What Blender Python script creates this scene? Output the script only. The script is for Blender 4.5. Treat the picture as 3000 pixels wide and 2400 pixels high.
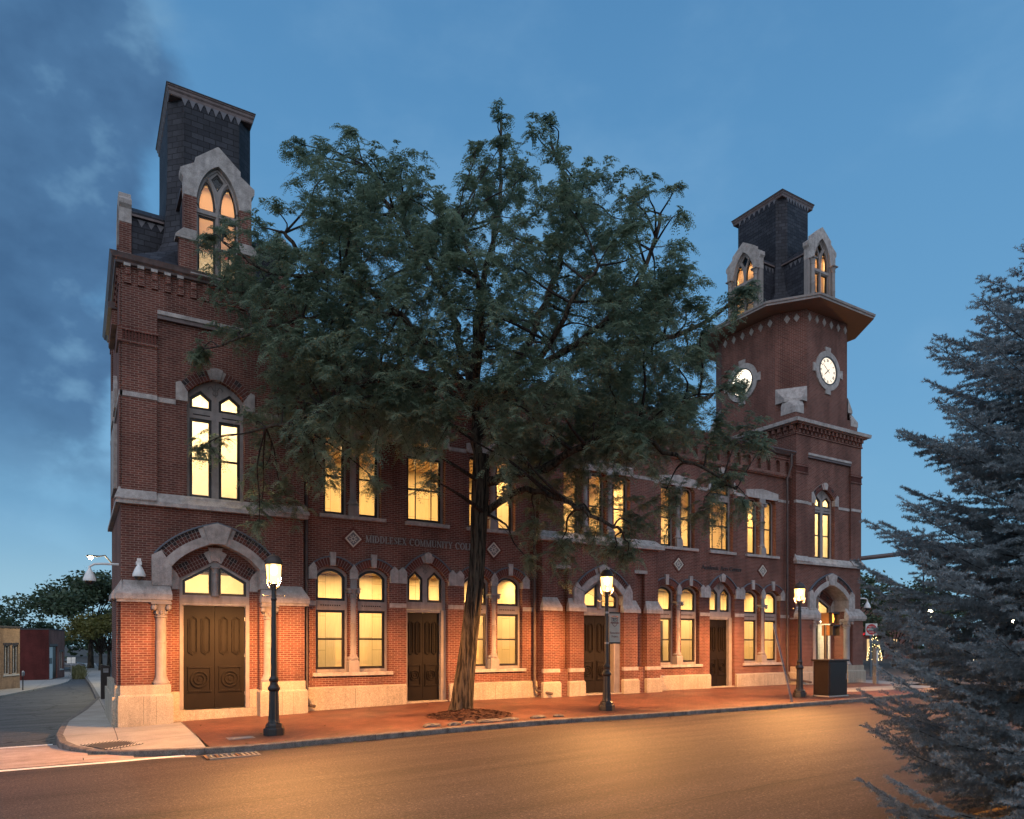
import bpy, bmesh, math, random
import numpy as np
from mathutils import Vector, Matrix
from mathutils.geometry import tessellate_polygon

for o in list(bpy.data.objects):
    bpy.data.objects.remove(o, do_unlink=True)
SC = bpy.context.scene
COL = SC.collection
PI = math.pi
R = math.radians
random.seed(7)

# ------------------------------------------------------------------ camera
# facade runs along +X (facing -Y); the camera stands at the origin across the street
cam = bpy.data.cameras.new('Camera')
cam.sensor_width = 36.0
cam.lens = 36.0 * 2080 / 3000
cam.shift_y = (1881 - 1200) / 3000
cam.clip_start = 0.2
cam.clip_end = 2000
camo = bpy.data.objects.new('Camera', cam)
COL.objects.link(camo)
camo.location = (0, 0, 2.43)
camo.rotation_euler = (R(90), 0, -math.atan2(0.5219, 0.8530))
SC.camera = camo
SC.view_settings.view_transform = 'Standard'
SC.view_settings.look = 'None'
SC.view_settings.exposure = 0.0
SC.view_settings.gamma = 1.0
SC.cycles.sample_clamp_indirect = 4.0
SC.cycles.max_bounces = 7
SC.cycles.diffuse_bounces = 3
SC.cycles.transparent_max_bounces = 12
SC.cycles.caustics_reflective = False
SC.cycles.caustics_refractive = False

# ------------------------------------------------------------------ dusk sky
W = bpy.data.worlds.new('World')
SC.world = W
W.use_nodes = True
WT = W.node_tree
for n in list(WT.nodes):
    WT.nodes.remove(n)


class NT:
    """small node helper"""
    def __init__(self, tree):
        self.t = tree

    def n(self, kind, **kw):
        nd = self.t.nodes.new(kind)
        for k, v in kw.items():
            if k.startswith('i_'):
                nd.inputs[k[2:].replace('_', ' ')].default_value = v
            else:
                setattr(nd, k, v)
        return nd

    def l(self, a, b):
        self.t.links.new(a, b)

    def math(self, op, a, b=None, c=None, clamp=False):
        nd = self.t.nodes.new('ShaderNodeMath')
        nd.operation = op
        nd.use_clamp = clamp
        for i, v in enumerate((a, b, c)):
            if v is None:
                continue
            if isinstance(v, (int, float)):
                nd.inputs[i].default_value = v
            else:
                self.l(v, nd.inputs[i])
        return nd.outputs[0]

    def ramp(self, fac, stops, interp='LINEAR'):
        nd = self.t.nodes.new('ShaderNodeValToRGB')
        nd.color_ramp.interpolation = interp
        el = nd.color_ramp.elements
        while len(el) < len(stops):
            el.new(0.5)
        for e, (p, c) in zip(el, stops):
            e.position = p
            e.color = (c[0], c[1], c[2], 1)
        self.l(fac, nd.inputs[0])
        return nd.outputs[0]

    def mix(self, fac, a, b, blend='MIX'):
        nd = self.t.nodes.new('ShaderNodeMix')
        nd.data_type = 'RGBA'
        nd.blend_type = blend
        for sock, v in ((nd.inputs[0], fac), (nd.inputs[6], a), (nd.inputs[7], b)):
            if isinstance(v, (int, float)):
                sock.default_value = v
            elif isinstance(v, tuple):
                sock.default_value = (v[0], v[1], v[2], 1)
            else:
                self.l(v, sock)
        return nd.outputs[2]

    def smooth(self, v, lo, hi):
        nd = self.t.nodes.new('ShaderNodeMapRange')
        nd.interpolation_type = 'SMOOTHSTEP'
        self.l(v, nd.inputs[0])
        nd.inputs[1].default_value = lo
        nd.inputs[2].default_value = hi
        return nd.outputs[0]


def build_sky():
    k = NT(WT)
    tc = k.n('ShaderNodeTexCoord')
    sep = k.n('ShaderNodeSeparateXYZ')
    k.l(tc.outputs['Generated'], sep.inputs[0])
    x, y, z = sep.outputs
    hor = k.math('SQRT', k.math('ADD', k.math('MULTIPLY', x, x), k.math('MULTIPLY', y, y)))
    dx = k.math('DIVIDE', x, k.math('MAXIMUM', hor, 0.001))
    base = k.ramp(z, [(0.0, SKY_LOW), (0.10, SKY_B), (0.30, SKY_C), (0.55, SKY_D), (0.8, SKY_E)])
    glow = k.math('MULTIPLY', k.smooth(dx, 0.34, 0.02), k.smooth(z, 0.17, 0.03))
    base = k.mix(k.math('MULTIPLY', glow, 0.8), base, (0.36, 0.59, 0.72))
    # thin streaks of high cloud
    mp = k.n('ShaderNodeMapping')
    mp.inputs['Scale'].default_value = (2.2, 2.2, 4.0)
    k.l(tc.outputs['Generated'], mp.inputs[0])
    nz = k.n('ShaderNodeTexNoise', i_Scale=1.6, i_Detail=6.0, i_Roughness=0.55)
    k.l(mp.outputs[0], nz.inputs['Vector'])
    haze = k.smooth(nz.outputs[0], 0.45, 0.75)
    base = k.mix(k.math('MULTIPLY', haze, 0.22), base, (0.30, 0.50, 0.70))
    # cloud bank on the left (towards +Y)
    mp2 = k.n('ShaderNodeMapping')
    mp2.inputs['Scale'].default_value = (4.2, 4.2, 5.6)
    mp2.inputs['Location'].default_value = CLOUD_OFF
    k.l(tc.outputs['Generated'], mp2.inputs[0])
    n2 = k.n('ShaderNodeTexNoise', i_Scale=1.0, i_Detail=6.0, i_Roughness=0.52, i_Distortion=0.2)
    k.l(mp2.outputs[0], n2.inputs['Vector'])
    side = k.smooth(dx, 0.24, -0.08)
    low = k.smooth(z, 0.13, 0.30)
    high = k.smooth(z, 0.84, 0.56)
    dens = k.math('ADD', n2.outputs[0], k.math('MULTIPLY', k.math('SUBTRACT', side, 0.5), 0.46))
    m = k.smooth(dens, 0.49, 0.61)
    m = k.math('MULTIPLY', k.math('MULTIPLY', m, high), k.math('ADD', k.math('MULTIPLY', low, 0.85), 0.15))
    n3 = k.n('ShaderNodeTexNoise', i_Scale=1.9, i_Detail=5.0, i_Roughness=0.52)
    k.l(mp2.outputs[0], n3.inputs['Vector'])
    ccol = k.ramp(n3.outputs[0], [(0.38, (0.046, 0.112, 0.232)), (0.53, (0.066, 0.154, 0.298)), (0.67, (0.16, 0.32, 0.50))])
    col = k.mix(k.math('MULTIPLY', m, 0.92), base, ccol)
    bg = k.n('ShaderNodeBackground')
    bg.inputs['Strength'].default_value = SKY_STRENGTH
    k.l(col, bg.inputs['Color'])
    out = k.n('ShaderNodeOutputWorld')
    k.l(bg.outputs[0], out.inputs[0])


SKY_LOW = (0.28, 0.50, 0.64)
SKY_B = (0.19, 0.41, 0.61)
SKY_C = (0.135, 0.335, 0.565)
SKY_D = (0.098, 0.270, 0.500)
SKY_E = (0.062, 0.188, 0.390)
CLOUD_OFF = (0.4, 1.3, 0.2)
SKY_STRENGTH = 1.1
build_sky()

# the afterglow behind the camera: one very soft, weak, slightly warm sun
sun = bpy.data.lights.new('Sun', 'SUN')
sun.energy = 1.75
sun.angle = R(110)
sun.color = (1.0, 0.95, 0.96)
suno = bpy.data.objects.new('Sun', sun)
COL.objects.link(suno)
suno.rotation_euler = (R(52), 0, R(-38))
suno.location = (0, -20, 30)

LAMP_W = 5600.0
LAMP_COL = (1.0, 0.425, 0.12)
ROOM_COL = (1.0, 0.63, 0.25)
ROOM_GAIN = 2.9


# ------------------------------------------------------------------ materials
MATS = {}


def newmat(name):
    m = bpy.data.materials.new(name)
    m.use_nodes = True
    t = m.node_tree
    b = t.nodes['Principled BSDF']
    MATS[name] = m
    return NT(t), b


def pset(b, rough=0.6, metal=0.0, spec=0.4):
    b.inputs['Roughness'].default_value = rough
    b.inputs['Metallic'].default_value = metal
    b.inputs['Specular IOR Level'].default_value = spec


def bump(k, b, h, strength=0.3, dist=0.02):
    bp = k.n('ShaderNodeBump')
    bp.inputs['Strength'].default_value = strength
    bp.inputs['Distance'].default_value = dist
    k.l(h, bp.inputs['Height'])
    k.l(bp.outputs[0], b.inputs['Normal'])


def wall_uv(k):
    g = k.n('ShaderNodeNewGeometry')
    cr = k.n('ShaderNodeVectorMath', operation='CROSS_PRODUCT')
    cr.inputs[0].default_value = (0, 0, 1)
    k.l(g.outputs['True Normal'], cr.inputs[1])
    nm = k.n('ShaderNodeVectorMath', operation='NORMALIZE')
    k.l(cr.outputs[0], nm.inputs[0])
    dt = k.n('ShaderNodeVectorMath', operation='DOT_PRODUCT')
    k.l(g.outputs['Position'], dt.inputs[0])
    k.l(nm.outputs[0], dt.inputs[1])
    sp = k.n('ShaderNodeSeparateXYZ')
    k.l(g.outputs['Position'], sp.inputs[0])
    cb = k.n('ShaderNodeCombineXYZ')
    k.l(dt.outputs['Value'], cb.inputs[0])
    k.l(sp.outputs[2], cb.inputs[1])
    return cb.outputs[0], g.outputs['Position']


def noise(k, pos, scale, detail=4.0, rough=0.55, vec_scale=None):
    if vec_scale:
        mp = k.n('ShaderNodeMapping')
        mp.inputs['Scale'].default_value = vec_scale
        k.l(pos, mp.inputs[0])
        pos = mp.outputs[0]
    nz = k.n('ShaderNodeTexNoise', i_Scale=scale, i_Detail=detail, i_Roughness=rough)
    k.l(pos, nz.inputs['Vector'])
    return nz.outputs[0]


def mat_brick(name, c1, c2, mortar, w=0.215, h=0.0667, ms=0.0055, rough=0.85, offset=0.5, bstr=0.5, xy=False, rot=0.0):
    k, b = newmat(name)
    uv, pos = wall_uv(k)
    if xy:
        uv = pos
        if rot:
            mp = k.n('ShaderNodeMapping')
            mp.inputs['Rotation'].default_value = (0, 0, rot)
            k.l(pos, mp.inputs[0])
            uv = mp.outputs[0]
    bt = k.n('ShaderNodeTexBrick')
    bt.offset = offset
    bt.inputs['Scale'].default_value = 1.0
    bt.inputs['Brick Width'].default_value = w
    bt.inputs['Row Height'].default_value = h
    bt.inputs['Mortar Size'].default_value = ms
    bt.inputs['Mortar Smooth'].default_value = 0.2
    bt.inputs['Bias'].default_value = 0.0
    bt.inputs['Color1'].default_value = (*c1, 1)
    bt.inputs['Color2'].default_value = (*c2, 1)
    bt.inputs['Mortar'].default_value = (*mortar, 1)
    k.l(uv, bt.inputs['Vector'])
    big = noise(k, pos, 0.7, 5.0)
    fine = noise(k, pos, 14.0, 3.0)
    v = k.ramp(big, [(0.3, (0.72, 0.70, 0.70)), (0.7, (1.18, 1.14, 1.12))])
    v2 = k.ramp(fine, [(0.3, (0.86, 0.86, 0.86)), (0.7, (1.1, 1.1, 1.1))])
    c = k.mix(1.0, bt.outputs['Color'], v, 'MULTIPLY')
    c = k.mix(1.0, c, v2, 'MULTIPLY')
    st = noise(k, pos, 1.0, 5.0, 0.55, (1.5, 1.5, 0.28))
    c = k.mix(1.0, c, k.ramp(st, [(0.34, (0.70, 0.68, 0.68)), (0.54, (1.0, 1.0, 1.0))]), 'MULTIPLY')
    k.l(c, b.inputs['Base Color'])
    inv = k.math('SUBTRACT', 1.0, bt.outputs['Fac'])
    bump(k, b, k.math('ADD', inv, k.math('MULTIPLY', fine, 0.4)), bstr, 0.012)
    pset(b, rough, spec=0.25)


def mat_stone(name, c, var=0.25, scale=5.0, rough=0.8, speck=0.2, bstr=0.25, streak=True):
    k, b = newmat(name)
    _, pos = wall_uv(k)
    big = noise(k, pos, 0.9, 5.0)
    mid = noise(k, pos, scale, 6.0, 0.6)
    fine = noise(k, pos, 70.0, 2.0)
    lo = tuple(x * (1 - var) for x in c)
    hi = tuple(min(1, x * (1 + var)) for x in c)
    col = k.ramp(mid, [(0.32, lo), (0.68, hi)])
    col = k.mix(1.0, col, k.ramp(big, [(0.3, (0.82, 0.80, 0.78)), (0.65, (1.05, 1.05, 1.05))]), 'MULTIPLY')
    col = k.mix(1.0, col, k.ramp(fine, [(0.35, (1 - speck,) * 3), (0.65, (1 + speck,) * 3)]), 'MULTIPLY')
    if streak:
        st = noise(k, pos, 1.0, 5.0, 0.6, (7, 7, 0.5))
        col = k.mix(1.0, col, k.ramp(st, [(0.3, (0.80, 0.80, 0.82)), (0.55, (1.0, 1.0, 1.0))]), 'MULTIPLY')
    k.l(col, b.inputs['Base Color'])
    bump(k, b, k.math('ADD', mid, k.math('MULTIPLY', fine, 0.3)), bstr, 0.02)
    pset(b, rough, spec=0.3)


def mat_plain(name, c, rough=0.5, metal=0.0, spec=0.4, var=0.1, scale=6.0, bstr=0.0):
    k, b = newmat(name)
    _, pos = wall_uv(k)
    nz = noise(k, pos, scale, 5.0)
    col = k.ramp(nz, [(0.3, tuple(x * (1 - var) for x in c)), (0.7, tuple(min(1, x * (1 + var)) for x in c))])
    k.l(col, b.inputs['Base Color'])
    if bstr:
        bump(k, b, nz, bstr, 0.02)
    pset(b, rough, metal, spec)
    rr = k.math('ADD', k.math('MULTIPLY', nz, 0.2), rough - 0.1, clamp=True)
    k.l(rr, b.inputs['Roughness'])


def mat_emit(name, c, s):
    m = bpy.data.materials.new(name)
    m.use_nodes = True
    t = m.node_tree
    for n in list(t.nodes):
        t.nodes.remove(n)
    e = t.nodes.new('ShaderNodeEmission')
    e.inputs[0].default_value = (*c, 1)
    e.inputs[1].default_value = s
    o = t.nodes.new('ShaderNodeOutputMaterial')
    t.links.new(e.outputs[0], o.inputs[0])
    MATS[name] = m


def make_materials():
    mat_brick('brick', (0.185, 0.064, 0.046), (0.120, 0.041, 0.031), (0.31, 0.225, 0.185), ms=0.0075)
    mat_brick('brick_dark', (0.035, 0.030, 0.034), (0.028, 0.025, 0.028), (0.10, 0.07, 0.06))
    mat_brick('voussoir', (0.155, 0.056, 0.042), (0.11, 0.040, 0.032), (0.17, 0.06, 0.045), w=0.5, h=0.5, ms=0.001)
    mat_stone('stone', (0.40, 0.355, 0.33))
    mat_stone('granite', (0.40, 0.345, 0.27), var=0.12, scale=16.0, speck=0.35, rough=0.85)
    mat_stone('trim', (0.30, 0.262, 0.245), var=0.10, speck=0.08, rough=0.6, bstr=0.08)
    mat_stone('kerb_granite', (0.16, 0.14, 0.125), speck=0.4, var=.4)
    mat_plain('lead', (0.10, 0.115, 0.14), 0.55)
    mat_plain('sash', (0.022, 0.017, 0.014), 0.35)
    mat_plain('cornice_metal', (0.125, 0.088, 0.082), 0.5, 0.1, var=0.3)
    mat_plain('gutter', (0.085, 0.062, 0.055), 0.6, 0.0, var=0.3)
    mat_plain('black_iron', (0.012, 0.012, 0.013), 0.38, 0.0, 0.5)
    mat_plain('dark_metal', (0.04, 0.037, 0.036), 0.4, 0.6)
    mat_plain('cast_plate', (0.05, 0.045, 0.042), 0.8, 0.0)
    mat_plain('cabinet', (0.028, 0.020, 0.017), 0.32, 0.2, 0.5)
    mat_plain('steel', (0.28, 0.28, 0.29), 0.45, 0.8)
    mat_plain('white_plastic', (0.72, 0.72, 0.70), 0.35)
    mat_plain('sign_white', (0.72, 0.70, 0.66), 0.5)
    mat_plain('sign_red', (0.55, 0.03, 0.03), 0.45)
    mat_plain('sign_brown', (0.16, 0.05, 0.035), 0.5)
    mat_plain('letter_metal', (0.36, 0.33, 0.31), 0.4, 0.5)
    mat_plain('letter_dark', (0.06, 0.045, 0.04), 0.45, 0.2)
    mat_plain('signal_paint', (0.15, 0.08, 0.03), 0.6)
    mat_plain('tile_cream', (0.62, 0.55, 0.46), 0.4)
    mat_plain('tile_grey', (0.17, 0.15, 0.15), 0.5)
    mat_plain('rusty_iron', (0.16, 0.085, 0.04), 0.8, var=0.4)
    mat_plain('banner_cloth', (0.44, 0.37, 0.30), 0.8)
    mat_plain('yellow_paint', (0.60, 0.42, 0.10), 0.7, var=0.3)
    mat_plain('white_paint', (0.72, 0.70, 0.66), 0.7, var=0.25, scale=20)
    mat_plain('bronze_grille', (0.05, 0.035, 0.03), 0.5)
    mat_plain('car_paint', (0.30, 0.31, 0.33), 0.25, 0.6)
    mat_plain('tyre', (0.02, 0.02, 0.02), 0.8)
    mat_plain('ivory_face', (0.80, 0.76, 0.68), 0.5)
    mat_plain('pale_door', (0.62, 0.62, 0.58), 0.5)
    k, b = newmat('shade_cloth')
    b.inputs['Base Color'].default_value = (0.50, 0.42, 0.36, 1)
    tl = k.n('ShaderNodeBsdfTranslucent')
    tl.inputs[0].default_value = (0.60, 0.48, 0.38, 1)
    mx = k.n('ShaderNodeMixShader')
    mx.inputs[0].default_value = 0.65
    out = [n for n in k.t.nodes if n.type == 'OUTPUT_MATERIAL'][0]
    k.l(b.outputs[0], mx.inputs[1])
    k.l(tl.outputs[0], mx.inputs[2])
    k.l(mx.outputs[0], out.inputs[0])
    mat_plain('render_pale', (0.50, 0.48, 0.45), 0.8)
    mat_plain('soffit_wood', (0.20, 0.115, 0.075), 0.6)
    mat_plain('roof_dark', (0.05, 0.05, 0.055), 0.8)
    mat_brick('tan_brick', (0.36, 0.25, 0.16), (0.29, 0.20, 0.13), (0.24, 0.18, 0.13))
    mat_brick('red_painted', (0.105, 0.024, 0.022), (0.09, 0.021, 0.020), (0.075, 0.018, 0.018))
    mat_brick('old_brick', (0.24, 0.10, 0.075), (0.19, 0.075, 0.06), (0.28, 0.21, 0.18))
    mat_brick('slate', (0.046, 0.048, 0.060), (0.020, 0.021, 0.030), (0.006, 0.006, 0.009), w=0.36, h=0.18, ms=0.011, rough=0.62, bstr=0.9)
    mat_plain('slate_light', (0.13, 0.12, 0.13), 0.6)
    mat_brick('paving_brick', (0.205, 0.088, 0.060), (0.140, 0.060, 0.044), (0.085, 0.055, 0.042), w=0.2, h=0.1, ms=0.006, xy=True, bstr=0.35, rough=0.55)
    # door paint: dark, satin
    k, b = newmat('door_paint')
    _, pos = wall_uv(k)
    nz = noise(k, pos, 3.0, 4.0, 0.5, (1, 1, 0.6))
    k.l(k.ramp(nz, [(0.3, (0.0105, 0.0074, 0.0050)), (0.7, (0.015, 0.0108, 0.0074))]), b.inputs['Base Color'])
    pset(b, 0.50, 0.0, 0.14)
    # wood panelling inside
    k, b = newmat('panel')
    uv, pos = wall_uv(k)
    bt = k.n('ShaderNodeTexBrick')
    bt.offset = 0.37
    bt.inputs['Scale'].default_value = 1.0
    bt.inputs['Brick Width'].default_value = 1.3
    bt.inputs['Row Height'].default_value = 0.62
    bt.inputs['Mortar Size'].default_value = 0.008
    bt.inputs['Color1'].default_value = (0.68, 0.58, 0.40, 1)
    bt.inputs['Color2'].default_value = (0.61, 0.51, 0.34, 1)
    bt.inputs['Mortar'].default_value = (0.30, 0.25, 0.16, 1)
    sw = k.n('ShaderNodeSeparateXYZ')
    k.l(uv, sw.inputs[0])
    cb = k.n('ShaderNodeCombineXYZ')
    k.l(sw.outputs[1], cb.inputs[0])
    k.l(sw.outputs[0], cb.inputs[1])
    k.l(cb.outputs[0], bt.inputs['Vector'])
    gr = noise(k, pos, 3.0, 5.0, 0.6, (14, 14, 0.7))
    k.l(k.mix(1.0, bt.outputs['Color'], k.ramp(gr, [(0.3, (0.90, 0.88, 0.84)), (0.7, (1.05, 1.05, 1.05))]), 'MULTIPLY'), b.inputs['Base Color'])
    pset(b, 0.6)
    mat_plain('plaster', (0.72, 0.69, 0.60), 0.8, var=0.04)
    mat_plain('slat_wood', (0.55, 0.43, 0.27), 0.6, var=0.15)
    mat_plain('plenum', (0.10, 0.075, 0.05), 0.9)
    mat_plain('room_floor', (0.30, 0.24, 0.18), 0.5)
    # glass: clear pane with fresnel reflection
    m = bpy.data.materials.new('glass')
    m.use_nodes = True
    t = m.node_tree
    for n in list(t.nodes):
        t.nodes.remove(n)
    k = NT(t)
    lw = k.n('ShaderNodeLayerWeight')
    lw.inputs[0].default_value = 0.5
    fac = k.math('ADD', k.math('MULTIPLY', k.math('POWER', lw.outputs['Facing'], 5.0), 0.9), 0.045)
    tr = k.n('ShaderNodeBsdfTransparent')
    tr.inputs[0].default_value = (0.93, 0.92, 0.88, 1)
    gl = k.n('ShaderNodeBsdfGlossy')
    gl.inputs['Roughness'].default_value = 0.02
    mx = k.n('ShaderNodeMixShader')
    k.l(fac, mx.inputs[0])
    k.l(tr.outputs[0], mx.inputs[1])
    k.l(gl.outputs[0], mx.inputs[2])
    o = k.n('ShaderNodeOutputMaterial')
    k.l(mx.outputs[0], o.inputs[0])
    MATS['glass'] = m
    # lantern globe: glowing glass that also lets the bulb's light out
    m = bpy.data.materials.new('lantern_glass')
    m.use_nodes = True
    t = m.node_tree
    for n in list(t.nodes):
        t.nodes.remove(n)
    k = NT(t)
    em = k.n('ShaderNodeEmission')
    em.inputs[0].default_value = (1.0, 0.52, 0.14, 1)
    em.inputs[1].default_value = 2.6
    tr = k.n('ShaderNodeBsdfTransparent')
    ad = k.n('ShaderNodeAddShader')
    k.l(em.outputs[0], ad.inputs[0])
    k.l(tr.outputs[0], ad.inputs[1])
    o = k.n('ShaderNodeOutputMaterial')
    k.l(ad.outputs[0], o.inputs[0])
    MATS['lantern_glass'] = m
    mat_emit('clock_glow', (1.0, 0.88, 0.72), 1.25)
    mat_emit('clock_glow_bright', (1.0, 0.88, 0.70), 3.0)
    mat_emit('tube_light', (1.0, 0.86, 0.55), 14.0)
    mat_emit('signal_orange', (1.0, 0.33, 0.05), 4.0)
    mat_emit('red_glow', (1.0, 0.03, 0.05), 0.9)
    mat_emit('lantern_bulb', (1.0, 0.78, 0.38), 16.0)
    mat_emit('bulb', (1.0, 0.72, 0.32), 14.0)
    mat_emit('headlight', (1.0, 0.80, 0.45), 60.0)
    mat_emit('led', (1.0, 0.84, 0.55), 90.0)
    mat_emit('shop_window', (1.0, 0.66, 0.30), 1.0)
    mat_emit('exit_green', (0.2, 1.0, 0.35), 3.0)
    # asphalt
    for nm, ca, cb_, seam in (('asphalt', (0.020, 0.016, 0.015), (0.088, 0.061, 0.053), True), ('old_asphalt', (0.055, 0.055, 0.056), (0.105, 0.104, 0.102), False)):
        k, b = newmat(nm)
        _, pos = wall_uv(k)
        f = noise(k, pos, 26.0, 4.0, 0.85)
        g = noise(k, pos, 0.9, 6.0, 0.6, (0.16, 1.5, 1))
        vo = k.n('ShaderNodeTexVoronoi', i_Scale=38.0)
        k.l(pos, vo.inputs['Vector'])
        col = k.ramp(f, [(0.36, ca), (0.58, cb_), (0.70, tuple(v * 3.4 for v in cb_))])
        col = k.mix(1.0, col, k.ramp(g, [(0.34, (0.58, 0.58, 0.59)), (0.66, (1.20, 1.17, 1.15))]), 'MULTIPLY')
        if seam:
            sp = k.n('ShaderNodeSeparateXYZ')
            k.l(pos, sp.inputs[0])
            wob = noise(k, pos, 1.2, 4.0)
            yy = k.math('ADD', sp.outputs[1], k.math('MULTIPLY', wob, 0.30))
            for s0, wdt in ((12.25, 0.022), (8.15, 0.018)):
                dd = k.math('ABSOLUTE', k.math('SUBTRACT', yy, s0))
                col = k.mix(k.smooth(dd, wdt, wdt * 0.3), col, (0.014, 0.013, 0.013))
        else:
            cr = k.n('ShaderNodeTexVoronoi', i_Scale=0.45, feature='DISTANCE_TO_EDGE')
            wv = k.n('ShaderNodeVectorMath', operation='ADD')
            nn = k.n('ShaderNodeTexNoise', i_Scale=1.3, i_Detail=4.0)
            k.l(pos, nn.inputs['Vector'])
            k.l(pos, wv.inputs[0])
            k.l(nn.outputs[1], wv.inputs[1])
            k.l(wv.outputs[0], cr.inputs['Vector'])
            col = k.mix(k.smooth(cr.outputs[0], 0.03, 0.008), col, (0.02, 0.02, 0.02))
        k.l(col, b.inputs['Base Color'])
        bump(k, b, k.math('ADD', f, k.math('MULTIPLY', vo.outputs[0], 0.6)), 0.55, 0.012)
        pset(b, 0.68, spec=0.28)
    # concrete flags
    k, b = newmat('concrete')
    _, pos = wall_uv(k)
    f = noise(k, pos, 40.0, 3.0)
    g = noise(k, pos, 0.9, 6.0, 0.6)
    col = k.ramp(g, [(0.3, (0.27, 0.245, 0.215)), (0.7, (0.40, 0.37, 0.33))])
    col = k.mix(1.0, col, k.ramp(f, [(0.35, (0.86, 0.86, 0.86)), (0.65, (1.1, 1.1, 1.1))]), 'MULTIPLY')
    sp = k.n('ShaderNodeSeparateXYZ')
    k.l(pos, sp.inputs[0])
    for ax, step in ((0, 1.75), (1, 1.75)):
        fr_ = k.math('FRACT', k.math('DIVIDE', sp.outputs[ax], step))
        dd = k.math('MULTIPLY', k.math('ABSOLUTE', k.math('SUBTRACT', fr_, 0.5)), step)
        col = k.mix(k.smooth(dd, 0.014, 0.006), col, (0.07, 0.06, 0.055))
    k.l(col, b.inputs['Base Color'])
    bump(k, b, f, 0.3, 0.01)
    pset(b, 0.75)
    mat_stone('pink_concrete', (0.40, 0.31, 0.27), var=0.18, scale=3.0, streak=False)
    mat_stone('earth', (0.075, 0.065, 0.055), var=0.3, scale=2.0, streak=False, rough=0.95)
    mat_stone('mulch', (0.060, 0.026, 0.017), var=0.5, scale=30.0, streak=False, rough=0.95, bstr=1.0)
    # bark
    for nm, a_, c_ in (('bark', (0.013, 0.010, 0.008), (0.082, 0.064, 0.046)), ('bark_dark', (0.018, 0.014, 0.012), (0.050, 0.040, 0.034))):
        k, b = newmat(nm)
        _, pos = wall_uv(k)
        r1 = noise(k, pos, 1.0, 5.0, 0.6, (13, 13, 1.5))
        r2 = noise(k, pos, 3.0, 3.0)
        col = k.ramp(r1, [(0.42, a_), (0.56, c_)])
        col = k.mix(1.0, col, k.ramp(r2, [(0.3, (0.75, 0.75, 0.75)), (0.7, (1.1, 1.1, 1.1))]), 'MULTIPLY')
        k.l(col, b.inputs['Base Color'])
        bump(k, b, r1, 1.0, 0.07)
        pset(b, 0.9, spec=0.2)
    # foliage
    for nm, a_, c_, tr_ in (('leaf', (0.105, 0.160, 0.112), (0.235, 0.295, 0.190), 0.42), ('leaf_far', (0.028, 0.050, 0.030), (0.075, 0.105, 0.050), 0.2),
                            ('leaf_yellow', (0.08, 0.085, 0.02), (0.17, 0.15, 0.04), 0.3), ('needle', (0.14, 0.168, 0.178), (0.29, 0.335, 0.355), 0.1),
                            ('weed', (0.07, 0.08, 0.03), (0.15, 0.14, 0.06), 0.2), ('leaf_red', (0.10, 0.012, 0.014), (0.22, 0.03, 0.03), 0.2)):
        k, b = newmat(nm)
        _, pos = wall_uv(k)
        n1 = noise(k, pos, 1.1, 3.0)
        n2 = noise(k, pos, 9.0, 2.0)
        v = k.math('ADD', k.math('MULTIPLY', n1, 0.6), k.math('MULTIPLY', n2, 0.4))
        col = k.ramp(v, [(0.36, a_), (0.62, c_)])
        k.l(col, b.inputs['Base Color'])
        pset(b, 0.5, spec=0.35)
        tl = k.n('ShaderNodeBsdfTranslucent')
        k.l(col, tl.inputs[0])
        mx = k.n('ShaderNodeMixShader')
        mx.inputs[0].default_value = tr_
        out = [n for n in k.t.nodes if n.type == 'OUTPUT_MATERIAL'][0]
        k.l(b.outputs[0], mx.inputs[1])
        k.l(tl.outputs[0], mx.inputs[2])
        k.l(mx.outputs[0], out.inputs[0])


make_materials()


# ------------------------------------------------------------------ mesh helpers
class Fr:
    """maps (u along wall, d into wall, z) to the world"""
    def __init__(self, kind, at):
        self.k, self.at = kind, at

    def __call__(self, u, d, z):
        if self.k == 'front':
            return (u, self.at + d, z)
        if self.k == 'left':
            return (self.at + d, u, z)
        return (self.at - d, u, z)


def inset(poly, w):
    """offset a polygon inwards by w"""
    n = len(poly)
    area = sum(poly[i][0] * poly[(i + 1) % n][1] - poly[(i + 1) % n][0] * poly[i][1] for i in range(n))
    sg = 1 if area > 0 else -1
    out = []
    for i in range(n):
        p0, p1, p2 = Vector(poly[i - 1]), Vector(poly[i]), Vector(poly[(i + 1) % n])
        a = (p1 - p0)
        c = (p2 - p1)
        if a.length < 1e-6 or c.length < 1e-6:
            out.append(tuple(p1))
            continue
        a.normalize()
        c.normalize()
        n1 = Vector((-a.y, a.x)) * sg
        n2 = Vector((-c.y, c.x)) * sg
        m = n1 + n2
        dn = m.dot(n1)
        if dn < 0.25:
            dn = 0.25
        q = p1 + m * (w / dn)
        out.append((q.x, q.y))
    return out


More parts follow.
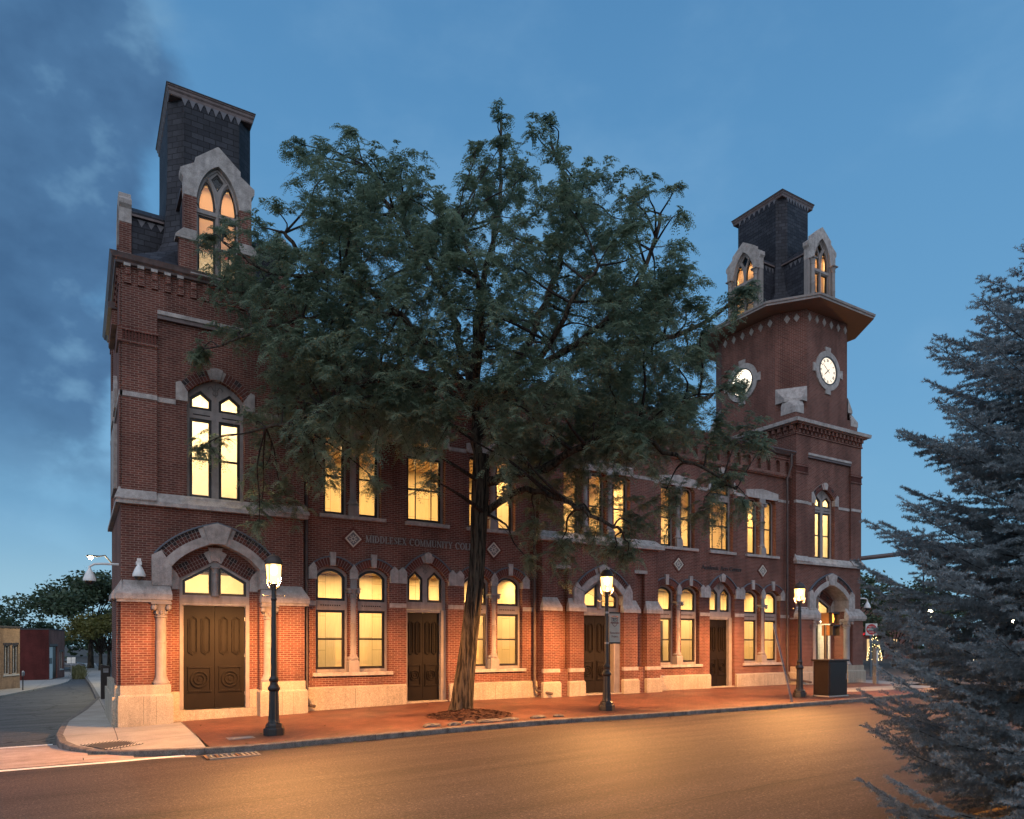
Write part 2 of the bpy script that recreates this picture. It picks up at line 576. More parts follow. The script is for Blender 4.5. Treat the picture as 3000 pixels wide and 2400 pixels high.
class MB:
    def __init__(self):
        self.v, self.f, self.m, self.names = [], [], [], []

    def mi(self, name):
        if name not in self.names:
            self.names.append(name)
        return self.names.index(name)

    def add(self, vs, fs, mat):
        o = len(self.v)
        self.v.extend(vs)
        i = self.mi(mat)
        for f in fs:
            self.f.append([o + j for j in f])
            self.m.append(i)

    def hexa(self, p, mat):
        """8 points: bottom loop 0-3, top loop 4-7"""
        self.add(p, [(3, 2, 1, 0), (4, 5, 6, 7), (0, 1, 5, 4), (1, 2, 6, 5), (2, 3, 7, 6), (3, 0, 4, 7)], mat)

    def box(self, F, u0, u1, d0, d1, z0, z1, mat):
        p = [F(u0, d0, z0), F(u1, d0, z0), F(u1, d1, z0), F(u0, d1, z0), F(u0, d0, z1), F(u1, d0, z1), F(u1, d1, z1), F(u0, d1, z1)]
        self.hexa(p, mat)

    def wbox(self, x0, x1, y0, y1, z0, z1, mat):
        self.box(Fr('front', 0), x0, x1, y0, y1, z0, z1, mat)

    def prism(self, F, poly, d0, d1, mat):
        n = len(poly)
        vs = [F(u, d0, z) for u, z in poly] + [F(u, d1, z) for u, z in poly]
        fs = [tuple(range(n)), tuple(range(2 * n - 1, n - 1, -1))]
        fs += [(i, i + n, (i + 1) % n + n, (i + 1) % n) for i in range(n)]
        self.add(vs, fs, mat)

    def ring(self, F, outer, inner, d0, d1, mat):
        n = len(outer)
        vs = [F(u, d0, z) for u, z in outer] + [F(u, d0, z) for u, z in inner] + [F(u, d1, z) for u, z in outer] + [F(u, d1, z) for u, z in inner]
        fs = []
        for i in range(n):
            j = (i + 1) % n
            fs.append((i, j, n + j, n + i))
            fs.append((2 * n + i, 3 * n + i, 3 * n + j, 2 * n + j))
            fs.append((i, 2 * n + i, 2 * n + j, j))
            fs.append((n + i, n + j, 3 * n + j, 3 * n + i))
        self.add(vs, fs, mat)

    def band(self, F, a, b, d0, d1, mat):
        """open strip between two equal-length polylines, with thickness"""
        n = len(a)
        vs = [F(u, d0, z) for u, z in a] + [F(u, d0, z) for u, z in b] + [F(u, d1, z) for u, z in a] + [F(u, d1, z) for u, z in b]
        fs = []
        for i in range(n - 1):
            j = i + 1
            fs += [(i, j, n + j, n + i), (2 * n + i, 3 * n + i, 3 * n + j, 2 * n + j), (i, 2 * n + i, 2 * n + j, j), (n + i, n + j, 3 * n + j, 3 * n + i)]
        fs += [(0, n, 3 * n, 2 * n), (n - 1, 3 * n - 1, 4 * n - 1, 2 * n - 1)]
        self.add(vs, fs, mat)

    def wall(self, F, outer, holes, d, reveal, mat, rmat=None):
        """flat sheet with openings; every opening gets reveals of the given depth"""
        polys = [outer] + list(holes)
        flat = [p for q in polys for p in q]
        tris = tessellate_polygon([[Vector((u, z, 0)) for u, z in q] for q in polys])
        self.add([F(u, d, z) for u, z in flat], [tuple(t) for t in tris], mat)
        if reveal:
            for h in holes:
                n = len(h)
                vs = [F(u, d, z) for u, z in h] + [F(u, d + reveal, z) for u, z in h]
                self.add(vs, [(i, (i + 1) % n, (i + 1) % n + n, i + n) for i in range(n)], rmat or mat)

    def lathe(self, x, y, prof, mat, n=16, z0=0.0, cap=True):
        vs = []
        for r, z in prof:
            for i in range(n):
                a = 2 * PI * i / n
                vs.append((x + r * math.cos(a), y + r * math.sin(a), z0 + z))
        fs = []
        for k in range(len(prof) - 1):
            for i in range(n):
                j = (i + 1) % n
                fs.append((k * n + i, k * n + j, (k + 1) * n + j, (k + 1) * n + i))
        if cap:
            fs.append(tuple(range(n - 1, -1, -1)))
            fs.append(tuple((len(prof) - 1) * n + i for i in range(n)))
        self.add(vs, fs, mat)

    def tube(self, pts, rad, mat, n=8):
        pts = [Vector(p) for p in pts]
        if not isinstance(rad, (list, tuple)):
            rad = [rad] * len(pts)
        vs, fs = [], []
        prev = None
        for i, p in enumerate(pts):
            t = (pts[min(i + 1, len(pts) - 1)] - pts[max(i - 1, 0)]).normalized()
            if prev is None:
                ref = Vector((0, 0, 1)) if abs(t.z) < 0.9 else Vector((1, 0, 0))
                a = t.cross(ref).normalized()
            else:
                a = (prev - t * prev.dot(t)).normalized()
            prev = a
            b = t.cross(a)
            for k in range(n):
                an = 2 * PI * k / n
                vs.append(tuple(p + (a * math.cos(an) + b * math.sin(an)) * rad[i]))
        for i in range(len(pts) - 1):
            for k in range(n):
                j = (k + 1) % n
                fs.append((i * n + k, i * n + j, (i + 1) * n + j, (i + 1) * n + k))
        fs.append(tuple(range(n - 1, -1, -1)))
        fs.append(tuple((len(pts) - 1) * n + k for k in range(n)))
        self.add(vs, fs, mat)

    def shelf(self, F, u0, u1, d0, d1, z0, z1, z2, mat, su0=0.0, su1=0.0):
        """weathered stone: vertical nose z0..z1 at depth d0, then slope up and back to (d1, z2); su* slope the ends"""
        p = [F(u0, d0, z0), F(u1, d0, z0), F(u1, d1, z0), F(u0, d1, z0), F(u0, d0, z1), F(u1, d0, z1), F(u1, d1, z1), F(u0, d1, z1)]
        self.hexa(p, mat)
        q = [F(u0, d0, z1), F(u1, d0, z1), F(u1, d1, z1), F(u0, d1, z1), F(u0 + su0, d1 - 0.004, z2), F(u1 - su1, d1 - 0.004, z2), F(u1 - su1, d1, z2), F(u0 + su0, d1, z2)]
        self.add(q, [(0, 1, 5, 4), (4, 5, 6, 7), (1, 2, 6, 5), (3, 0, 4, 7), (2, 3, 7, 6)], mat)

    def build(self, name, parent=None, smooth=False, bevel=0.0, fixn=True):
        me = bpy.data.meshes.new(name)
        me.from_pydata([tuple(v) for v in self.v], [], self.f)
        for nm in self.names:
            me.materials.append(MATS[nm])
        me.polygons.foreach_set('material_index', self.m)
        if smooth:
            me.polygons.foreach_set('use_smooth', [True] * len(me.polygons))
        if fixn:
            bm = bmesh.new()
            bm.from_mesh(me)
            bmesh.ops.recalc_face_normals(bm, faces=bm.faces)
            bm.to_mesh(me)
            bm.free()
        o = bpy.data.objects.new(name, me)
        COL.objects.link(o)
        if parent:
            link_child(o, parent)
        if bevel:
            md = o.modifiers.new('Bevel', 'BEVEL')
            md.width = bevel
            md.segments = 2
            md.limit_method = 'ANGLE'
        if smooth:
            try:
                md = o.modifiers.new('EdgeSplit', 'EDGE_SPLIT')
                md.split_angle = R(38)
            except Exception:
                pass
        return o


def root_loc(p):
    v = Vector((0, 0, 0))
    while p is not None:
        v += p.location
        p = p.parent
    return v


def link_child(o, parent):
    """parent while keeping world-space vertex positions (things have no rotation)"""
    o.parent = parent
    o.location = -root_loc(parent)


def empty(name, loc):
    o = bpy.data.objects.new(name, None)
    COL.objects.link(o)
    o.location = loc
    o.empty_display_size = 0.3
    return o


def tag(o, label=None, cat=None, group=None, kind=None):
    if label:
        o['label'] = label
    if cat:
        o['category'] = cat
    if group:
        o['group'] = group
    if kind:
        o['kind'] = kind
    return o


def mesh_np(name, V, Q, mats, parent=None, mi=None):
    """fast mesh from numpy quads"""
    me = bpy.data.meshes.new(name)
    V = np.asarray(V, dtype=np.float32)
    Q = np.asarray(Q, dtype=np.int32)
    k = Q.shape[1]
    me.vertices.add(len(V))
    me.vertices.foreach_set('co', V.ravel())
    me.loops.add(Q.size)
    me.loops.foreach_set('vertex_index', Q.ravel())
    me.polygons.add(len(Q))
    me.polygons.foreach_set('loop_start', np.arange(0, Q.size, k, dtype=np.int32))
    me.polygons.foreach_set('loop_total', np.full(len(Q), k, dtype=np.int32))
    for m in mats:
        me.materials.append(MATS[m])
    if mi is not None:
        me.polygons.foreach_set('material_index', np.asarray(mi, dtype=np.int32))
    me.update(calc_edges=True)
    me.validate()
    o = bpy.data.objects.new(name, me)
    COL.objects.link(o)
    if parent:
        link_child(o, parent)
    return o


def text_mesh(txt, size, sx=1.0, extrude=0.015):
    """flat lettering: list of vertices and faces in the text plane, origin at the baseline's left end"""
    cu = bpy.data.curves.new('letters', 'FONT')
    cu.body = txt
    cu.size = size
    cu.extrude = extrude
    cu.resolution_u = 3
    o = bpy.data.objects.new('letters', cu)
    COL.objects.link(o)
    dg = bpy.context.evaluated_depsgraph_get()
    dg.update()
    me = bpy.data.meshes.new_from_object(o.evaluated_get(dg))
    vs = [(v.co.x * sx, v.co.y, v.co.z) for v in me.vertices]
    fs = [tuple(p.vertices) for p in me.polygons]
    bpy.data.objects.remove(o, do_unlink=True)
    bpy.data.curves.remove(cu)
    bpy.data.meshes.remove(me)
    return vs, fs


def put_text(mb, F, txt, size, u, d, z, mat, sx=1.0, width=None, center=False, extrude=0.015):
    vs, fs = text_mesh(txt, size, 1.0, extrude)
    w = max(v[0] for v in vs)
    if width:
        sx = width / w
    off = -w * sx / 2 if center else 0
    mb.add([F(u + off + v[0] * sx, d - v[2], z + v[1]) for v in vs], fs, mat)
# ------------------------------------------------------------------ ground, roads, pavements
GX = ([-30, 1, 6.5, 11, 22, 30, 36, 60, 150], [-.35, 0, .14, .24, .245, .26, .24, .2, .2])


def gx(x):
    return float(np.interp(x, *GX))


def back_drop(y):
    return -0.02 * min(max(y - 23.0, 0.0), 67.0)


def walk_z(x, y):
    return gx(x) - 0.015 * (23 - min(y, 23.0)) + back_drop(y) * (1.0 if x < 20 else 0.0)


def road_z(x, y):
    far = back_drop(y)
    if x > 20:
        far *= max(0.0, 1 - (x - 20) / 15)
    return gx(x) - 0.0855 - 0.135 + far


def grid(name, xs, ys, zf, mat, kind='structure', keep=None):
    mb = MB()
    vs = [(x, y, zf(x, y)) for y in ys for x in xs]
    nx = len(xs)
    fs = []
    for j in range(len(ys) - 1):
        for i in range(nx - 1):
            cx, cy = (xs[i] + xs[i + 1]) / 2, (ys[j] + ys[j + 1]) / 2
            if keep and not keep(cx, cy):
                continue
            fs.append((j * nx + i, j * nx + i + 1, (j + 1) * nx + i + 1, (j + 1) * nx + i))
    mb.add(vs, fs, mat)
    o = mb.build(name, fixn=False)
    o['kind'] = kind
    return o


def lin(a, b, n):
    return [a + (b - a) * i / n for i in range(n + 1)]


def build_ground():
    xs = [-400, -200, -100] + lin(-60, 60, 40) + [80, 100, 150, 250, 500]
    ys = [-300, -100, -40, -10, 0, 6, 12, 18] + lin(23, 90, 16) + [120, 200, 400, 800]
    grid('ground', xs, ys, lambda x, y: road_z(x, y) - 0.03, 'earth')
    # the street in front, then the side street running away on the left
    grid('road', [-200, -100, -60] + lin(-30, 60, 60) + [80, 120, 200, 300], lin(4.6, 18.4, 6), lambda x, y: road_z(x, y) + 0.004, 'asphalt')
    grid('side_street', lin(-9, 3.4, 6), lin(18.4, 24, 3) + lin(27, 90, 14) + [110, 150], lambda x, y: road_z(x, y) + 0.004, 'old_asphalt')
    grid('cross_street', lin(39.5, 52, 5), lin(18.4, 24, 3) + [40, 80, 150], lambda x, y: road_z(x, y) + 0.004, 'old_asphalt')
    # near pavement with the spruce
    mb = MB()
    for x in range(-40, 80, 4):
        za = road_z(x, 4) + 0.13
        zb = road_z(x + 4, 4) + 0.13
        mb.hexa([(x, -40, za - .4), (x + 4, -40, zb - .4), (x + 4, 4.6, zb - .4), (x, 4.6, za - .4), (x, -40, za), (x + 4, -40, zb), (x + 4, 4.6, zb), (x, 4.6, za)], 'concrete')
    o = mb.build('near_pavement')
    o['kind'] = 'structure'

    # far pavement outline (kerb edge), starting far up the side street
    edge = [(0.4, 150), (0.8, 60), (0.8, 41), (0.15, 32), (-0.40, 26.5), (-0.50, 22.2), (-0.40, 21.0), (-0.15, 20.3), (0.30, 19.55), (0.95, 18.75), (1.7, 18.1), (2.5, 17.72), (3.5, 17.5),
            (6, 17.36), (10, 17.14), (16, 16.92), (22, 16.86), (28, 17.0), (32, 17.2), (35, 17.6), (37.2, 18.6), (38.4, 20.2), (38.9, 22), (39, 26), (39, 60)]
    pts = []
    for (a, b) in zip(edge[:-1], edge[1:]):
        L = math.dist(a, b)
        n = max(1, int(L / (0.5 if L < 8 else 4)))
        for i in range(n):
            t = i / n
            pts.append((a[0] + (b[0] - a[0]) * t, a[1] + (b[1] - a[1]) * t))
    pts.append(edge[-1])
    nrm = []
    for i in range(len(pts)):
        a, b = pts[max(i - 1, 0)], pts[min(i + 1, len(pts) - 1)]
        d = Vector((b[0] - a[0], b[1] - a[1])).normalized()
        nrm.append((-d.y, d.x))    # points to the pavement side

    def drop(p):
        # dropped kerb at the corner ramp
        d = math.hypot(p[0] - 0.2, p[1] - 19.6)
        return max(0.0, 1 - d / 1.9) ** 1.0 * 0.115

    ins = [(p[0] + n[0] * 0.17, p[1] + n[1] * 0.17) for p, n in zip(pts, nrm)]
    mb = MB()
    vs = []
    for p, q in zip(pts, ins):
        zt = walk_z(*p) - drop(p) + 0.012
        zb = road_z(*p) - 0.05
        vs += [(p[0], p[1], zb), (p[0], p[1], zt - 0.02), (p[0] + (q[0] - p[0]) * .12, p[1] + (q[1] - p[1]) * .12, zt), (q[0], q[1], walk_z(*q) - drop(q) + 0.012), (q[0], q[1], zb)]
    fs = []
    for i in range(len(pts) - 1):
        for k in range(4):
            fs.append((i * 5 + k, i * 5 + k + 1, i * 5 + 5 + k + 1, i * 5 + 5 + k))
    mb.add(vs, fs, 'kerb_granite')
    # joints between the kerb stones
    for i in range(3, len(pts) - 3, 4):
        if pts[i][1] > 40:
            continue
        p, q, n = pts[i], ins[i], nrm[i]
        t = (n[1], -n[0])
        zt = walk_z(*p) - drop(p) + 0.014
        zb = road_z(*p)
        w = 0.008
        o_ = (-n[0] * .003, -n[1] * .003)
        a0 = (p[0] + o_[0] - t[0] * w, p[1] + o_[1] - t[1] * w)
        a1 = (p[0] + o_[0] + t[0] * w, p[1] + o_[1] + t[1] * w)
        b0 = (q[0] - t[0] * w, q[1] - t[1] * w)
        b1 = (q[0] + t[0] * w, q[1] + t[1] * w)
        mb.add([(*a0, zb), (*a1, zb), (*a1, zt), (*a0, zt), (*b0, zt), (*b1, zt)], [(0, 1, 2, 3), (3, 2, 5, 4)], 'earth')
    o = mb.build('kerb', fixn=False)
    o['kind'] = 'structure'

    # pavement surface: strips from the inner kerb edge in to the building, as a fan of quads
    def surf(name, sel, inner, mat, dz):
        mb = MB()
        rows = 8
        prev = None
        vs, fs = [], []
        idx = [i for i in range(len(ins)) if sel(ins[i])]
        for i in idx:
            q = ins[i]
            e = inner(q)
            for r in range(rows + 1):
                t = r / rows
                x, y = q[0] + (e[0] - q[0]) * t, q[1] + (e[1] - q[1]) * t
                dr = drop((x, y))
                vs.append((x, y, walk_z(x, y) - dr + dz))
        m = rows + 1
        for a in range(len(idx) - 1):
            for r in range(rows):
                fs.append((a * m + r, a * m + r + 1, (a + 1) * m + r + 1, (a + 1) * m + r))
        mb.add(vs, fs, mat)
        o = mb.build(name, fixn=False)
        o['kind'] = 'structure'

    surf('pavement', lambda p: p[0] < 2.9 and p[1] < 150, lambda q: (2.6, max(q[1], 24.0)) if q[1] > 21.5 else (2.75, max(22.0, 23.6 - (q[0] + .5) * .2) if q[0] < 1.2 else max(q[1] + .4, 23.3)), 'concrete', 0.008)
    # main brick pavement
    xs = [2.64] + lin(3, 36, 66)
    vs, fs = [], []
    ex = [p for p in ins if p[1] < 24 and p[0] > 2.2]

    def inner_y(x):
        return float(np.interp(x, [p[0] for p in ex], [p[1] for p in ex]))
    rows = 6
    mb = MB()
    for x in xs:
        y0 = inner_y(x)
        for r in range(rows + 1):
            y = y0 + (24.3 - y0) * r / rows
            vs.append((x, y, walk_z(x, y) + 0.012))
    m = rows + 1
    for a in range(len(xs) - 1):
        for r in range(rows):
            fs.append((a * m + r, a * m + r + 1, (a + 1) * m + r + 1, (a + 1) * m + r))
    mb.add(vs, fs, 'paving_brick')
    o = mb.build('brick_pavement', fixn=False)
    o['kind'] = 'structure'
    grid('corner_pavement', lin(34, 39, 5), [17.8, 19, 20, 21, 22, 23, 26, 30, 60], lambda x, y: walk_z(x, y) + 0.006, 'concrete',
         keep=lambda x, y: (x < 38.8 and y > 21) or (x < 37.2 and y > 18.7))
    # strips of concrete at the right corner and a light patch near the tree
    mb = MB()
    for (x0, x1, y0, y1) in ((29.2, 36, 19.0, 20.6),):
        ss = lin(x0, x1, 8)
        for a, b in zip(ss[:-1], ss[1:]):
            mb.add([(a, y0, walk_z(a, y0) + .016), (b, y0, walk_z(b, y0) + .016), (b, y1, walk_z(b, y1) + .016), (a, y1, walk_z(a, y1) + .016)], [(0, 1, 2, 3)], 'concrete')
    o = mb.build('pavement_patch', fixn=False)
    o['kind'] = 'structure'

    # left pavement up the side street
    mb = MB()
    ys = lin(34, 60, 8) + lin(66, 110, 8)
    for a, b in zip(ys[:-1], ys[1:]):
        def ex_(y):
            return float(np.interp(y, [34, 50, 64, 75, 110], [-4.9, -3.95, -2.1, -0.85, -0.2]))
        za, zb = road_z(-3, a) + .12, road_z(-3, b) + .12
        mb.hexa([(-14, a, za - .5), (ex_(a), a, za - .5), (ex_(b), b, zb - .5), (-14, b, zb - .5), (-14, a, za), (ex_(a), a, za), (ex_(b), b, zb), (-14, b, zb)], 'concrete')
    o = mb.build('far_pavement')
    o['kind'] = 'structure'

    # raised crosswalk over the side street with its two white edge lines
    mb = MB()

    def strip(y0a, y0b, x0, x1, wa, mat, dz):
        ss = lin(x0, x1, 8)
        for a, b in zip(ss[:-1], ss[1:]):
            ta, tb = (a - x0) / (x1 - x0), (b - x0) / (x1 - x0)
            ya, yb = y0a + (y0b - y0a) * ta, y0a + (y0b - y0a) * tb
            mb.add([(a, ya, road_z(a, ya) + dz), (b, yb, road_z(b, yb) + dz), (b, yb + wa, road_z(b, yb + wa) + dz), (a, ya + wa, road_z(a, ya + wa) + dz)], [(0, 1, 2, 3)], mat)
    strip(18.55, 18.2, -9, 0.2, 3.5, 'pink_concrete', 0.012)
    strip(18.2, 17.95, 0.2, 1.1, 1.1, 'pink_concrete', 0.012)
    strip(17.95, 17.45, 1.1, 2.3, 0.32, 'pink_concrete', 0.0125)
    strip(18.3, 17.72, -9, 2.1, 0.22, 'white_paint', 0.017)
    strip(22.02, 21.75, -9, -0.55, 0.22, 'white_paint', 0.017)
    # granite banding joints
    strip(18.86, 18.5, -9, 0.3, 0.02, 'earth', 0.018)
    for x in (-7, -5.2, -3.4, -1.6, 0.1):
        strip(18.55, 18.55, x, x + .02, 0.34, 'earth', 0.0185)
    o = mb.build('crosswalk', fixn=False)
    o['kind'] = 'structure'
    # lane paint near the bottom right
    mb = MB()
    for x0, x1, y, w in ((8.0, 30, 5.02, .11), (8.0, 30, 4.78, .11)):
        ss = lin(x0, x1, 10)
        for a, b in zip(ss[:-1], ss[1:]):
            mb.add([(a, y, road_z(a, y) + .008), (b, y, road_z(b, y) + .008), (b, y + w, road_z(b, y + w) + .008), (a, y + w, road_z(a, y + w) + .008)], [(0, 1, 2, 3)], 'yellow_paint')
    o = mb.build('road_marking', fixn=False)
    o['kind'] = 'structure'
    # tactile paving at the ramp
    mb = MB()
    P = [(0.12, 20.45), (-0.02 + .5, 19.62), (1.45, 19.45), (1.05, 20.35)]
    P = [(0.05, 20.42), (0.62, 19.38), (1.38, 19.62), (0.92, 20.62)]

    def wz(x, y):
        return walk_z(x, y) - drop((x, y))
    mb.hexa([(x, y, wz(x, y) + .004) for x, y in P] + [(x, y, wz(x, y) + .02) for x, y in P], 'cast_plate')
    for i in range(11):
        for j in range(11):
            s, t = (i + .5) / 11, (j + .5) / 11
            x = (P[0][0] * (1 - s) + P[1][0] * s) * (1 - t) + (P[3][0] * (1 - s) + P[2][0] * s) * t
            y = (P[0][1] * (1 - s) + P[1][1] * s) * (1 - t) + (P[3][1] * (1 - s) + P[2][1] * s) * t
            mb.lathe(x, y, [(0.03, 0), (0.03, 0.008), (0.015, 0.014)], 'tile_cream', 6, wz(x, y) + .019)
    tag(mb.build('tactile_paving'), 'dark dimpled tactile paving plate set in the corner ramp', 'tactile paving')
    # storm drain
    mb = MB()
    zc = road_z(2.9, 17.0)
    for i in range(9):
        x = 2.55 + i * 0.11
        mb.wbox(x, x + .055, 16.85, 17.35, zc + .005, zc + .03, 'rusty_iron' if i % 4 == 1 else 'steel')
    mb.wbox(2.48, 3.52, 16.79, 16.85, zc + .004, zc + .034, 'steel')
    mb.wbox(2.48, 3.52, 17.35, 17.41, zc + .004, zc + .034, 'steel')
    mb.wbox(2.42, 2.48, 16.79, 17.41, zc + .004, zc + .034, 'rusty_iron')
    mb.wbox(3.52, 3.58, 16.79, 17.41, zc + .004, zc + .034, 'steel')
    mb.wbox(2.5, 3.5, 16.86, 17.34, zc + .003, zc + .007, 'black_iron')
    tag(mb.build('drain_grate'), 'rusty barred storm drain grate in the gutter by the kerb', 'drain grate')
    mb = MB()
    x, y = 3.5, 18.8
    z = walk_z(x, y)
    mb.wbox(x - .32, x + .32, y - .22, y + .22, z + .006, z + .022, 'steel')
    mb.wbox(x - .26, x + .26, y - .16, y + .16, z + .0225, z + .027, 'concrete')
    tag(mb.build('utility_cover'), 'small square grey utility cover in the brick pavement', 'utility cover')
    # tree pit mulch with broken edging
    vs, fs = [], []
    n, rings = 26, 5
    rnd = random.Random(3)
    cx, cy = 10.25, 19.2
    for r in range(rings + 1):
        for i in range(n):
            a = 2 * PI * i / n
            rr = r / rings
            k = 1 + 0.16 * math.sin(3 * a + 1) + rnd.uniform(-.08, .08)
            x, y = cx + math.cos(a) * 1.25 * rr * k, cy + math.sin(a) * 1.2 * rr * k
            vs.append((x, y, walk_z(x, y) + 0.015 + (0.17 * (1 - rr ** 1.5)) + rnd.uniform(-.02, .02) * (1 - rr)))
    for r in range(rings):
        for i in range(n):
            j = (i + 1) % n
            fs.append((r * n + i, r * n + j, (r + 1) * n + j, (r + 1) * n + i))
    mb = MB()
    mb.add(vs, fs, 'mulch')
    for i in range(900):
        a, rr = rnd.uniform(0, 2 * PI), math.sqrt(rnd.random()) * 1.02
        x, y = cx + math.cos(a) * 1.3 * rr, cy + math.sin(a) * 1.25 * rr
        z = walk_z(x, y) + 0.02 + 0.17 * max(0, 1 - rr ** 1.5)
        s = rnd.uniform(.015, .05)
        b_ = rnd.uniform(0, PI)
        u = (math.cos(b_) * s * 1.8, math.sin(b_) * s * 1.8)
        v_ = (-math.sin(b_) * s * .5, math.cos(b_) * s * .5)
        mb.add([(x - u[0], y - u[1], z), (x + v_[0], y + v_[1], z + s * .6), (x + u[0], y + u[1], z + s * .3), (x - v_[0], y - v_[1], z + .004)], [(0, 1, 2, 3)], 'mulch')
    tag(mb.build('mulch', fixn=False), 'dark red bark mulch heaped round the tree trunk', 'mulch', kind='stuff')
    # broken concrete along the pit
    rock = None
    spots = [(8.3, 17.75, .3, .2), (8.9, 17.62, .22, .16), (10.0, 17.62, .5, .2), (10.7, 17.6, .34, .18), (11.7, 17.62, .3, .16), (12.4, 17.55, .2, .13), (9.4, 17.7, .22, .15)]
    labs = ['leftmost lump of broken concrete edging in the tree pit', 'small broken concrete lump beside the leftmost one in the tree pit', 'largest slab of broken concrete edging below the tree trunk',
            'broken concrete lump to the right of the largest slab', 'pale concrete lump at the right end of the mulch', 'smallest concrete crumb beyond the mulch near the kerb', 'broken concrete lump between the small lump and the largest slab']
    for (x, y, sx, sy), lb in zip(spots, labs):
        mb = MB()
        z = walk_z(x, y)
        vs = []
        for k, (dz, q) in enumerate(((-.03, 1), (.05, .95), (.085, .65))):
            for i in range(7):
                a = 2 * PI * i / 7 + k * .3
                w = rnd.uniform(.8, 1.15) * q
                vs.append((x + math.cos(a) * sx * w, y + math.sin(a) * sy * w, z + dz + rnd.uniform(-.01, .01)))
        fs = [tuple(14 + i for i in range(7))]
        for k in range(2):
            for i in range(7):
                j = (i + 1) % 7
                fs.append((k * 7 + i, k * 7 + j, k * 7 + 7 + j, k * 7 + 7 + i))
        mb.add(vs, fs, 'kerb_granite')
        tag(mb.build('broken_concrete'), lb, 'concrete lump', 'broken concrete round the tree pit')


build_ground()
# ------------------------------------------------------------------ the brick hall
BLD = empty('brick_hall', (18, 24, 0))
tag(BLD, 'long red brick hall with two mansard towers, lit arched windows and clock faces', 'building')
YC, YT = 23.6, 23.15
FC = Fr('front', YC)
FT = Fr('front', YT)


def seg_arch(x0, x1, zs, za, n=14):
    h, w = za - zs, (x1 - x0) / 2
    r = (w * w + h * h) / (2 * h)
    cx, cz = (x0 + x1) / 2, za - r
    a0 = math.asin(w / r)
    return [(cx + r * math.sin(-a0 + 2 * a0 * i / n), cz + r * math.cos(-a0 + 2 * a0 * i / n)) for i in range(n + 1)]


def pt_arch(x0, x1, zs, za, n=8, bulge=0.30, lean=0.16):
    """low pointed arch, left spring to right spring"""
    w, h, xc = x1 - x0, za - zs, (x0 + x1) / 2
    c = (x0 + w * lean, zs + h * (0.5 + bulge))
    L = []
    for i in range(n + 1):
        t = i / n
        L.append(((1 - t) ** 2 * x0 + 2 * t * (1 - t) * c[0] + t * t * xc, (1 - t) ** 2 * zs + 2 * t * (1 - t) * c[1] + t * t * za))
    return L + [(2 * xc - p[0], p[1]) for p in reversed(L[:-1])]


def opening(x0, x1, z0, arch):
    return [(x0, z0), (x1, z0)] + list(reversed(arch))


def offset_line(pts, t):
    out = []
    for i in range(len(pts)):
        a = Vector(pts[i]) - Vector(pts[i - 1]) if i else Vector(pts[1]) - Vector(pts[0])
        b = Vector(pts[i + 1]) - Vector(pts[i]) if i < len(pts) - 1 else a
        a.normalize()
        b.normalize()
        m = Vector((-a.y, a.x)) + Vector((-b.y, b.x))
        k = max(0.3, m.dot(Vector((-a.y, a.x))))
        q = Vector(pts[i]) + m * (t / k)
        out.append((q.x, q.y))
    return out


def resample(pts, n):
    P = [Vector(p) for p in pts]
    s = [0.0]
    for a, b in zip(P[:-1], P[1:]):
        s.append(s[-1] + (b - a).length)
    out = []
    for i in range(n + 1):
        d = s[-1] * i / n
        out.append((float(np.interp(d, s, [p.x for p in P])), float(np.interp(d, s, [p.y for p in P]))))
    return out


def voussoirs(vb, F, curve, t0, t1, d0, d1, bw=0.075, skip=0.0, rows=1, pattern=None):
    """radial brick blocks between two offsets of the arch curve; skip = half-gap left at the crown for the keystone"""
    mb = MB()
    L = sum(math.dist(a, b) for a, b in zip(curve[:-1], curve[1:]))
    n = max(6, int(L / bw / 2) * 2)
    mid = resample(curve, n)
    for r in range(rows):
        ta, tb = t0 + (t1 - t0) * r / rows, t0 + (t1 - t0) * (r + 1) / rows
        A, B = offset_line(mid, ta + .004), offset_line(mid, tb - .004)
        xc = (curve[0][0] + curve[-1][0]) / 2
        for i in range(n):
            if abs((mid[i][0] + mid[i + 1][0]) / 2 - xc) < skip:
                continue
            g = 0.06
            lerp = lambda p, q, t: (p[0] + (q[0] - p[0]) * t, p[1] + (q[1] - p[1]) * t)
            a0, a1 = lerp(A[i], A[i + 1], g), lerp(A[i], A[i + 1], 1 - g)
            b0, b1 = lerp(B[i], B[i + 1], g), lerp(B[i], B[i + 1], 1 - g)
            mat = 'voussoir'
            if pattern and pattern(i, r, n):
                mat = 'brick_dark'
            mb.prism(F, [a0, a1, b1, b0], d0, d1, mat)
    # mortar bed behind the blocks
    mb.band(F, offset_line(curve, t0 + .002), offset_line(curve, t1 - .002), d0 + 0.008, d1, 'stone')
    mb.build('brick_arch', BLD)


def window(F, outer, holes, d, reveal=0.10, rails=(), bars=(), label=None, plate='trim', sash_w=0.085, thick=0.10):
    """window part: plate (stone or timber surround) with one or more lights; sub-parts sash and pane"""
    mb = MB()
    mb.wall(F, outer, holes, d, thick, plate)
    o = mb.build('window', BLD, fixn=False)
    if label:
        o['label'] = label
    sb, gb = MB(), MB()
    for h in holes:
        inn = inset(h, sash_w)
        sb.ring(F, inset(h, 0.002), inn, d + 0.045, d + 0.095, 'sash')
        q = inset(h, sash_w * .8)
        gb.add([F(u_, d + .07, z_) for u_, z_ in q], [tuple(range(len(q)))], 'glass')
    for (u0, u1, z) in rails:
        sb.box(F, u0, u1, d + 0.035, d + 0.093, z - 0.03, z + 0.03, 'sash')
    for (u, z0, z1) in bars:
        sb.box(F, u - .014, u + .014, d + 0.052, d + 0.090, z0, z1, 'sash')
    sb.build('sash', o)
    gb.build('pane', o, fixn=False)
    return o


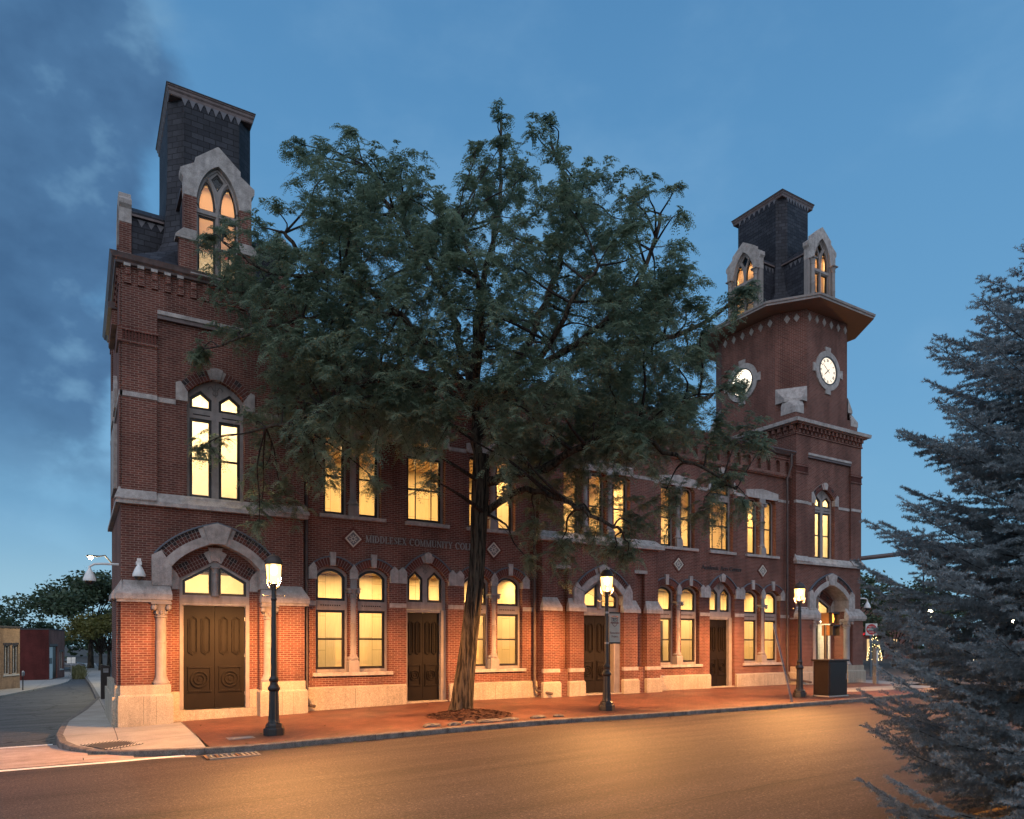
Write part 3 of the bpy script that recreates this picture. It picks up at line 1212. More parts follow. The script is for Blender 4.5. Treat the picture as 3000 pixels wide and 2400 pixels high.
def keystone(mb, F, xc, z0, z1, w0, w1, d0, d1, mat='stone', peak=0.0):
    p = [(xc - w0 / 2, z0), (xc + w0 / 2, z0), (xc + w1 / 2, z1)]
    if peak:
        p.append((xc, z1 + peak))
    p.append((xc - w1 / 2, z1))
    mb.prism(F, p, d0, d1, mat, nm='keystone')


def ironwork(mb, F, xc, zc, s, d):
    """wrought scroll ornament on the arch tympanum"""
    def P(u, z):
        return F(xc + u * s, d, zc + z * s)
    mb.tube([P(0, -1), P(0, 1)], .012 * s * 2, 'black_iron', 5)
    for sg in (-1, 1):
        mb.tube([P(sg * x, z) for x, z in ((.08, -.75), (.3, -.65), (.38, -.4), (.28, -.15), (.1, -.1))], .014 * s * 2, 'black_iron', 5)
        mb.tube([P(sg * x, z) for x, z in ((.1, .05), (.35, .1), (.45, .4), (.62, .62), (.85, .5), (1.05, .15), (.98, .0))], .014 * s * 2, 'black_iron', 5)


def column(x, y, z0, z1, r, name='column', volutes=True, base_h=None, mat='trim'):
    """engaged column with moulded base and leafy capital"""
    mb = MB()
    H = z1 - z0
    b = base_h if base_h else 0.0
    if b:
        mb.wbox(x - r * 1.45, x + r * 1.45, y - r * 1.45, y + r * 1.45, z0, z0 + b * .8, mat)
        mb.hexa([(x - r * 1.45, y - r * 1.45, z0 + b * .8), (x + r * 1.45, y - r * 1.45, z0 + b * .8), (x + r * 1.45, y + r * 1.45, z0 + b * .8), (x - r * 1.45, y + r * 1.45, z0 + b * .8),
                 (x - r * 1.1, y - r * 1.1, z0 + b), (x + r * 1.1, y - r * 1.1, z0 + b), (x + r * 1.1, y + r * 1.1, z0 + b), (x - r * 1.1, y + r * 1.1, z0 + b)], mat)
    zb = z0 + b
    c = 3.0 * r
    mb.lathe(x, y, [(r * 1.55, zb), (r * 1.6, zb + .05 * r * 8), (r * 1.3, zb + .1 * r * 8), (r * 1.2, zb + .14 * r * 8), (r * 1.02, zb + .2 * r * 8),
                    (r, zb + (z1 - zb) * .5), (r * 1.06, zb + (z1 - zb) * .5 + .01), (r * 1.06, zb + (z1 - zb) * .5 + .04), (r * .98, zb + (z1 - zb) * .5 + .05),
                    (r * .95, z1 - c), (r * 1.15, z1 - c + .02), (r * 1.15, z1 - c + .05), (r * .98, z1 - c + .07), (r * 1.05, z1 - c * .55), (r * 1.5, z1 - .16 * c)], mat, 18)
    mb.wbox(x - r * 1.75, x + r * 1.75, y - r * 1.75, y + r * 1.75, z1 - .15 * c, z1, mat)
    if volutes:
        for sx in (-1, 1):
            for sy in (-1, 1):
                px_, py_ = x + sx * r * 1.25, y + sy * r * 1.25
                mb.lathe(px_, py_, [(.02, z1 - .55 * c), (r * .5, z1 - .45 * c), (r * .55, z1 - .32 * c), (r * .4, z1 - .2 * c), (.02, z1 - .16 * c)], mat, 8)
        for i in range(8):
            a = PI * i / 4
            mb.lathe(x + math.cos(a) * r * 1.05, y + math.sin(a) * r * 1.05, [(.01, z1 - c + .1), (r * .28, z1 - c * .75), (r * .3, z1 - c * .6), (.01, z1 - c * .5)], mat, 6)
    return mb.build(name, BLD, smooth=True)


def leaf_door(x0, x1, z0, z1, y, leaves=2, glazed=False, label=None):
    F = Fr('front', y)
    mb = MB()
    w = (x1 - x0) / leaves
    parts = []
    for i in range(leaves):
        a, b = x0 + i * w + .004, x0 + (i + 1) * w - .004
        mb.box(F, a, b, 0, .06, z0, z1, 'door_paint')
    o = mb.build('door', BLD, bevel=.004)
    if label:
        o['label'] = label
    pm = MB()
    H = z1 - z0
    for i in range(leaves):
        a, b = x0 + i * w + .004, x0 + (i + 1) * w - .004
        m = (b - a)
        # two tall hexagonal panels
        for c in (.29, .71):
            xc = a + m * c
            hw, zt, zb = m * .155, z0 + H * .905, z0 + H * .52
            P = [(xc, zb), (xc + hw, zb + hw * .75), (xc + hw, zt - hw * .75), (xc, zt), (xc - hw, zt - hw * .75), (xc - hw, zb + hw * .75)]
            pm.ring(F, P, inset(P, .030), -.050, .002, 'door_paint')
            pm.ring(F, inset(P, .045), inset(P, .062), -.022, .002, 'door_paint')
            pm.prism(F, inset(P, .085), -.018, .002, 'door_paint')
        # lower panel with roundel
        u0, u1, v0, v1 = a + m * .13, b - m * .13, z0 + H * .17, z0 + H * .405
        P = [(u0, v0), (u1, v0), (u1, v1), (u0, v1)]
        pm.ring(F, P, inset(P, .03), -.045, .002, 'door_paint')
        pm.box(F, u0 - .02, u1 + .02, -.04, .002, v1 - .015, v1 + .03, 'door_paint')
        pm.box(F, u0 - .02, u1 + .02, -.04, .002, v0 - .03, v0 + .015, 'door_paint')
        xc, zc = (u0 + u1) / 2, (v0 + v1) / 2
        rr = min(u1 - u0, v1 - v0) * .40
        circ = lambda r: [(xc + r * math.cos(2 * PI * k / 24), zc + r * math.sin(2 * PI * k / 24)) for k in range(24)]
        pm.ring(F, circ(rr), circ(rr * .84), -.055, .002, 'door_paint')
        pm.ring(F, circ(rr * .62), circ(rr * .46), -.045, .002, 'door_paint')
        pm.prism(F, circ(rr * .22), -.03, .002, 'door_paint')
    pm.build('panel_moulding', o, bevel=.004)
    hm = MB()
    xh = x0 + w
    if leaves > 1:
        for k in (0.12, .5, .86):
            hm.box(F, x1 - .012, x1 + .012, -.03, -.004, z0 + H * k, z0 + H * k + .12, 'steel')
        hm.build('hinge', o)
    return o


class Split:
    """like MB, but every call becomes a part of its own (nm = its name; same key = same part)"""
    def __init__(self, default='stone_block'):
        self.d, self.parts = default, []

    def __getattr__(self, meth):
        def call(*a, nm=None, key=None, **k):
            for n, kk, m in self.parts:
                if key is not None and kk == key:
                    break
            else:
                m = MB()
                self.parts.append((nm or self.d, key, m))
            getattr(m, meth)(*a, **k)
        return call

    def finish(self, bevel=0.0):
        for n, _, m in self.parts:
            m.build(n, BLD, bevel=bevel)




def room(x0, x1, y0, y1, z0, z1, watts, wall='panel', ceil='slat_wood', open_top=False, col=None, lamps=1):
    mb = MB()
    V = [(x0, y0, z0), (x1, y0, z0), (x1, y1, z0), (x0, y1, z0), (x0, y0, z1), (x1, y0, z1), (x1, y1, z1), (x0, y1, z1)]
    mb.add(V, [(0, 1, 2, 3)], 'room_floor')
    mb.add(V, [(4, 5, 6, 7)], 'plenum' if ceil == 'slat_wood' else 'plaster')
    mb.add(V, [(3, 2, 6, 7), (0, 3, 7, 4), (1, 2, 6, 5)], wall)
    if ceil == 'slat_wood':
        n = int((x1 - x0) / .26)
        for i in range(n):
            u = x0 + (x1 - x0) * i / n
            mb.wbox(u, u + .19, y0 + .05, y1 - .02, z1 - .10, z1 - .04, 'slat_wood')
    o = mb.build('interior', BLD, fixn=False)
    for i in range(lamps):
        l = bpy.data.lights.new('RoomLight', 'AREA')
        l.shape = 'RECTANGLE'
        l.size = (x1 - x0) * .7 / lamps
        l.size_y = .35
        l.energy = watts * ROOM_GAIN / lamps
        l.color = col or ROOM_COL
        lo = bpy.data.objects.new('RoomLight', l)
        COL.objects.link(lo)
        lo.location = (x0 + (x1 - x0) * (i + .5) / lamps, (y0 + y1) / 2, z1 - .14)
    return o


# ---------------------------------------------------------------- the two long sections
def section(xc, k, x0, x1, lit=1.0):
    """one storeyed section: pair | door | pair.  xc door centre, k horizontal scale"""
    S = lambda u: xc + u * k
    F = FC
    holes = []
    st, br, vb = Split(), MB(), None
    pairs = [-2.775, 2.785]
    for pc in pairs:
        for s in (-.725, .725):
            a, b = S(pc + s) - .57 * k, S(pc + s) + .57 * k
            arch = seg_arch(a, b, 4.74, 5.02)
            holes.append(opening(a, b, 1.41, arch))
            # window inside the opening
            up = opening(a + .07, b - .07, 3.84, seg_arch(a + .07, b - .07, 4.66, 4.93))
            lo = [(a + .07, 1.50), (b - .07, 1.50), (b - .07, 3.52), (a + .07, 3.52)]
            window(F, opening(a - .02, b + .02, 1.38, offset_line(arch, .02)), [lo, up], .22, rails=[(a + .1, b - .1, 2.53)], thick=.11)
            # denticulated transom ornament
            for q in range(9):
                uu = a + .22 + (b - a - .5) * q / 8
                vb_x = uu
                st.box(F, vb_x, vb_x + .045, .20, .225, 3.66, 3.70, 'brick_dark', nm='transom_ornament', key=('to', a))
            voussoirs(vb, F, arch, 0, .27, -.035, .14, .08, skip=.10)
            st.band(F, offset_line(arch, .27), offset_line(arch, .315), -.075, .05, 'lead', nm='drip_mould')
            keystone(st, F, (a + b) / 2, 5.0, 5.46, .17, .21, -.085, .12)
    # pointed door bay
    da, db = S(-.82), S(.82)
    darch = pt_arch(da, db, 4.62, 5.34, 8, .22)
    holes.append(opening(da, db, .05, darch))
    voussoirs(vb, F, darch, 0, .27, -.035, .16, .08, skip=.13)
    st.band(F, offset_line(darch, .27), offset_line(darch, .32), -.085, .05, 'lead', nm='drip_mould')
    keystone(st, F, S(0), 5.28, 5.60, .20, .30, -.095, .14, peak=.09)
    zg = walk_z(xc, 23.5) + .02
    # transom plate with two lancets + ironwork
    m = .09
    l1 = [(da + .14, 3.88), (S(0) - m, 3.88), (S(0) - m, 4.74), ((da + .14 + S(0) - m) / 2, 5.02), (da + .14, 4.74)]
    l2 = [(S(0) + m, 3.88), (db - .14, 3.88), (db - .14, 4.74), ((db - .14 + S(0) + m) / 2, 5.02), (S(0) + m, 4.74)]
    window(F, opening(da - .02, db + .02, 3.60, offset_line(darch, .02)), [l1, l2], .22)
    iw = MB()
    ironwork(iw, F, S(0), 5.09, .19, .20)
    iw.build('iron_scroll', BLD)
    # door frame
    fr = MB()
    fr.box(F, da - .01, da + .11, .16, .42, zg, 3.598, 'trim')
    fr.box(F, db - .20, db + .01, .16, .42, zg, 3.598, 'trim')
    fr.box(F, da + .11, db - .20, .20, .42, 3.50, 3.597, 'trim')
    fr.box(F, da - .01, db + .01, .0, .44, zg - .25, zg + .04, 'granite')
    fr.build('door_frame', BLD, bevel=.01)
    leaf_door(da + .115, db - .205, zg + .05, 3.495, YC + .32)
    # stone caps that carry the arches
    for pc in pairs:
        for off, w, kind in ((-1.43, .28, 'end'), (0, .29, 'mid'), (1.43, .28, 'end')):
            u = S(pc + off)
            if kind == 'mid':
                st.prism(F, [(u - .145, 4.58), (u + .145, 4.58), (u + .145, 4.86), (u, 5.09), (u - .145, 4.86)], -.09, .25, 'stone', nm='arch_cap')
                st.box(F, u - .115, u + .115, -.05, .27, 4.27, 4.58, 'trim', nm='cap_block')
    u0, u1 = S(-2.775 - 1.43 - .13), S(-2.775 - 1.43 + .155)
    st.prism(F, [(u0, 4.52), (u1, 4.52), (u1, 4.9), (u1 - .10, 5.10), (u0, 4.9)], -.09, .2, 'stone', nm='arch_cap')
    u0, u1 = S(2.785 + 1.43 - .155), S(2.785 + 1.43 + .16)
    st.prism(F, [(u0, 4.52), (u1, 4.52), (u1, 4.86), (u0 + .16, 5.05), (u0, 4.86)], -.09, .2, 'stone', nm='arch_cap')
    for sg in (-1, 1):
        a, b = sorted((S(sg * .83), S(sg * 1.46)))
        w = (b - a)
        st.prism(F, [(a, 4.50), (b, 4.50), (b, 4.92), (b - w * .25, 5.09), (b - w * .5, 4.94), (a + w * .25, 5.09), (a, 4.92)], -.10, .2, 'stone', nm='arch_cap', key=('cap', a))
        st.box(F, (a + b) / 2 - .006, (a + b) / 2 + .006, -.104, -.09, 4.55, 4.92, 'earth', nm='arch_cap', key=('cap', a))
        # belt between bays
        st.box(F, a, b, -.03, .1, 3.64, 3.80, 'stone', nm='belt_course')
    st.box(F, x0 + .02, S(-2.775 - 1.30), -.03, .1, 3.64, 3.80, 'stone', nm='belt_course')
    st.box(F, S(2.785 + 1.30), x1 - .02, -.03, .1, 3.64, 3.80, 'stone', nm='belt_course')
    # sills
    for pc in pairs:
        st.box(F, S(pc) - 1.41 * k, S(pc) + 1.41 * k, -.12, .2, 1.28, 1.405, 'stone', nm='window_sill')
    # upper floor
    pcs = [(-2.79, 0), (2.74, 0)]
    for pc, _ in pcs:
        for s in (-.60, .60):
            a, b = S(pc + s) - .415 * k, S(pc + s) + .415 * k
            poly = [(a, 6.74), (b, 6.74), (b, 9.36), (b - .12, 9.52), (a + .12, 9.52), (a, 9.36)]
            holes.append(poly)
            hl = inset(poly, .05)
            window(F, inset(poly, -.02), [hl], .22, rails=[(a + .06, b - .06, 8.09)])
        st.box(F, S(pc) - 1.17 * k, S(pc) + 1.17 * k, -.12, .2, 6.61, 6.735, 'stone', nm='window_sill')
        st.prism(F, [(S(pc) - 1.16 * k, 9.60), (S(pc) - 1.02 * k, 9.53), (S(pc) + 1.02 * k, 9.53), (S(pc) + 1.16 * k, 9.60), (S(pc) + 1.16 * k, 9.88), (S(pc), 10.02), (S(pc) - 1.16 * k, 9.88)], -.05, .2, 'stone', nm='window_lintel')
        st.box(F, S(pc) - .20 * k, S(pc) + .20 * k, -.06, .25, 9.30, 9.528, 'trim', nm='cap_block')
    a, b = S(-.80), S(.72)
    uarch = pt_arch(a, b, 9.86, 10.45, 8, .22)
    holes.append(opening(a, b, 6.74, uarch))
    lo = [(a + .08, 6.82), (b - .08, 6.82), (b - .08, 9.16), (a + .08, 9.16)]
    up = opening(a + .08, b - .08, 9.46, pt_arch(a + .08, b - .08, 9.82, 10.33, 6, .22))
    w3 = (b - a - .16)
    window(F, opening(a - .02, b + .02, 6.72, offset_line(uarch, .02)), [lo, up], .22, rails=[(a + .1, b - .1, 7.97)],
           bars=[(a + .08 + w3 * .27, 6.88, 9.1), (a + .08 + w3 * .73, 6.88, 9.1), (a + .08 + w3 * .5, 9.5, 10.2)])
    voussoirs(vb, F, uarch, 0, .27, -.035, .16, .08, skip=.13)
    keystone(st, F, (a + b) / 2, 10.40, 10.72, .2, .3, -.09, .14, peak=.08)
    for sg, q in ((-1, a), (1, b)):
        st.prism(F, [(q - .15 if sg < 0 else q - .02, 9.56), (q + .02 if sg < 0 else q + .15, 9.56), (q + .02 if sg < 0 else q + .15, 9.95), ((q - .07) if sg < 0 else q + .07, 10.12), (q - .15 if sg < 0 else q - .02, 9.95)], -.06, .2, 'stone', nm='arch_cap')
    st.box(F, a - .08, b + .13, -.12, .2, 6.60, 6.735, 'stone', nm='window_sill')
    # belts on the upper floor
    for (p, q) in ((x0 + .02, S(-2.79 - 1.16)), (S(-2.79 + 1.16), a - .15), (b + .15, S(2.74 - 1.16)), (S(2.74 + 1.16), x1 - .02)):
        st.box(F, p, q, -.03, .1, 9.50, 9.64, 'stone', nm='belt_course')
    br.wall(F, [(x0, -.3), (x1, -.3), (x1, 12.0), (x0, 12.0)], holes, 0, .235, 'brick')
    # plinth
    for (p, q, r) in ((x0 + .01, da - .03, 0), (db + .04, x1 - .01, 0)):
        F_ = F
        br_z = 0.93 if q < xc else 0.90
        st.box(F_, p, q, -.12, .15, -.2, br_z - .06, 'granite', nm='plinth', key=('pl', p))
        st.hexa([F_(p, -.12, br_z - .06), F_(q, -.12, br_z - .06), F_(q, .02, br_z - .06), F_(p, .02, br_z - .06), F_(p, -.035, br_z), F_(q, -.035, br_z), F_(q, .02, br_z), F_(p, .02, br_z)], 'granite', nm='plinth', key=('pl', p))
        nj = 2
        for j in range(1, nj):
            u = p + (q - p) * j / nj
            st.box(F_, u - .005, u + .005, -.1235, -.1, .1, br_z - .08, 'earth', nm='plinth', key=('pl', p))
    # arcaded corbel table and gutter
    nh = 13
    hs = []
    W_ = x1 - x0
    for i in range(nh):
        c = x0 + W_ * (i + .5) / nh
        hw = .17
        hs.append(opening(c - hw, c + hw, 10.98, seg_arch(c - hw, c + hw, 11.40, 11.56, 6)))
    br.wall(F, [(x0, 10.80), (x1, 10.80), (x1, 11.84), (x0, 11.84)], hs, -.16, .155, 'brick')
    br.box(F, x0, x1, -.162, -.002, 10.74, 10.80, 'brick')
    br.box(F, x0, x1, -.21, -.161, 10.80, 10.90, 'brick')
    br.box(F, x0, x1, -.22, -.161, 11.64, 11.72, 'brick')
    br.build('brick_wall', BLD)
    st.finish(.008)
    co = MB()
    P = [(-.16, 11.84), (-.30, 11.86), (-.38, 11.95), (-.46, 12.03), (-.46, 12.08), (.2, 12.10), (.2, 11.84)]
    co.add([F(x0 + .005, d, z) for d, z in P] + [F(x1 - .005, d, z) for d, z in P], [tuple(range(7)), tuple(range(13, 6, -1))] + [(i, (i + 1) % 7, (i + 1) % 7 + 7, i + 7) for i in range(7)], 'cornice_metal')
    co.build('cornice', BLD)
    rf = MB()
    rf.hexa([(x0, 23.5, 12.05), (x1, 23.5, 12.05), (x1, 36, 12.3), (x0, 36, 12.3), (x0, 23.5, 12.12), (x1, 23.5, 12.12), (x1, 30, 13.0), (x0, 30, 13.0)], 'roof_dark')
    rf.build('roof', BLD)
    # engaged columns
    for pc in pairs:
        column(S(pc), YC + .07, 1.405, 4.27, .125, base_h=.42)
    for pc, _ in pcs:
        column(S(pc), YC + .06, 6.735, 9.31, .125, base_h=.40)
    # ornamental diamond tiles
    for u in (-2.79, 2.76):
        dm = MB()
        cx, cz, r = S(u), 5.96, .29
        D = lambda r_: [(cx, cz - r_), (cx + r_, cz), (cx, cz + r_), (cx - r_, cz)]
        dm.ring(F, D(r * 1.42), D(r * 1.05), -.02, .02, 'voussoir')
        dm.ring(F, D(r), D(r * .82), -.055, .02, 'tile_cream')
        dm.prism(F, D(r * .82), -.03, .02, 'tile_grey')
        for i in range(8):
            a_ = PI * i / 4
            q = r * .40
            x_, z_ = cx + q * math.cos(a_), cz + q * math.sin(a_)
            e = r * .085
            dm.prism(F, [(x_, z_ - e), (x_ + e, z_), (x_, z_ + e), (x_ - e, z_)], -.045, -.028, 'tile_cream')
        dm.ring(F, [(cx + r * .27 * math.cos(PI * i / 6), cz + r * .27 * math.sin(PI * i / 6)) for i in range(12)], [(cx + r * .17 * math.cos(PI * i / 6), cz + r * .17 * math.sin(PI * i / 6)) for i in range(12)], -.045, -.028, 'tile_cream')
        dm.build('diamond_tile', BLD)
    # rooms
    room(x0 + .05, x1 - .13, YC + .42, YC + 3.2, .45, 5.12, 235 * lit, lamps=4)
    room(x0 + .05, x1 - .13, YC + .34, YC + 4.6, 6.2, 9.85, 230 * lit, lamps=4)


S1 = (6.2, 15.56)
S2 = (21.66, 31.08)
section(10.84, 1.0, *S1)
section(26.17, 1.03, *S2, lit=.95)

# lettering on the two sections: roman capitals with thick stems, hairlines and serifs
def roman(mb, F, txt, u0, z0, h, width, mat, d0=-.035, d1=-.008):
    TH, TN, SF = .16, .06, .05

    def bar(P, x0, y0, x1, y1, w, ends=''):
        dx, dy = x1 - x0, y1 - y0
        l = math.hypot(dx, dy)
        if abs(dy) > abs(dx):
            P.append([(x0 - w / 2, y0), (x0 + w / 2, y0), (x1 + w / 2, y1), (x1 - w / 2, y1)])
        else:
            P.append([(x0, y0 - w / 2), (x1, y1 - w / 2), (x1, y1 + w / 2), (x0, y0 + w / 2)])
        for e, (x, y) in (('a', (x0, y0)), ('b', (x1, y1))):
            if e in ends:
                yy = (0, SF) if y < .5 else (1 - SF, 1)
                P.append([(x - w / 2 - .09, yy[0]), (x + w / 2 + .09, yy[0]), (x + w / 2 + .09, yy[1]), (x - w / 2 - .09, yy[1])])

    def arc(P, cx, a0, a1, rx, th=TH, n=12):
        pts = [a0 + (a1 - a0) * i / n for i in range(n + 1)]
        o = [(cx + rx * math.cos(a), .5 + .52 * math.sin(a)) for a in pts]
        i_ = [(cx + (rx - th) * math.cos(a), .5 + .45 * math.sin(a)) for a in pts]
        for k in range(n):
            P.append([o[k], o[k + 1], i_[k + 1], i_[k]])

    def glyph(c):
        P = []
        if c == 'I':
            bar(P, .17, 0, .17, 1, TH, 'ab'); w = .34
        elif c == 'M':
            bar(P, .12, 0, .12, 1, TN, 'a'); bar(P, .12, 1, .46, .02, TH * .9); bar(P, .46, .02, .82, 1, TN); bar(P, .82, 0, .82, 1, TH, 'ab'); w = 1.0
        elif c == 'D':
            bar(P, .16, 0, .16, 1, TH, 'ab'); arc(P, .26, -PI / 2, PI / 2, .50); w = .82
        elif c == 'L':
            bar(P, .16, 0, .16, 1, TH, 'ab'); bar(P, .16, .03, .60, .03, TN); bar(P, .58, 0, .58, .24, TN); w = .66
        elif c == 'E':
            bar(P, .16, 0, .16, 1, TH, 'ab'); bar(P, .16, .03, .60, .03, TN); bar(P, .16, .97, .58, .97, TN); bar(P, .16, .5, .44, .5, TN)
            bar(P, .59, 0, .59, .24, TN); bar(P, .57, .76, .57, 1, TN); bar(P, .44, .38, .44, .62, TN); w = .68
        elif c == 'S':
            pts = [(.50, .78, .06), (.42, .93, .07), (.28, .97, .08), (.15, .88, .12), (.13, .74, .14), (.24, .60, .15), (.38, .46, .15), (.50, .30, .14), (.47, .12, .12), (.32, .03, .08), (.18, .06, .07), (.10, .22, .06)]
            for a, b in zip(pts[:-1], pts[1:]):
                P.append([(a[0] - a[2] / 2, a[1]), (a[0] + a[2] / 2, a[1] + .03), (b[0] + b[2] / 2, b[1] + .03), (b[0] - b[2] / 2, b[1])])
            w = .60
        elif c == 'X':
            bar(P, .12, 1, .66, 0, TH, 'ab'); bar(P, .64, 1, .12, 0, TN, 'ab'); w = .78
        elif c in 'CG':
            arc(P, .46, PI * .28, PI * 1.72, .42, n=16)
            bar(P, .74, .70, .74, .98, TN)
            if c == 'G':
                bar(P, .70, .08, .70, .44, TH, 'b'); P.append([(.54, .42), (.84, .42), (.84, .47), (.54, .47)])
            w = .86
        elif c == 'O':
            arc(P, .46, 0, 2 * PI, .43, n=22); w = .92
        elif c == 'U':
            bar(P, .16, .28, .16, 1, TH, 'b'); bar(P, .68, .28, .68, 1, TN, 'b')
            for k in range(8):
                a, b = PI + PI * k / 8, PI + PI * (k + 1) / 8
                P.append([(.42 + .33 * math.cos(a), .3 + .31 * math.sin(a)), (.42 + .33 * math.cos(b), .3 + .31 * math.sin(b)), (.43 + .23 * math.cos(b), .3 + .25 * math.sin(b)), (.43 + .23 * math.cos(a), .3 + .25 * math.sin(a))])
            w = .84
        elif c == 'N':
            bar(P, .13, 0, .13, 1, TN, 'a'); bar(P, .13, 1, .74, .02, TH); bar(P, .74, 0, .74, 1, TN, 'b'); w = .88
        elif c == 'T':
            bar(P, .36, 0, .36, 1, TH, 'a'); bar(P, .03, .97, .69, .97, TN); bar(P, .05, .76, .05, 1, TN); bar(P, .67, .76, .67, 1, TN); w = .74
        elif c == 'Y':
            bar(P, .38, 0, .38, .45, TH, 'a'); bar(P, .38, .42, .12, 1, TH * .9, 'b'); bar(P, .40, .42, .66, 1, TN, 'b'); w = .78
        else:
            w = .38
        return P, w
    tot = sum(glyph(c)[1] + .07 for c in txt)
    sx = width / tot
    x = u0
    for c in txt:
        P, w = glyph(c)
        for q in P:
            mb.prism(F, [(x + a * sx, z0 + b * h) for a, b in q], d0, d1, mat)
        x += (w + .07) * sx


mb = MB()
roman(mb, FC, 'MIDDLESEX COMMUNITY COLLEGE', 8.50, 5.88, .24, 4.72, 'letter_metal')
mb.build('lettering', BLD, fixn=False)
mb = MB()
put_text(mb, FC, 'Academic Arts Center', .30, 24.78, -.02, 5.83, 'letter_dark', width=2.72)
mb.build('lettering', BLD, fixn=False)

# notices glimpsed inside
mb = MB()
mb.wbox(11.55, 11.93, YC + 4.52, YC + 4.56, 7.62, 8.22, 'sign_white')
mb.wbox(11.55, 11.63, YC + 4.50, YC + 4.517, 7.62, 8.22, 'sign_red')
mb.wbox(11.72, 11.86, YC + 4.50, YC + 4.517, 7.75, 7.85, 'black_iron')
mb.wbox(11.72, 11.86, YC + 4.50, YC + 4.517, 8.0, 8.08, 'sign_red')
mb.build('wall_notice', BLD)
mb = MB()
mb.wbox(24.6, 25.0, YC + 2.9, YC + 2.94, 3.95, 4.2, 'exit_green')
mb.build('exit_sign', BLD)
mb = MB()
mb.wbox(23.4, 23.6, YC + 3.0, YC + 3.08, 1.0, 3.4, 'sash')
mb.wbox(29.3, 29.6, YC + 3.0, YC + 3.08, 1.2, 3.3, 'sash')
mb.wbox(25.0, 25.2, YC + 3.0, YC + 3.08, 1.4, 3.5, 'bronze_grille')
mb.build('interior_post', BLD)

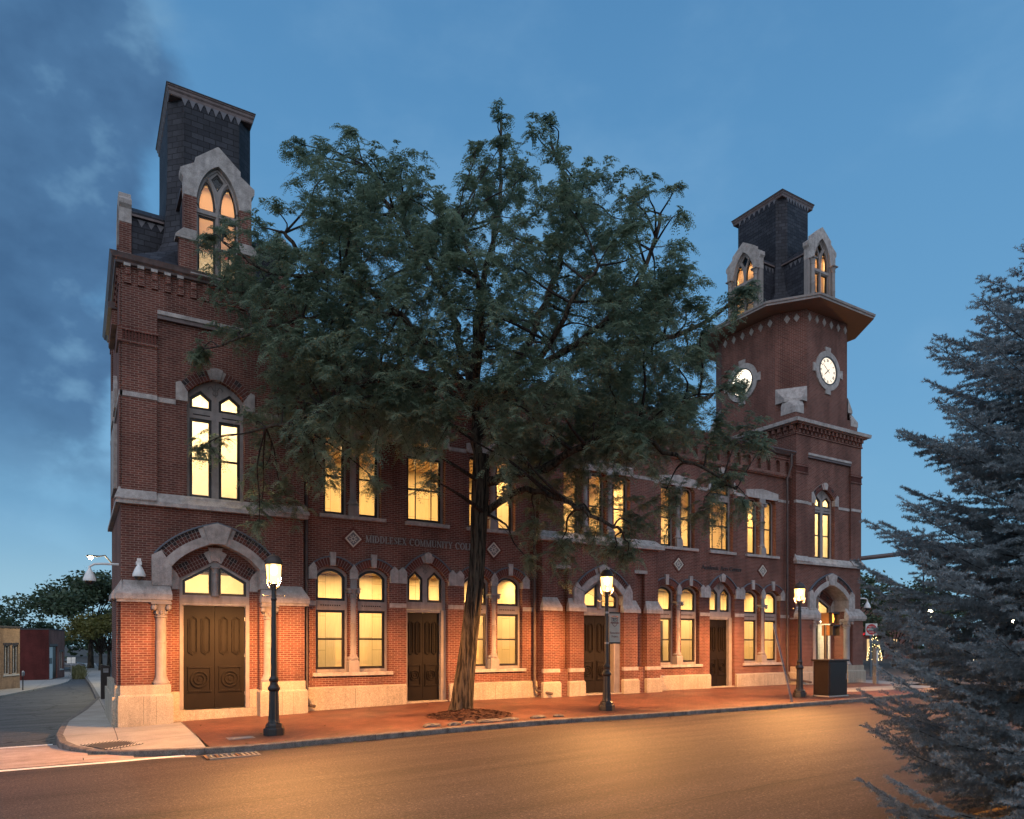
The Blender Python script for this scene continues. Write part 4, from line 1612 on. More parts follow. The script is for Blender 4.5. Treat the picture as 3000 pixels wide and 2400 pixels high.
# ---------------------------------------------------------------- central pavilion
def pavilion():
    F = FT
    xc = 18.56
    x0, x1 = 15.56, 21.66
    st, br, vb = Split(), MB(), None
    holes = []
    da, db = xc - 1.03, xc + 1.03
    darch = pt_arch(da, db, 4.35, 5.05, 8, .18)
    holes.append(opening(da, db, .05, darch))
    slots = [(16.32, 16.78), (20.40, 20.88)]
    for a, b in slots:
        holes.append([(a, 1.36), (b, 1.36), (b, 5.36), (a, 5.36)])
        st.box(F, a - .12, b + .12, -.05, .12, 5.36, 5.50, 'stone', nm='slot_lintel')
        br.box(F, a - .02, b + .02, .20, .24, 1.3, 5.4, 'brick')
    # ground storey front
    br.wall(F, [(x0, -.3), (x1, -.3), (x1, 6.55), (x0, 6.55)], holes, 0, .2, 'brick')
    br.box(F, x0, x0 + .01, .0, .45, .3, 6.55, 'brick')
    br.box(F, x1 - .01, x1, .0, .45, .3, 6.55, 'brick')
    # projecting lower piers with sloped caps
    for (a, b, sa, sb) in ((x0 - .02, 16.30, .12, .12), (16.80, da - .02, .1, .06), (db + .02, 20.38, .06, .1), (20.90, x1 + .02, .12, .12)):
        br.box(F, a, b, -.12, -.002, .6, 3.68, 'brick')
        st.shelf(F, a - .09, b + .09, -.22, -.002, 3.66, 3.80, 4.20, 'stone', sa, sb, nm='pier_cap')
        st.box(F, a - .02, b + .02, -.145, -.004, 1.22, 1.37, 'stone', nm='belt_course')
        st.box(F, a - .05, b + .05, -.19, -.003, -.2, .80, 'granite', nm='plinth', key=('pl', a))
        st.hexa([F(a - .05, -.19, .80), F(b + .05, -.19, .80), F(b + .05, -.003, .80), F(a - .05, -.003, .80), F(a - .01, -.13, .87), F(b + .01, -.13, .87), F(b + .01, -.003, .87), F(a - .01, -.003, .87)], 'granite', nm='plinth', key=('pl', a))
    # portal arch
    st.band(F, darch, offset_line(darch, .26), -.10, .14, 'stone', nm='archivolt')
    voussoirs(vb, F, darch, .262, .50, -.04, .1, .08, skip=.2)
    st.band(F, offset_line(darch, .50), offset_line(darch, .55), -.09, .03, 'lead', nm='drip_mould')
    keystone(st, F, xc, 5.00, 5.50, .34, .56, -.14, .15, peak=.14)
    for sg in (-1, 1):
        a, b = (da - .50, da + .02) if sg < 0 else (db - .02, db + .50)
        pk = a + .16 if sg < 0 else b - .16
        st.prism(F, [(a, 3.98), (b, 3.98), (b, 4.45), (pk, 4.86), (a, 4.55)] if sg < 0 else [(a, 3.98), (b, 3.98), (b, 4.55), (pk, 4.86), (a, 4.45)], -.13, .15, 'stone', nm='impost')
    zg = walk_z(xc, 23.2) + .02
    m = .11
    l1 = [(da + .10, 3.86), (xc - m, 3.86), (xc - m, 4.86), (da + .10, 4.32)]
    l2 = [(xc + m, 3.86), (db - .10, 3.86), (db - .10, 4.32), (xc + m, 4.86)]
    window(F, opening(da - .02, db + .02, 3.62, offset_line(darch, .02)), [l1, l2], .22)
    column(xc, YT + .20, 3.80, 4.82, .07, 'colonette', volutes=False)
    fr = MB()
    fr.box(F, da - .01, da + .09, .12, .55, zg, 3.618, 'trim')
    fr.box(F, db - .32, db + .01, .12, .55, zg, 3.618, 'trim')
    fr.box(F, da + .09, db - .32, .20, .55, 3.53, 3.617, 'trim')
    fr.box(F, da - .01, db + .01, -.08, .5, zg - .25, zg + .04, 'granite')
    fr.build('door_frame', BLD, bevel=.01)
    leaf_door(da + .095, db - .325, zg + .05, 3.525, YT + .36)
    # big weathered belt
    st.shelf(F, x0 - .22, x1 + .22, -.20, .25, 6.42, 6.55, 6.88, 'stone', .2, .2, nm='weathered_belt')
    # upper storey
    F2 = Fr('front', 23.38)
    xc2 = 18.5
    hs = []
    for i in (-1, 0, 1):
        a, b = xc2 + i * 1.3 - .45, xc2 + i * 1.3 + .45
        poly = [(a, 6.76), (b, 6.76), (b, 9.36), (b - .12, 9.52), (a + .12, 9.52), (a, 9.36)]
        hs.append(poly)
        window(F2, inset(poly, -.02), [inset(poly, .05)], .22, rails=[(a + .06, b - .06, 8.12)])
    for i in (-.5, .5):
        column(xc2 + i * 1.3, 23.38 + .06, 6.76, 9.35, .125, base_h=.4)
        st.box(F2, xc2 + i * 1.3 - .2, xc2 + i * 1.3 + .2, -.06, .25, 9.34, 9.528, 'trim', nm='cap_block')
    st.prism(F2, [(xc2 - 1.9, 9.60), (xc2 - 1.75, 9.53), (xc2 + 1.75, 9.53), (xc2 + 1.9, 9.60), (xc2 + 1.9, 9.9), (xc2, 10.05), (xc2 - 1.9, 9.9)], -.05, .2, 'stone', nm='window_lintel')
    for a, b in ((x0 + .02, xc2 - 1.9), (xc2 + 1.9, x1 - .02)):
        st.box(F2, a, b, -.03, .1, 9.5, 9.64, 'stone', nm='belt_course')
    br.wall(F2, [(x0, 6.5), (x1, 6.5), (x1, 12.7), (x0, 12.7)], hs, 0, .235, 'brick')
    br.box(F2, x0, x0 + .01, .0, .3, 6.5, 12.7, 'brick')
    br.box(F2, x1 - .01, x1, .0, .3, 6.5, 12.7, 'brick')
    n = 9
    hh = []
    for i in range(n):
        c = x0 + (x1 - x0) * (i + .5) / n
        hh.append(opening(c - .17, c + .17, 11.4, seg_arch(c - .17, c + .17, 11.82, 11.98, 6)))
    br.wall(F2, [(x0, 11.2), (x1, 11.2), (x1, 12.3), (x0, 12.3)], hh, -.16, .155, 'brick')
    br.box(F2, x0, x1, -.162, -.002, 11.14, 11.2, 'brick')
    br.build('brick_wall', BLD)
    st.finish(.008)
    co = MB()
    P = [(-.16, 12.3), (-.32, 12.34), (-.46, 12.50), (-.46, 12.56), (.3, 12.6), (.3, 12.3)]
    co.add([F2(x0 - .3, d, z) for d, z in P] + [F2(x1 + .3, d, z) for d, z in P], [tuple(range(6)), tuple(range(11, 5, -1))] + [(i, (i + 1) % 6, (i + 1) % 6 + 6, i + 6) for i in range(6)], 'cornice_metal')
    co.build('cornice', BLD)
    room(x0 + .1, x1 - .1, YC + .42, YC + 3.0, .5, 5.2, 160, lamps=2)
    room(x0 + .1, x1 - .1, YC + .34, YC + 4.6, 6.2, 9.85, 170, lamps=2)


pavilion()


# ---------------------------------------------------------------- towers: shared lower and upper stages
def shelf_wrap(st, F, x0, x1, d0, d1, z0, z1, z2, mat='stone', e=.16):
    st.shelf(F, x0 - e, x1 + e, d0, d1, z0, z1, z2, mat, e, e)


def tower_low(x0, x1, xc, hw, pl, pr, depth, glazed=False):
    """portal storey.  pl / pr = (inner x of left pier, inner x of right pier); hw half width of the arch"""
    F = FT
    st, br, vb = Split(), MB(), None
    ia, ib = xc - hw, xc + hw
    zs, za = (4.66, 5.44)
    arch = pt_arch(ia, ib, zs, za, 10, .20)
    op = opening(ia, ib, .05, arch)
    # front sheet with the arch opening: recess reveals of the given depth in stone
    br.wall(F, [(x0, -.3), (x1, -.3), (x1, 6.5), (x0, 6.5)], [op], .05, 0, 'brick')
    n = len(op)
    jam = MB()
    # soffit + jambs
    jv = [F(u, .05, z) for u, z in op] + [F(u, depth, z) for u, z in op]
    for i in range(n):
        j = (i + 1) % n
        zmid = (op[i][1] + op[j][1]) / 2
        zlow = min(op[i][1], op[j][1])
        jam.add([jv[i], jv[j], jv[j + n], jv[i + n]], [(0, 1, 2, 3)], 'granite' if zmid < .1 else 'stone')
    # jamb bricks between plinth and spring
    for u, sg in ((ia, 1), (ib, -1)):
        jam.box(F, min(u, u + sg * .008), max(u, u + sg * .008), .052, depth - .002, .95, 4.08, 'brick')
    # archivolt: stone, brick band with dark blocks, lead drip
    st.band(F, arch, offset_line(arch, .27), -.05, .06, 'stone', nm='archivolt')
    pat = lambda i, r, n_: (r == 2 and True) or (r == 1 and i % 4 == 1)
    voussoirs(vb, F, arch, .272, .56, .0, .055, .085, skip=.30, rows=3, pattern=pat)
    st.band(F, offset_line(arch, .56), offset_line(arch, .61), -.05, .06, 'lead', nm='drip_mould')
    keystone(st, F, xc, za - .04, za + .47, .50, .80, -.09, .08, peak=.13)
    # impost blocks
    for sg in (-1, 1):
        a, b = (ia - .53, ia + .004) if sg < 0 else (ib - .004, ib + .53)
        if sg < 0:
            P = [(a, 4.08), (b, 4.08), (b, 4.66), (a + .26, 5.12), (a, 4.97)]
        else:
            P = [(a, 4.08), (b, 4.08), (b, 4.97), (b - .26, 5.12), (a, 4.66)]
        st.prism(F, P, -.085, .06, 'stone', nm='impost')
    # piers, shelves, plinths
    for a, b in ((x0, pl), (pr, x1)):
        br.box(F, a - .004, b + .004, -.10, .045, 1.18, 3.68, 'brick')
        aa, bb = (a - .14, b + .55) if a == x0 else (a - .55, b + .14)
        st.shelf(F, aa, bb, -.24, .04, 3.66, 3.82, 4.22, 'stone', .2 if a == x0 else .06, .06 if a == x0 else .2, nm='pier_cap', key=('pc', a))
        st.box(F, aa + .03, bb - .03, -.19, .30, 3.58, 3.659, 'stone', nm='pier_cap', key=('pc', a))
        pa, pb = (a - .02, b + .52) if a == x0 else (a - .52, b + .02)
        st.box(F, pa, pb, -.15, .34, .92, 1.18, 'granite', nm='plinth', key=('pl', a))
        st.box(F, pa - .06, pb + .06, -.22, .36, -.3, .86, 'granite', nm='plinth', key=('pl', a))
        st.hexa([F(pa - .06, -.22, .86), F(pb + .06, -.22, .86), F(pb + .06, .36, .86), F(pa - .06, .36, .86), F(pa - .01, -.16, .92), F(pb + .01, -.16, .92), F(pb + .01, .36, .92), F(pa - .01, .36, .92)], 'granite', nm='plinth', key=('pl', a))
        for q in (.45, .7):
            u = pa + (pb - pa) * q
            st.box(F, u - .004, u + .004, -.223, -.2, .05, .84, 'earth', nm='plinth', key=('pl', a))
        cxx = (b + .27) if a == x0 else (a - .27)
        column(cxx, YT + .08, 1.18, 3.60, .155, volutes=True)
    # belt at first floor
    e = .12
    st.shelf(F, x0 - e, x1 + e, -.13, .06, 6.40, 6.52, 6.80, 'stone', .1, .1, nm='weathered_belt', key='wb')
    for a, b in ((x0, x0 + .92), (x1 - .92, x1)):
        st.shelf(F, a - .16 if a == x0 else a, b if a == x0 else b + .16, -.17, .055, 6.52, 6.56, 6.90, 'stone', .12 if a == x0 else 0, 0 if a == x0 else .12, nm='weathered_belt', key='wb')
    br.build('brick_wall', BLD)
    jam.build('portal_jamb', BLD)
    st.finish(.01)
    return arch, ia, ib


def tower_up(x0, x1, pw, xc, hw=.82):
    """upper storey: pilasters, recessed panel with the big window, strings, corbelling"""
    F = FT
    st, br, vb = Split(), MB(), None
    pa, pb = x0 + pw, x1 - pw
    br.wall(F, [(x0, 6.5), (x1, 6.5), (x1, 13.2), (x0, 13.2)], [[(pa, 6.6), (pb, 6.6), (pb, 11.98), (pa, 11.98)]], 0, .10, 'brick')
    F2 = Fr('front', YT + .10)
    a, b = xc - hw, xc + hw
    arch = pt_arch(a, b, 9.92, 10.46, 8, .20)
    op = opening(a, b, 6.72, arch)
    br.wall(F2, [(pa, 6.6), (pb, 6.6), (pb, 11.98), (pa, 11.98)], [op], 0, .24, 'brick')
    voussoirs(vb, F2, arch, 0, .30, -.03, .12, .085, skip=.17, rows=2, pattern=lambda i, r, n: (r == 1 and i % 5 in (1, 2)) or (r == 0 and i % 5 == 1 and False))
    keystone(st, F2, xc, 10.42, 10.74, .22, .38, -.07, .12, peak=.05)
    for sg in (-1, 1):
        p, q = (a - .31, a + .02) if sg < 0 else (b - .02, b + .31)
        st.prism(F2, [(p, 9.63), (q, 9.63), (q, 9.92), (p + .13, 10.22), (p, 10.16)] if sg < 0 else [(p, 9.63), (q, 9.63), (q, 10.16), (q - .13, 10.22), (p, 9.92)], -.05, .14, 'stone', nm='impost')
    m = .10
    w = .09
    xl, xr = a + w, b - w
    lo1 = [(xl, 6.84), (xc - m, 6.84), (xc - m, 9.24), (xl, 9.24)]
    lo2 = [(xc + m, 6.84), (xr, 6.84), (xr, 9.24), (xc + m, 9.24)]
    ap1, ap2 = (xl + xc - m) / 2, (xr + xc + m) / 2
    up1 = [(xl, 9.52), (xc - m, 9.52), (xc - m, 9.86), (ap1, 10.10), (xl, 9.86)]
    up2 = [(xc + m, 9.52), (xr, 9.52), (xr, 9.86), (ap2, 10.10), (xc + m, 9.86)]
    window(F2, opening(a - .02, b + .02, 6.70, offset_line(arch, .02)), [lo1, lo2, up1, up2], .20,
           rails=[(xl + .05, xc - m - .05, 8.03), (xc + m + .05, xr - .05, 8.03)])
    iw = MB()
    ironwork(iw, F2, xc, 10.16, .2, .185)
    iw.build('iron_scroll', BLD)
    for (u0, u1) in ((xl + .1, xc - m - .05), (xc + m + .1, xr - .05)):
        st.box(F2, u0, u1, .19, .205, 9.34, 9.375, 'brick_dark', nm='transom_ornament')
    st.box(F2, a - .04, b + .04, -.10, .2, 6.64, 6.73, 'stone', nm='window_sill')
    # belts
    st.box(F, x0 - .03, pa, -.03, .12, 9.49, 9.635, 'stone', nm='belt_course')
    st.box(F, pb, x1 + .03, -.03, .12, 9.49, 9.635, 'stone', nm='belt_course')
    st.box(F2, pa, a - .31, -.03, .12, 9.488, 9.633, 'stone', nm='belt_course')
    st.box(F2, b + .31, pb, -.03, .12, 9.488, 9.633, 'stone', nm='belt_course')
    # string over the panel
    st.box(F, pa, pb, -.06, .06, 12.02, 12.14, 'stone', nm='string_course', key='sc')
    st.box(F, pa, pb, -.02, .06, 11.90, 12.02, 'cornice_metal', nm='string_course', key='sc')
    # dentil panels on the pilasters
    for p, q in ((x0, pa), (pb, x1)):
        br.box(F, p - .06, q + .02, -.07, .05, 11.36, 11.46, 'brick')
        br.box(F, p - .05, q + .01, -.05, .05, 11.02, 11.08, 'brick')
        k = 11
        for i in range(k):
            u = p + .02 + (q - p - .1) * i / (k - 1)
            br.box(F, u, u + .045, -.045, .02, 11.08, 11.36, 'voussoir')
    br.build('brick_wall', BLD)
    st.finish(.008)


def shell(pts, z0, z1, mat, name='brick_wall', skip_first=True, top=False):
    mb = MB()
    n = len(pts)
    for i in range(n):
        if skip_first and i == 0:
            continue
        a, b = pts[i], pts[(i + 1) % n]
        mb.add([(a[0], a[1], z0), (b[0], b[1], z0), (b[0], b[1], z1), (a[0], a[1], z1)], [(0, 1, 2, 3)], mat)
    if top:
        mb.add([(p[0], p[1], z1) for p in pts], [tuple(range(n))], mat)
    return mb.build(name, BLD, fixn=False)


def loop_profile(mb, poly, prof, mat, close=True):
    """sweep (outset, z) profile round a closed convex polygon"""
    loops = [([(x, y) for x, y in inset(poly, -o)], z) for o, z in prof]
    n = len(poly)
    vs = [(x, y, z) for L, z in loops for x, y in L]
    fs = []
    for k in range(len(loops) - 1):
        for i in range(n):
            j = (i + 1) % n
            fs.append((k * n + i, k * n + j, (k + 1) * n + j, (k + 1) * n + i))
    if close:
        fs.append(tuple(range(n - 1, -1, -1)))
        fs.append(tuple((len(loops) - 1) * n + i for i in range(n)))
    mb.add(vs, fs, mat)


def chamfer_rect(x0, x1, y0, y1, c, cy=None):
    cy = cy or c
    return [(x0 + c, y0), (x1 - c, y0), (x1, y0 + cy), (x1, y1 - cy), (x1 - c, y1), (x0 + c, y1), (x0, y1 - cy), (x0, y0 + cy)]


def spire(x0, x1, y0, y1, zb, z_eave, eave_poly, ztop, c=.42):
    """bell-cast slate roof with chamfered corners, triangles under a metal cornice"""
    mb = MB()
    # skirt from the eave polygon up to the shaft
    H = ztop - zb
    prof = [(.34, zb), (.17, zb + .35), (.08, zb + .9), (.03, zb + 1.8), (0.0, zb + 3.0), (0.0, ztop - .25)]
    base = chamfer_rect(x0, x1, y0, y1, c)
    rows = [inset(base, -o) for o, _ in prof]
    n = 8
    vs = [(x, y, z_eave) for x, y in eave_poly]
    for L, (o, z) in zip(rows, prof):
        vs += [(x, y, z) for x, y in L]
    fs = []
    for k in range(len(prof)):
        for i in range(n):
            j = (i + 1) % n
            fs.append((k * n + i, k * n + j, (k + 1) * n + j, (k + 1) * n + i))
    mb.add(vs, fs, 'slate')
    # light slate triangles
    zt = ztop - .30
    for kind, at, u0, u1 in (('front', y0, x0 + c * .8, x1 - c * .8), ('left', x0, y0 + c * .8, y1 - c * .8)):
        F = Fr(kind, at)
        m = 8
        w = (u1 - u0) / m
        for i in range(m):
            u = u0 + w * (i + .5)
            mb.prism(F, [(u - .095, zt), (u, zt - .24), (u + .095, zt)], -.022, .01, 'slate_light')
    o = mb.build('tower_roof', BLD)
    co = MB()
    sq = [(x0 + .02, y0 + .02), (x1 - .02, y0 + .02), (x1 - .02, y1 - .02), (x0 + .02, y1 - .02)]
    loop_profile(co, sq, [(0.0, ztop - .32), (.02, ztop - .29), (.025, ztop - .20), (.055, ztop - .15), (.06, ztop - .09), (.085, ztop - .06), (.085, ztop - .03)], 'cornice_metal')
    loop_profile(co, sq, [(.10, ztop - .03), (.10, ztop), (.0, ztop + .03)], 'roof_dark')
    co.build('cornice', o)
    return o


def dormer(F, uc, zb, style='brick', hw=1.0, top=3.97, depth=1.3, sy=1.0):
    """gabled dormer with gothic two-light window.  zb = top of the wall below"""
    Z = lambda v: zb + v * sy
    st, br = Split(), MB()
    a, b = uc - .60 * hw / 1.0, uc + .60 * hw / 1.0
    arch = pt_arch(a, b, Z(2.32), Z(3.39), 9, .24, .10)
    op = opening(a, b, Z(.06), arch)
    W1, W2 = 1.08 * hw, .96 * hw
    # gable outline
    gab = [(uc - W2, Z(2.27)), (uc - W2, Z(2.75)), (uc - W2 - .09, Z(2.86)), (uc - W2 - .09, Z(3.02)), (uc - .64 * hw, Z(3.30)), (uc - .64 * hw, Z(3.44)), (uc - .02, Z(top)),
           (uc + .02, Z(top)), (uc + .64 * hw, Z(3.44)), (uc + .64 * hw, Z(3.30)), (uc + W2 + .09, Z(3.02)), (uc + W2 + .09, Z(2.86)), (uc + W2, Z(2.75)), (uc + W2, Z(2.27))]
    half = [p for p in arch]
    gable = gab + [(b, Z(2.27))] + [p for p in reversed(arch)] + [(a, Z(2.27))]
    gable = list(reversed(gable))
    # front and back sheets of the stone gable
    tris = tessellate_polygon([[Vector((u, z, 0)) for u, z in gable]])
    n = len(gable)
    for d in (0.0, .34):
        st.add([F(u, d, z) for u, z in gable], [tuple(t) for t in tris], 'stone', nm='dormer_gable', key='g')
    st.add([F(u, 0, z) for u, z in gable] + [F(u, .34, z) for u, z in gable], [(i, (i + 1) % n, (i + 1) % n + n, i + n) for i in range(n)], 'stone', nm='dormer_gable', key='g')
    for sg in (-1, 1):
        u0, u1 = (uc - W2, a) if sg < 0 else (b, uc + W2)
        v0, v1 = (uc - W1, a) if sg < 0 else (b, uc + W1)
        if style == 'brick':
            br = MB()
            br.box(F, u0, u1, 0.005, .335, Z(.92), Z(2.268), 'brick')
            br.box(F, v0, v1, 0.0, .34, Z(-.05), Z(.93), 'brick')
            br.build('dormer_pier', BLD)
            # weathered cap on the wide pier
            o0, o1 = (v0 - .1, v1) if sg < 0 else (v0, v1 + .1)
            st.box(F, o0, o1, -.04, .345, Z(.93), Z(1.02), 'stone', nm='pier_cap', key=('pc', sg))
            P = [(o0, Z(1.02)), (o1, Z(1.02)), (o1, Z(1.25)), (u0, Z(1.25))] if sg < 0 else [(o0, Z(1.02)), (o1, Z(1.02)), (u1, Z(1.25)), (o0, Z(1.25))]
            st.prism(F, P, -.035, .345, 'stone', nm='pier_cap', key=('pc', sg))
        else:
            st.box(F, u0, u1 - .02 if sg < 0 else u1, 0.05, .335, Z(-.05), Z(2.268), 'trim', nm='dormer_jamb')
    # sill
    st.box(F, a - .18, b + .18, -.06, .34, Z(-.06), Z(.055), 'stone', nm='window_sill')
    st.finish(.012)
    if style != 'brick':
        for sg in (-1, 1):
            p = F(uc + sg * (.60 * hw + .17), -.02, 0)
            column(p[0], p[1], Z(.0), Z(2.3), .11, volutes=False)
    # tracery window
    m = .065
    w = .055
    xl, xr = a + w, b - w
    lo1 = [(xl, Z(.12)), (uc - m, Z(.12)), (uc - m, Z(1.86)), (xl, Z(1.86))]
    lo2 = [(uc + m, Z(.12)), (xr, Z(.12)), (xr, Z(1.86)), (uc + m, Z(1.86))]
    g1 = opening(xl, uc - m, Z(2.04), pt_arch(xl, uc - m, Z(2.20), Z(2.92), 6, .3, .08))
    g2 = opening(uc + m, xr, Z(2.04), pt_arch(uc + m, xr, Z(2.20), Z(2.92), 6, .3, .08))
    top_l = [(uc, Z(2.70)), (uc + .18 * hw, Z(3.02)), (uc, Z(3.24)), (uc - .18 * hw, Z(3.02))]
    window(F, opening(a - .02, b + .02, Z(.03), offset_line(arch, .02)), [lo1, lo2, g1, g2, top_l], .17, rails=[(xl + .05, uc - m - .05, Z(.98)), (uc + m + .05, xr - .05, Z(.98))], sash_w=.045)
    # tracery ribs
    tr = MB()
    for (p, q) in ((xl - .02, uc - m + .03), (uc + m - .03, xr + .02)):
        arc = pt_arch(p, q, Z(2.16), Z(3.02), 7, .3, .08)
        tr.tube([F(u, .155, z) for u, z in arc], .035, 'trim', 6)
    tr.tube([F(u, .15, z) for u, z in offset_line(arch, -.05)], .035, 'trim', 6)
    tr.tube([F(uc, .15, Z(.1)), F(uc, .15, Z(2.3))], .045, 'trim', 6)
    tr.box(F, a, b, .12, .2, Z(1.90), Z(2.02), 'trim')
    tr.build('window_tracery', BLD)
    # cheeks and little roof running back to the spire
    ck = MB()
    cw = W2 - .06
    for sg in (-1, 1):
        u = uc + sg * cw
        ck.box(F, min(u, u - sg * .05), max(u, u - sg * .05), .34, depth + .34, Z(-.1), Z(2.62), 'slate')
        for i in range(3):
            d = .5 + i * .27
            uu = u + sg * .015
            ck.add([F(uu, d, Z(2.50)), F(uu, d + .24, Z(2.50)), F(uu, d + .12, Z(2.26))], [(0, 1, 2)], 'slate_light')
        e0, e1 = (u + sg * .10), uc
        ck.hexa([F(e0, .34, Z(2.60)), F(e0, depth + .34, Z(2.60)), F(e1, depth + .34, Z(3.28)), F(e1, .34, Z(3.28)),
                 F(e0, .34, Z(2.68)), F(e0, depth + .34, Z(2.68)), F(e1, depth + .34, Z(3.38)), F(e1, .34, Z(3.38))], 'slate')
        ck.box(F, min(e0, e0 - sg * .08), max(e0, e0 - sg * .08), .345, depth + .3, Z(2.53), Z(2.60), 'cornice_metal')
    ck.build('dormer_roof', BLD)
# ---------------------------------------------------------------- the two towers
def portal_infill(xc, arch, ia, ib, depth, fw, porch=False):
    F = Fr('front', YT + depth)
    st, br, vb = Split(), MB(), None
    a, b = xc - fw, xc + fw
    zs, za = 4.36, 4.93
    zg = walk_z(xc, 23.2)
    zd = zg + (.30 if not porch else .12)
    hole = [(a, zd), (b, zd), (b, zs), (xc, za), (a, zs)]
    op = opening(ia - .01, ib + .01, zg - .3, offset_line(arch, .01))
    br.wall(F, op, [hole], 0, .12, 'brick')
    line = [(a - .02, zs - .012), (xc, za), (b + .02, zs - .012)]
    line = resample(line[:2], 6)[:-1] + resample(line[1:], 6)
    voussoirs(vb, F, line, .01, .36, -.03, .03, .085, skip=.14, rows=3, pattern=lambda i, r, n: (r == 2 and i % 7 in (2, 3, 4)) or (r == 1 and i % 7 == 3))
    keystone(st, F, xc, za - .01, za + .40, .24, .42, -.05, .03)
    for sg in (-1, 1):
        p, q = (ia, a) if sg < 0 else (b, ib)
        st.prism(F, [(p, 4.02), (q, 4.02), (q, zs), (q - .08, zs + .16), (p, zs + .34)] if sg < 0 else [(p, 4.02), (q, 4.02), (q, zs + .34), (p + .08, zs + .16), (p, zs)], -.035, .03, 'stone', nm='impost')
        st.box(F, p, q, -.04, .04, zg - .2, .93, 'granite', nm='plinth')
    st.box(F, ia, ib, -.12, .3, zg - .3, zd, 'granite', nm='door_step')
    br.build('brick_wall', BLD)
    st.finish(.008)
    m = .10
    l1 = [(a + .09, 3.86), (xc - m, 3.86), (xc - m, za - .14), (a + .09, zs - .05)]
    l2 = [(xc + m, 3.86), (b - .09, 3.86), (b - .09, zs - .05), (xc + m, za - .14)]
    window(F, [(a, 3.60), (b, 3.60), (b, zs), (xc, za), (a, zs)], [l1, l2], .03, sash_w=.075)
    column(xc, YT + depth + .0, 3.83, 4.74, .075, 'colonette', volutes=False)
    fr = MB()
    if not porch:
        fr.box(F, a + .002, a + .075, -.02, .2, zd, 3.598, 'trim')
        fr.box(F, b - .12, b - .002, -.02, .2, zd, 3.598, 'trim')
        fr.box(F, a + .075, b - .12, .0, .2, 3.545, 3.597, 'trim')
        fr.box(F, a + .08, a + .12, .05, .2, zd, 3.545, 'trim')
        fr.build('door_frame', BLD, bevel=.008)
        leaf_door(a + .122, b - .125, zd + .01, 3.54, YT + depth + .10)
    else:
        y1 = .75
        fr.box(F, a + .002, a + .10, -.02, y1, zd, 3.598, 'pale_door')
        fr.box(F, b - .10, b - .002, -.02, y1, zd, 3.598, 'pale_door')
        fr.box(F, a + .10, b - .10, .0, y1, 3.56, 3.597, 'plaster')
        fr.build('door_frame', BLD, bevel=.008)
        # glazed double door
        yd = YT + depth + .70
        D = Fr('front', yd)
        for (p, q) in ((a + .105, xc - .004), (xc + .004, b - .105)):
            lm = MB()
            pm, qm = p + .17, q - .17
            gl = [(pm, 1.40), (qm, 1.40), (qm, 2.95), (qm - .12, 3.08), (pm + .12, 3.08), (pm, 2.95)]
            lm.wall(D, [(p, zd), (q, zd), (q, 3.55), (p, 3.55)], [gl], 0, .06, 'door_paint')
            P = [(pm, .55), (qm, .55), (qm, 1.2), (pm, 1.2)]
            lm.ring(D, P, inset(P, .05), -.03, .002, 'door_paint')
            lm.ring(D, inset(gl, -.05), gl, -.025, .002, 'door_paint')
            o = lm.build('door', BLD, bevel=.004)
            g = MB()
            q = inset(gl, -.01)
            g.add([D(u_, .03, z_) for u_, z_ in q], [tuple(range(len(q)))], 'glass')
            g.build('pane', o)
            h = MB()
            u = xc + (-.09 if p < xc - .1 else .09)
            h.tube([D(u, -.01, 1.05), D(u, -.06, 1.10), D(u, -.06, 1.45), D(u, -.01, 1.50)], .016, 'steel', 6)
            h.build('handle', o)
        lt = MB()
        lt.box(F, a + .16, b - .16, .02, .08, 3.50, 3.555, 'tube_light')
        lt.build('door_lamp', BLD)
        l = bpy.data.lights.new('PorchLight', 'AREA')
        l.shape = 'RECTANGLE'
        l.size, l.size_y = 1.6, .12
        l.energy = 45
        l.color = (1.0, .80, .45)
        lo = bpy.data.objects.new('PorchLight', l)
        COL.objects.link(lo)
        lo.location = (xc, YT + depth + .14, 3.49)


def tower(x0, x1, low, up):
    arch, ia, ib = tower_low(x0, x1, *low[:4], low[4])
    portal_infill(low[0], arch, ia, ib, low[4], low[5], low[6])
    tower_up(x0, x1, up[0], up[1])


YB = 29.3   # back of the towers
tower(1.05, 6.25, (3.63, 1.26, 1.82, 5.43, .36, 1.01, False), (.94, 3.62))
tower(31.03, 36.55, (33.93, 1.40, 32.22, 35.62, .85, 1.14, True), (.94, 33.50))

# tower sides (left tower X=1.05, right tower X=31.03) and backs
for xa, xb, zt in ((1.05, 6.25, 13.2), (31.03, 36.55, 13.6)):
    shell([(xa, YT + .05), (xb, YT + .05), (xb, YB), (xa, YB)], -.3, 6.5, 'brick')
    shell([(xa, YT), (xb, YT), (xb, YB), (xa, YB)], 6.5, zt, 'brick')

# left side elevation of the left tower: pilasters, belts, plinth returning round the corner
st, br = Split(), Split('pilaster')
L = Fr('left', 1.05)
br.box(L, YT + .0, YT + .95, -.04, .02, 6.9, 13.1, 'brick')
br.box(L, YB - .95, YB, -.04, .02, 6.9, 13.1, 'brick')
st.shelf(L, YT - .10, YB + .1, -.13, .06, 6.40, 6.52, 6.80, 'stone', .1, .1, nm='weathered_belt')
st.box(L, YT - .03, YB, -.05, .05, 9.49, 9.635, 'stone', nm='belt_course')
st.box(L, YT, YB, -.22, .05, -1.2, .86, 'granite', nm='plinth', key='pl')
st.box(L, YT, YB, -.15, .05, .861, 1.18, 'granite', nm='plinth', key='pl')
st.shelf(L, YT - .2, YT + 1.6, -.24, .02, 3.66, 3.82, 4.22, 'stone', .1, .1, nm='pier_cap')
br.box(L, YT + .01, YT + 1.5, -.10, .02, 1.18, 3.66, 'brick')
st.box(L, YT - .06, YT + .98, -.09, .03, 11.02, 11.46, 'brick', nm='brick_band')
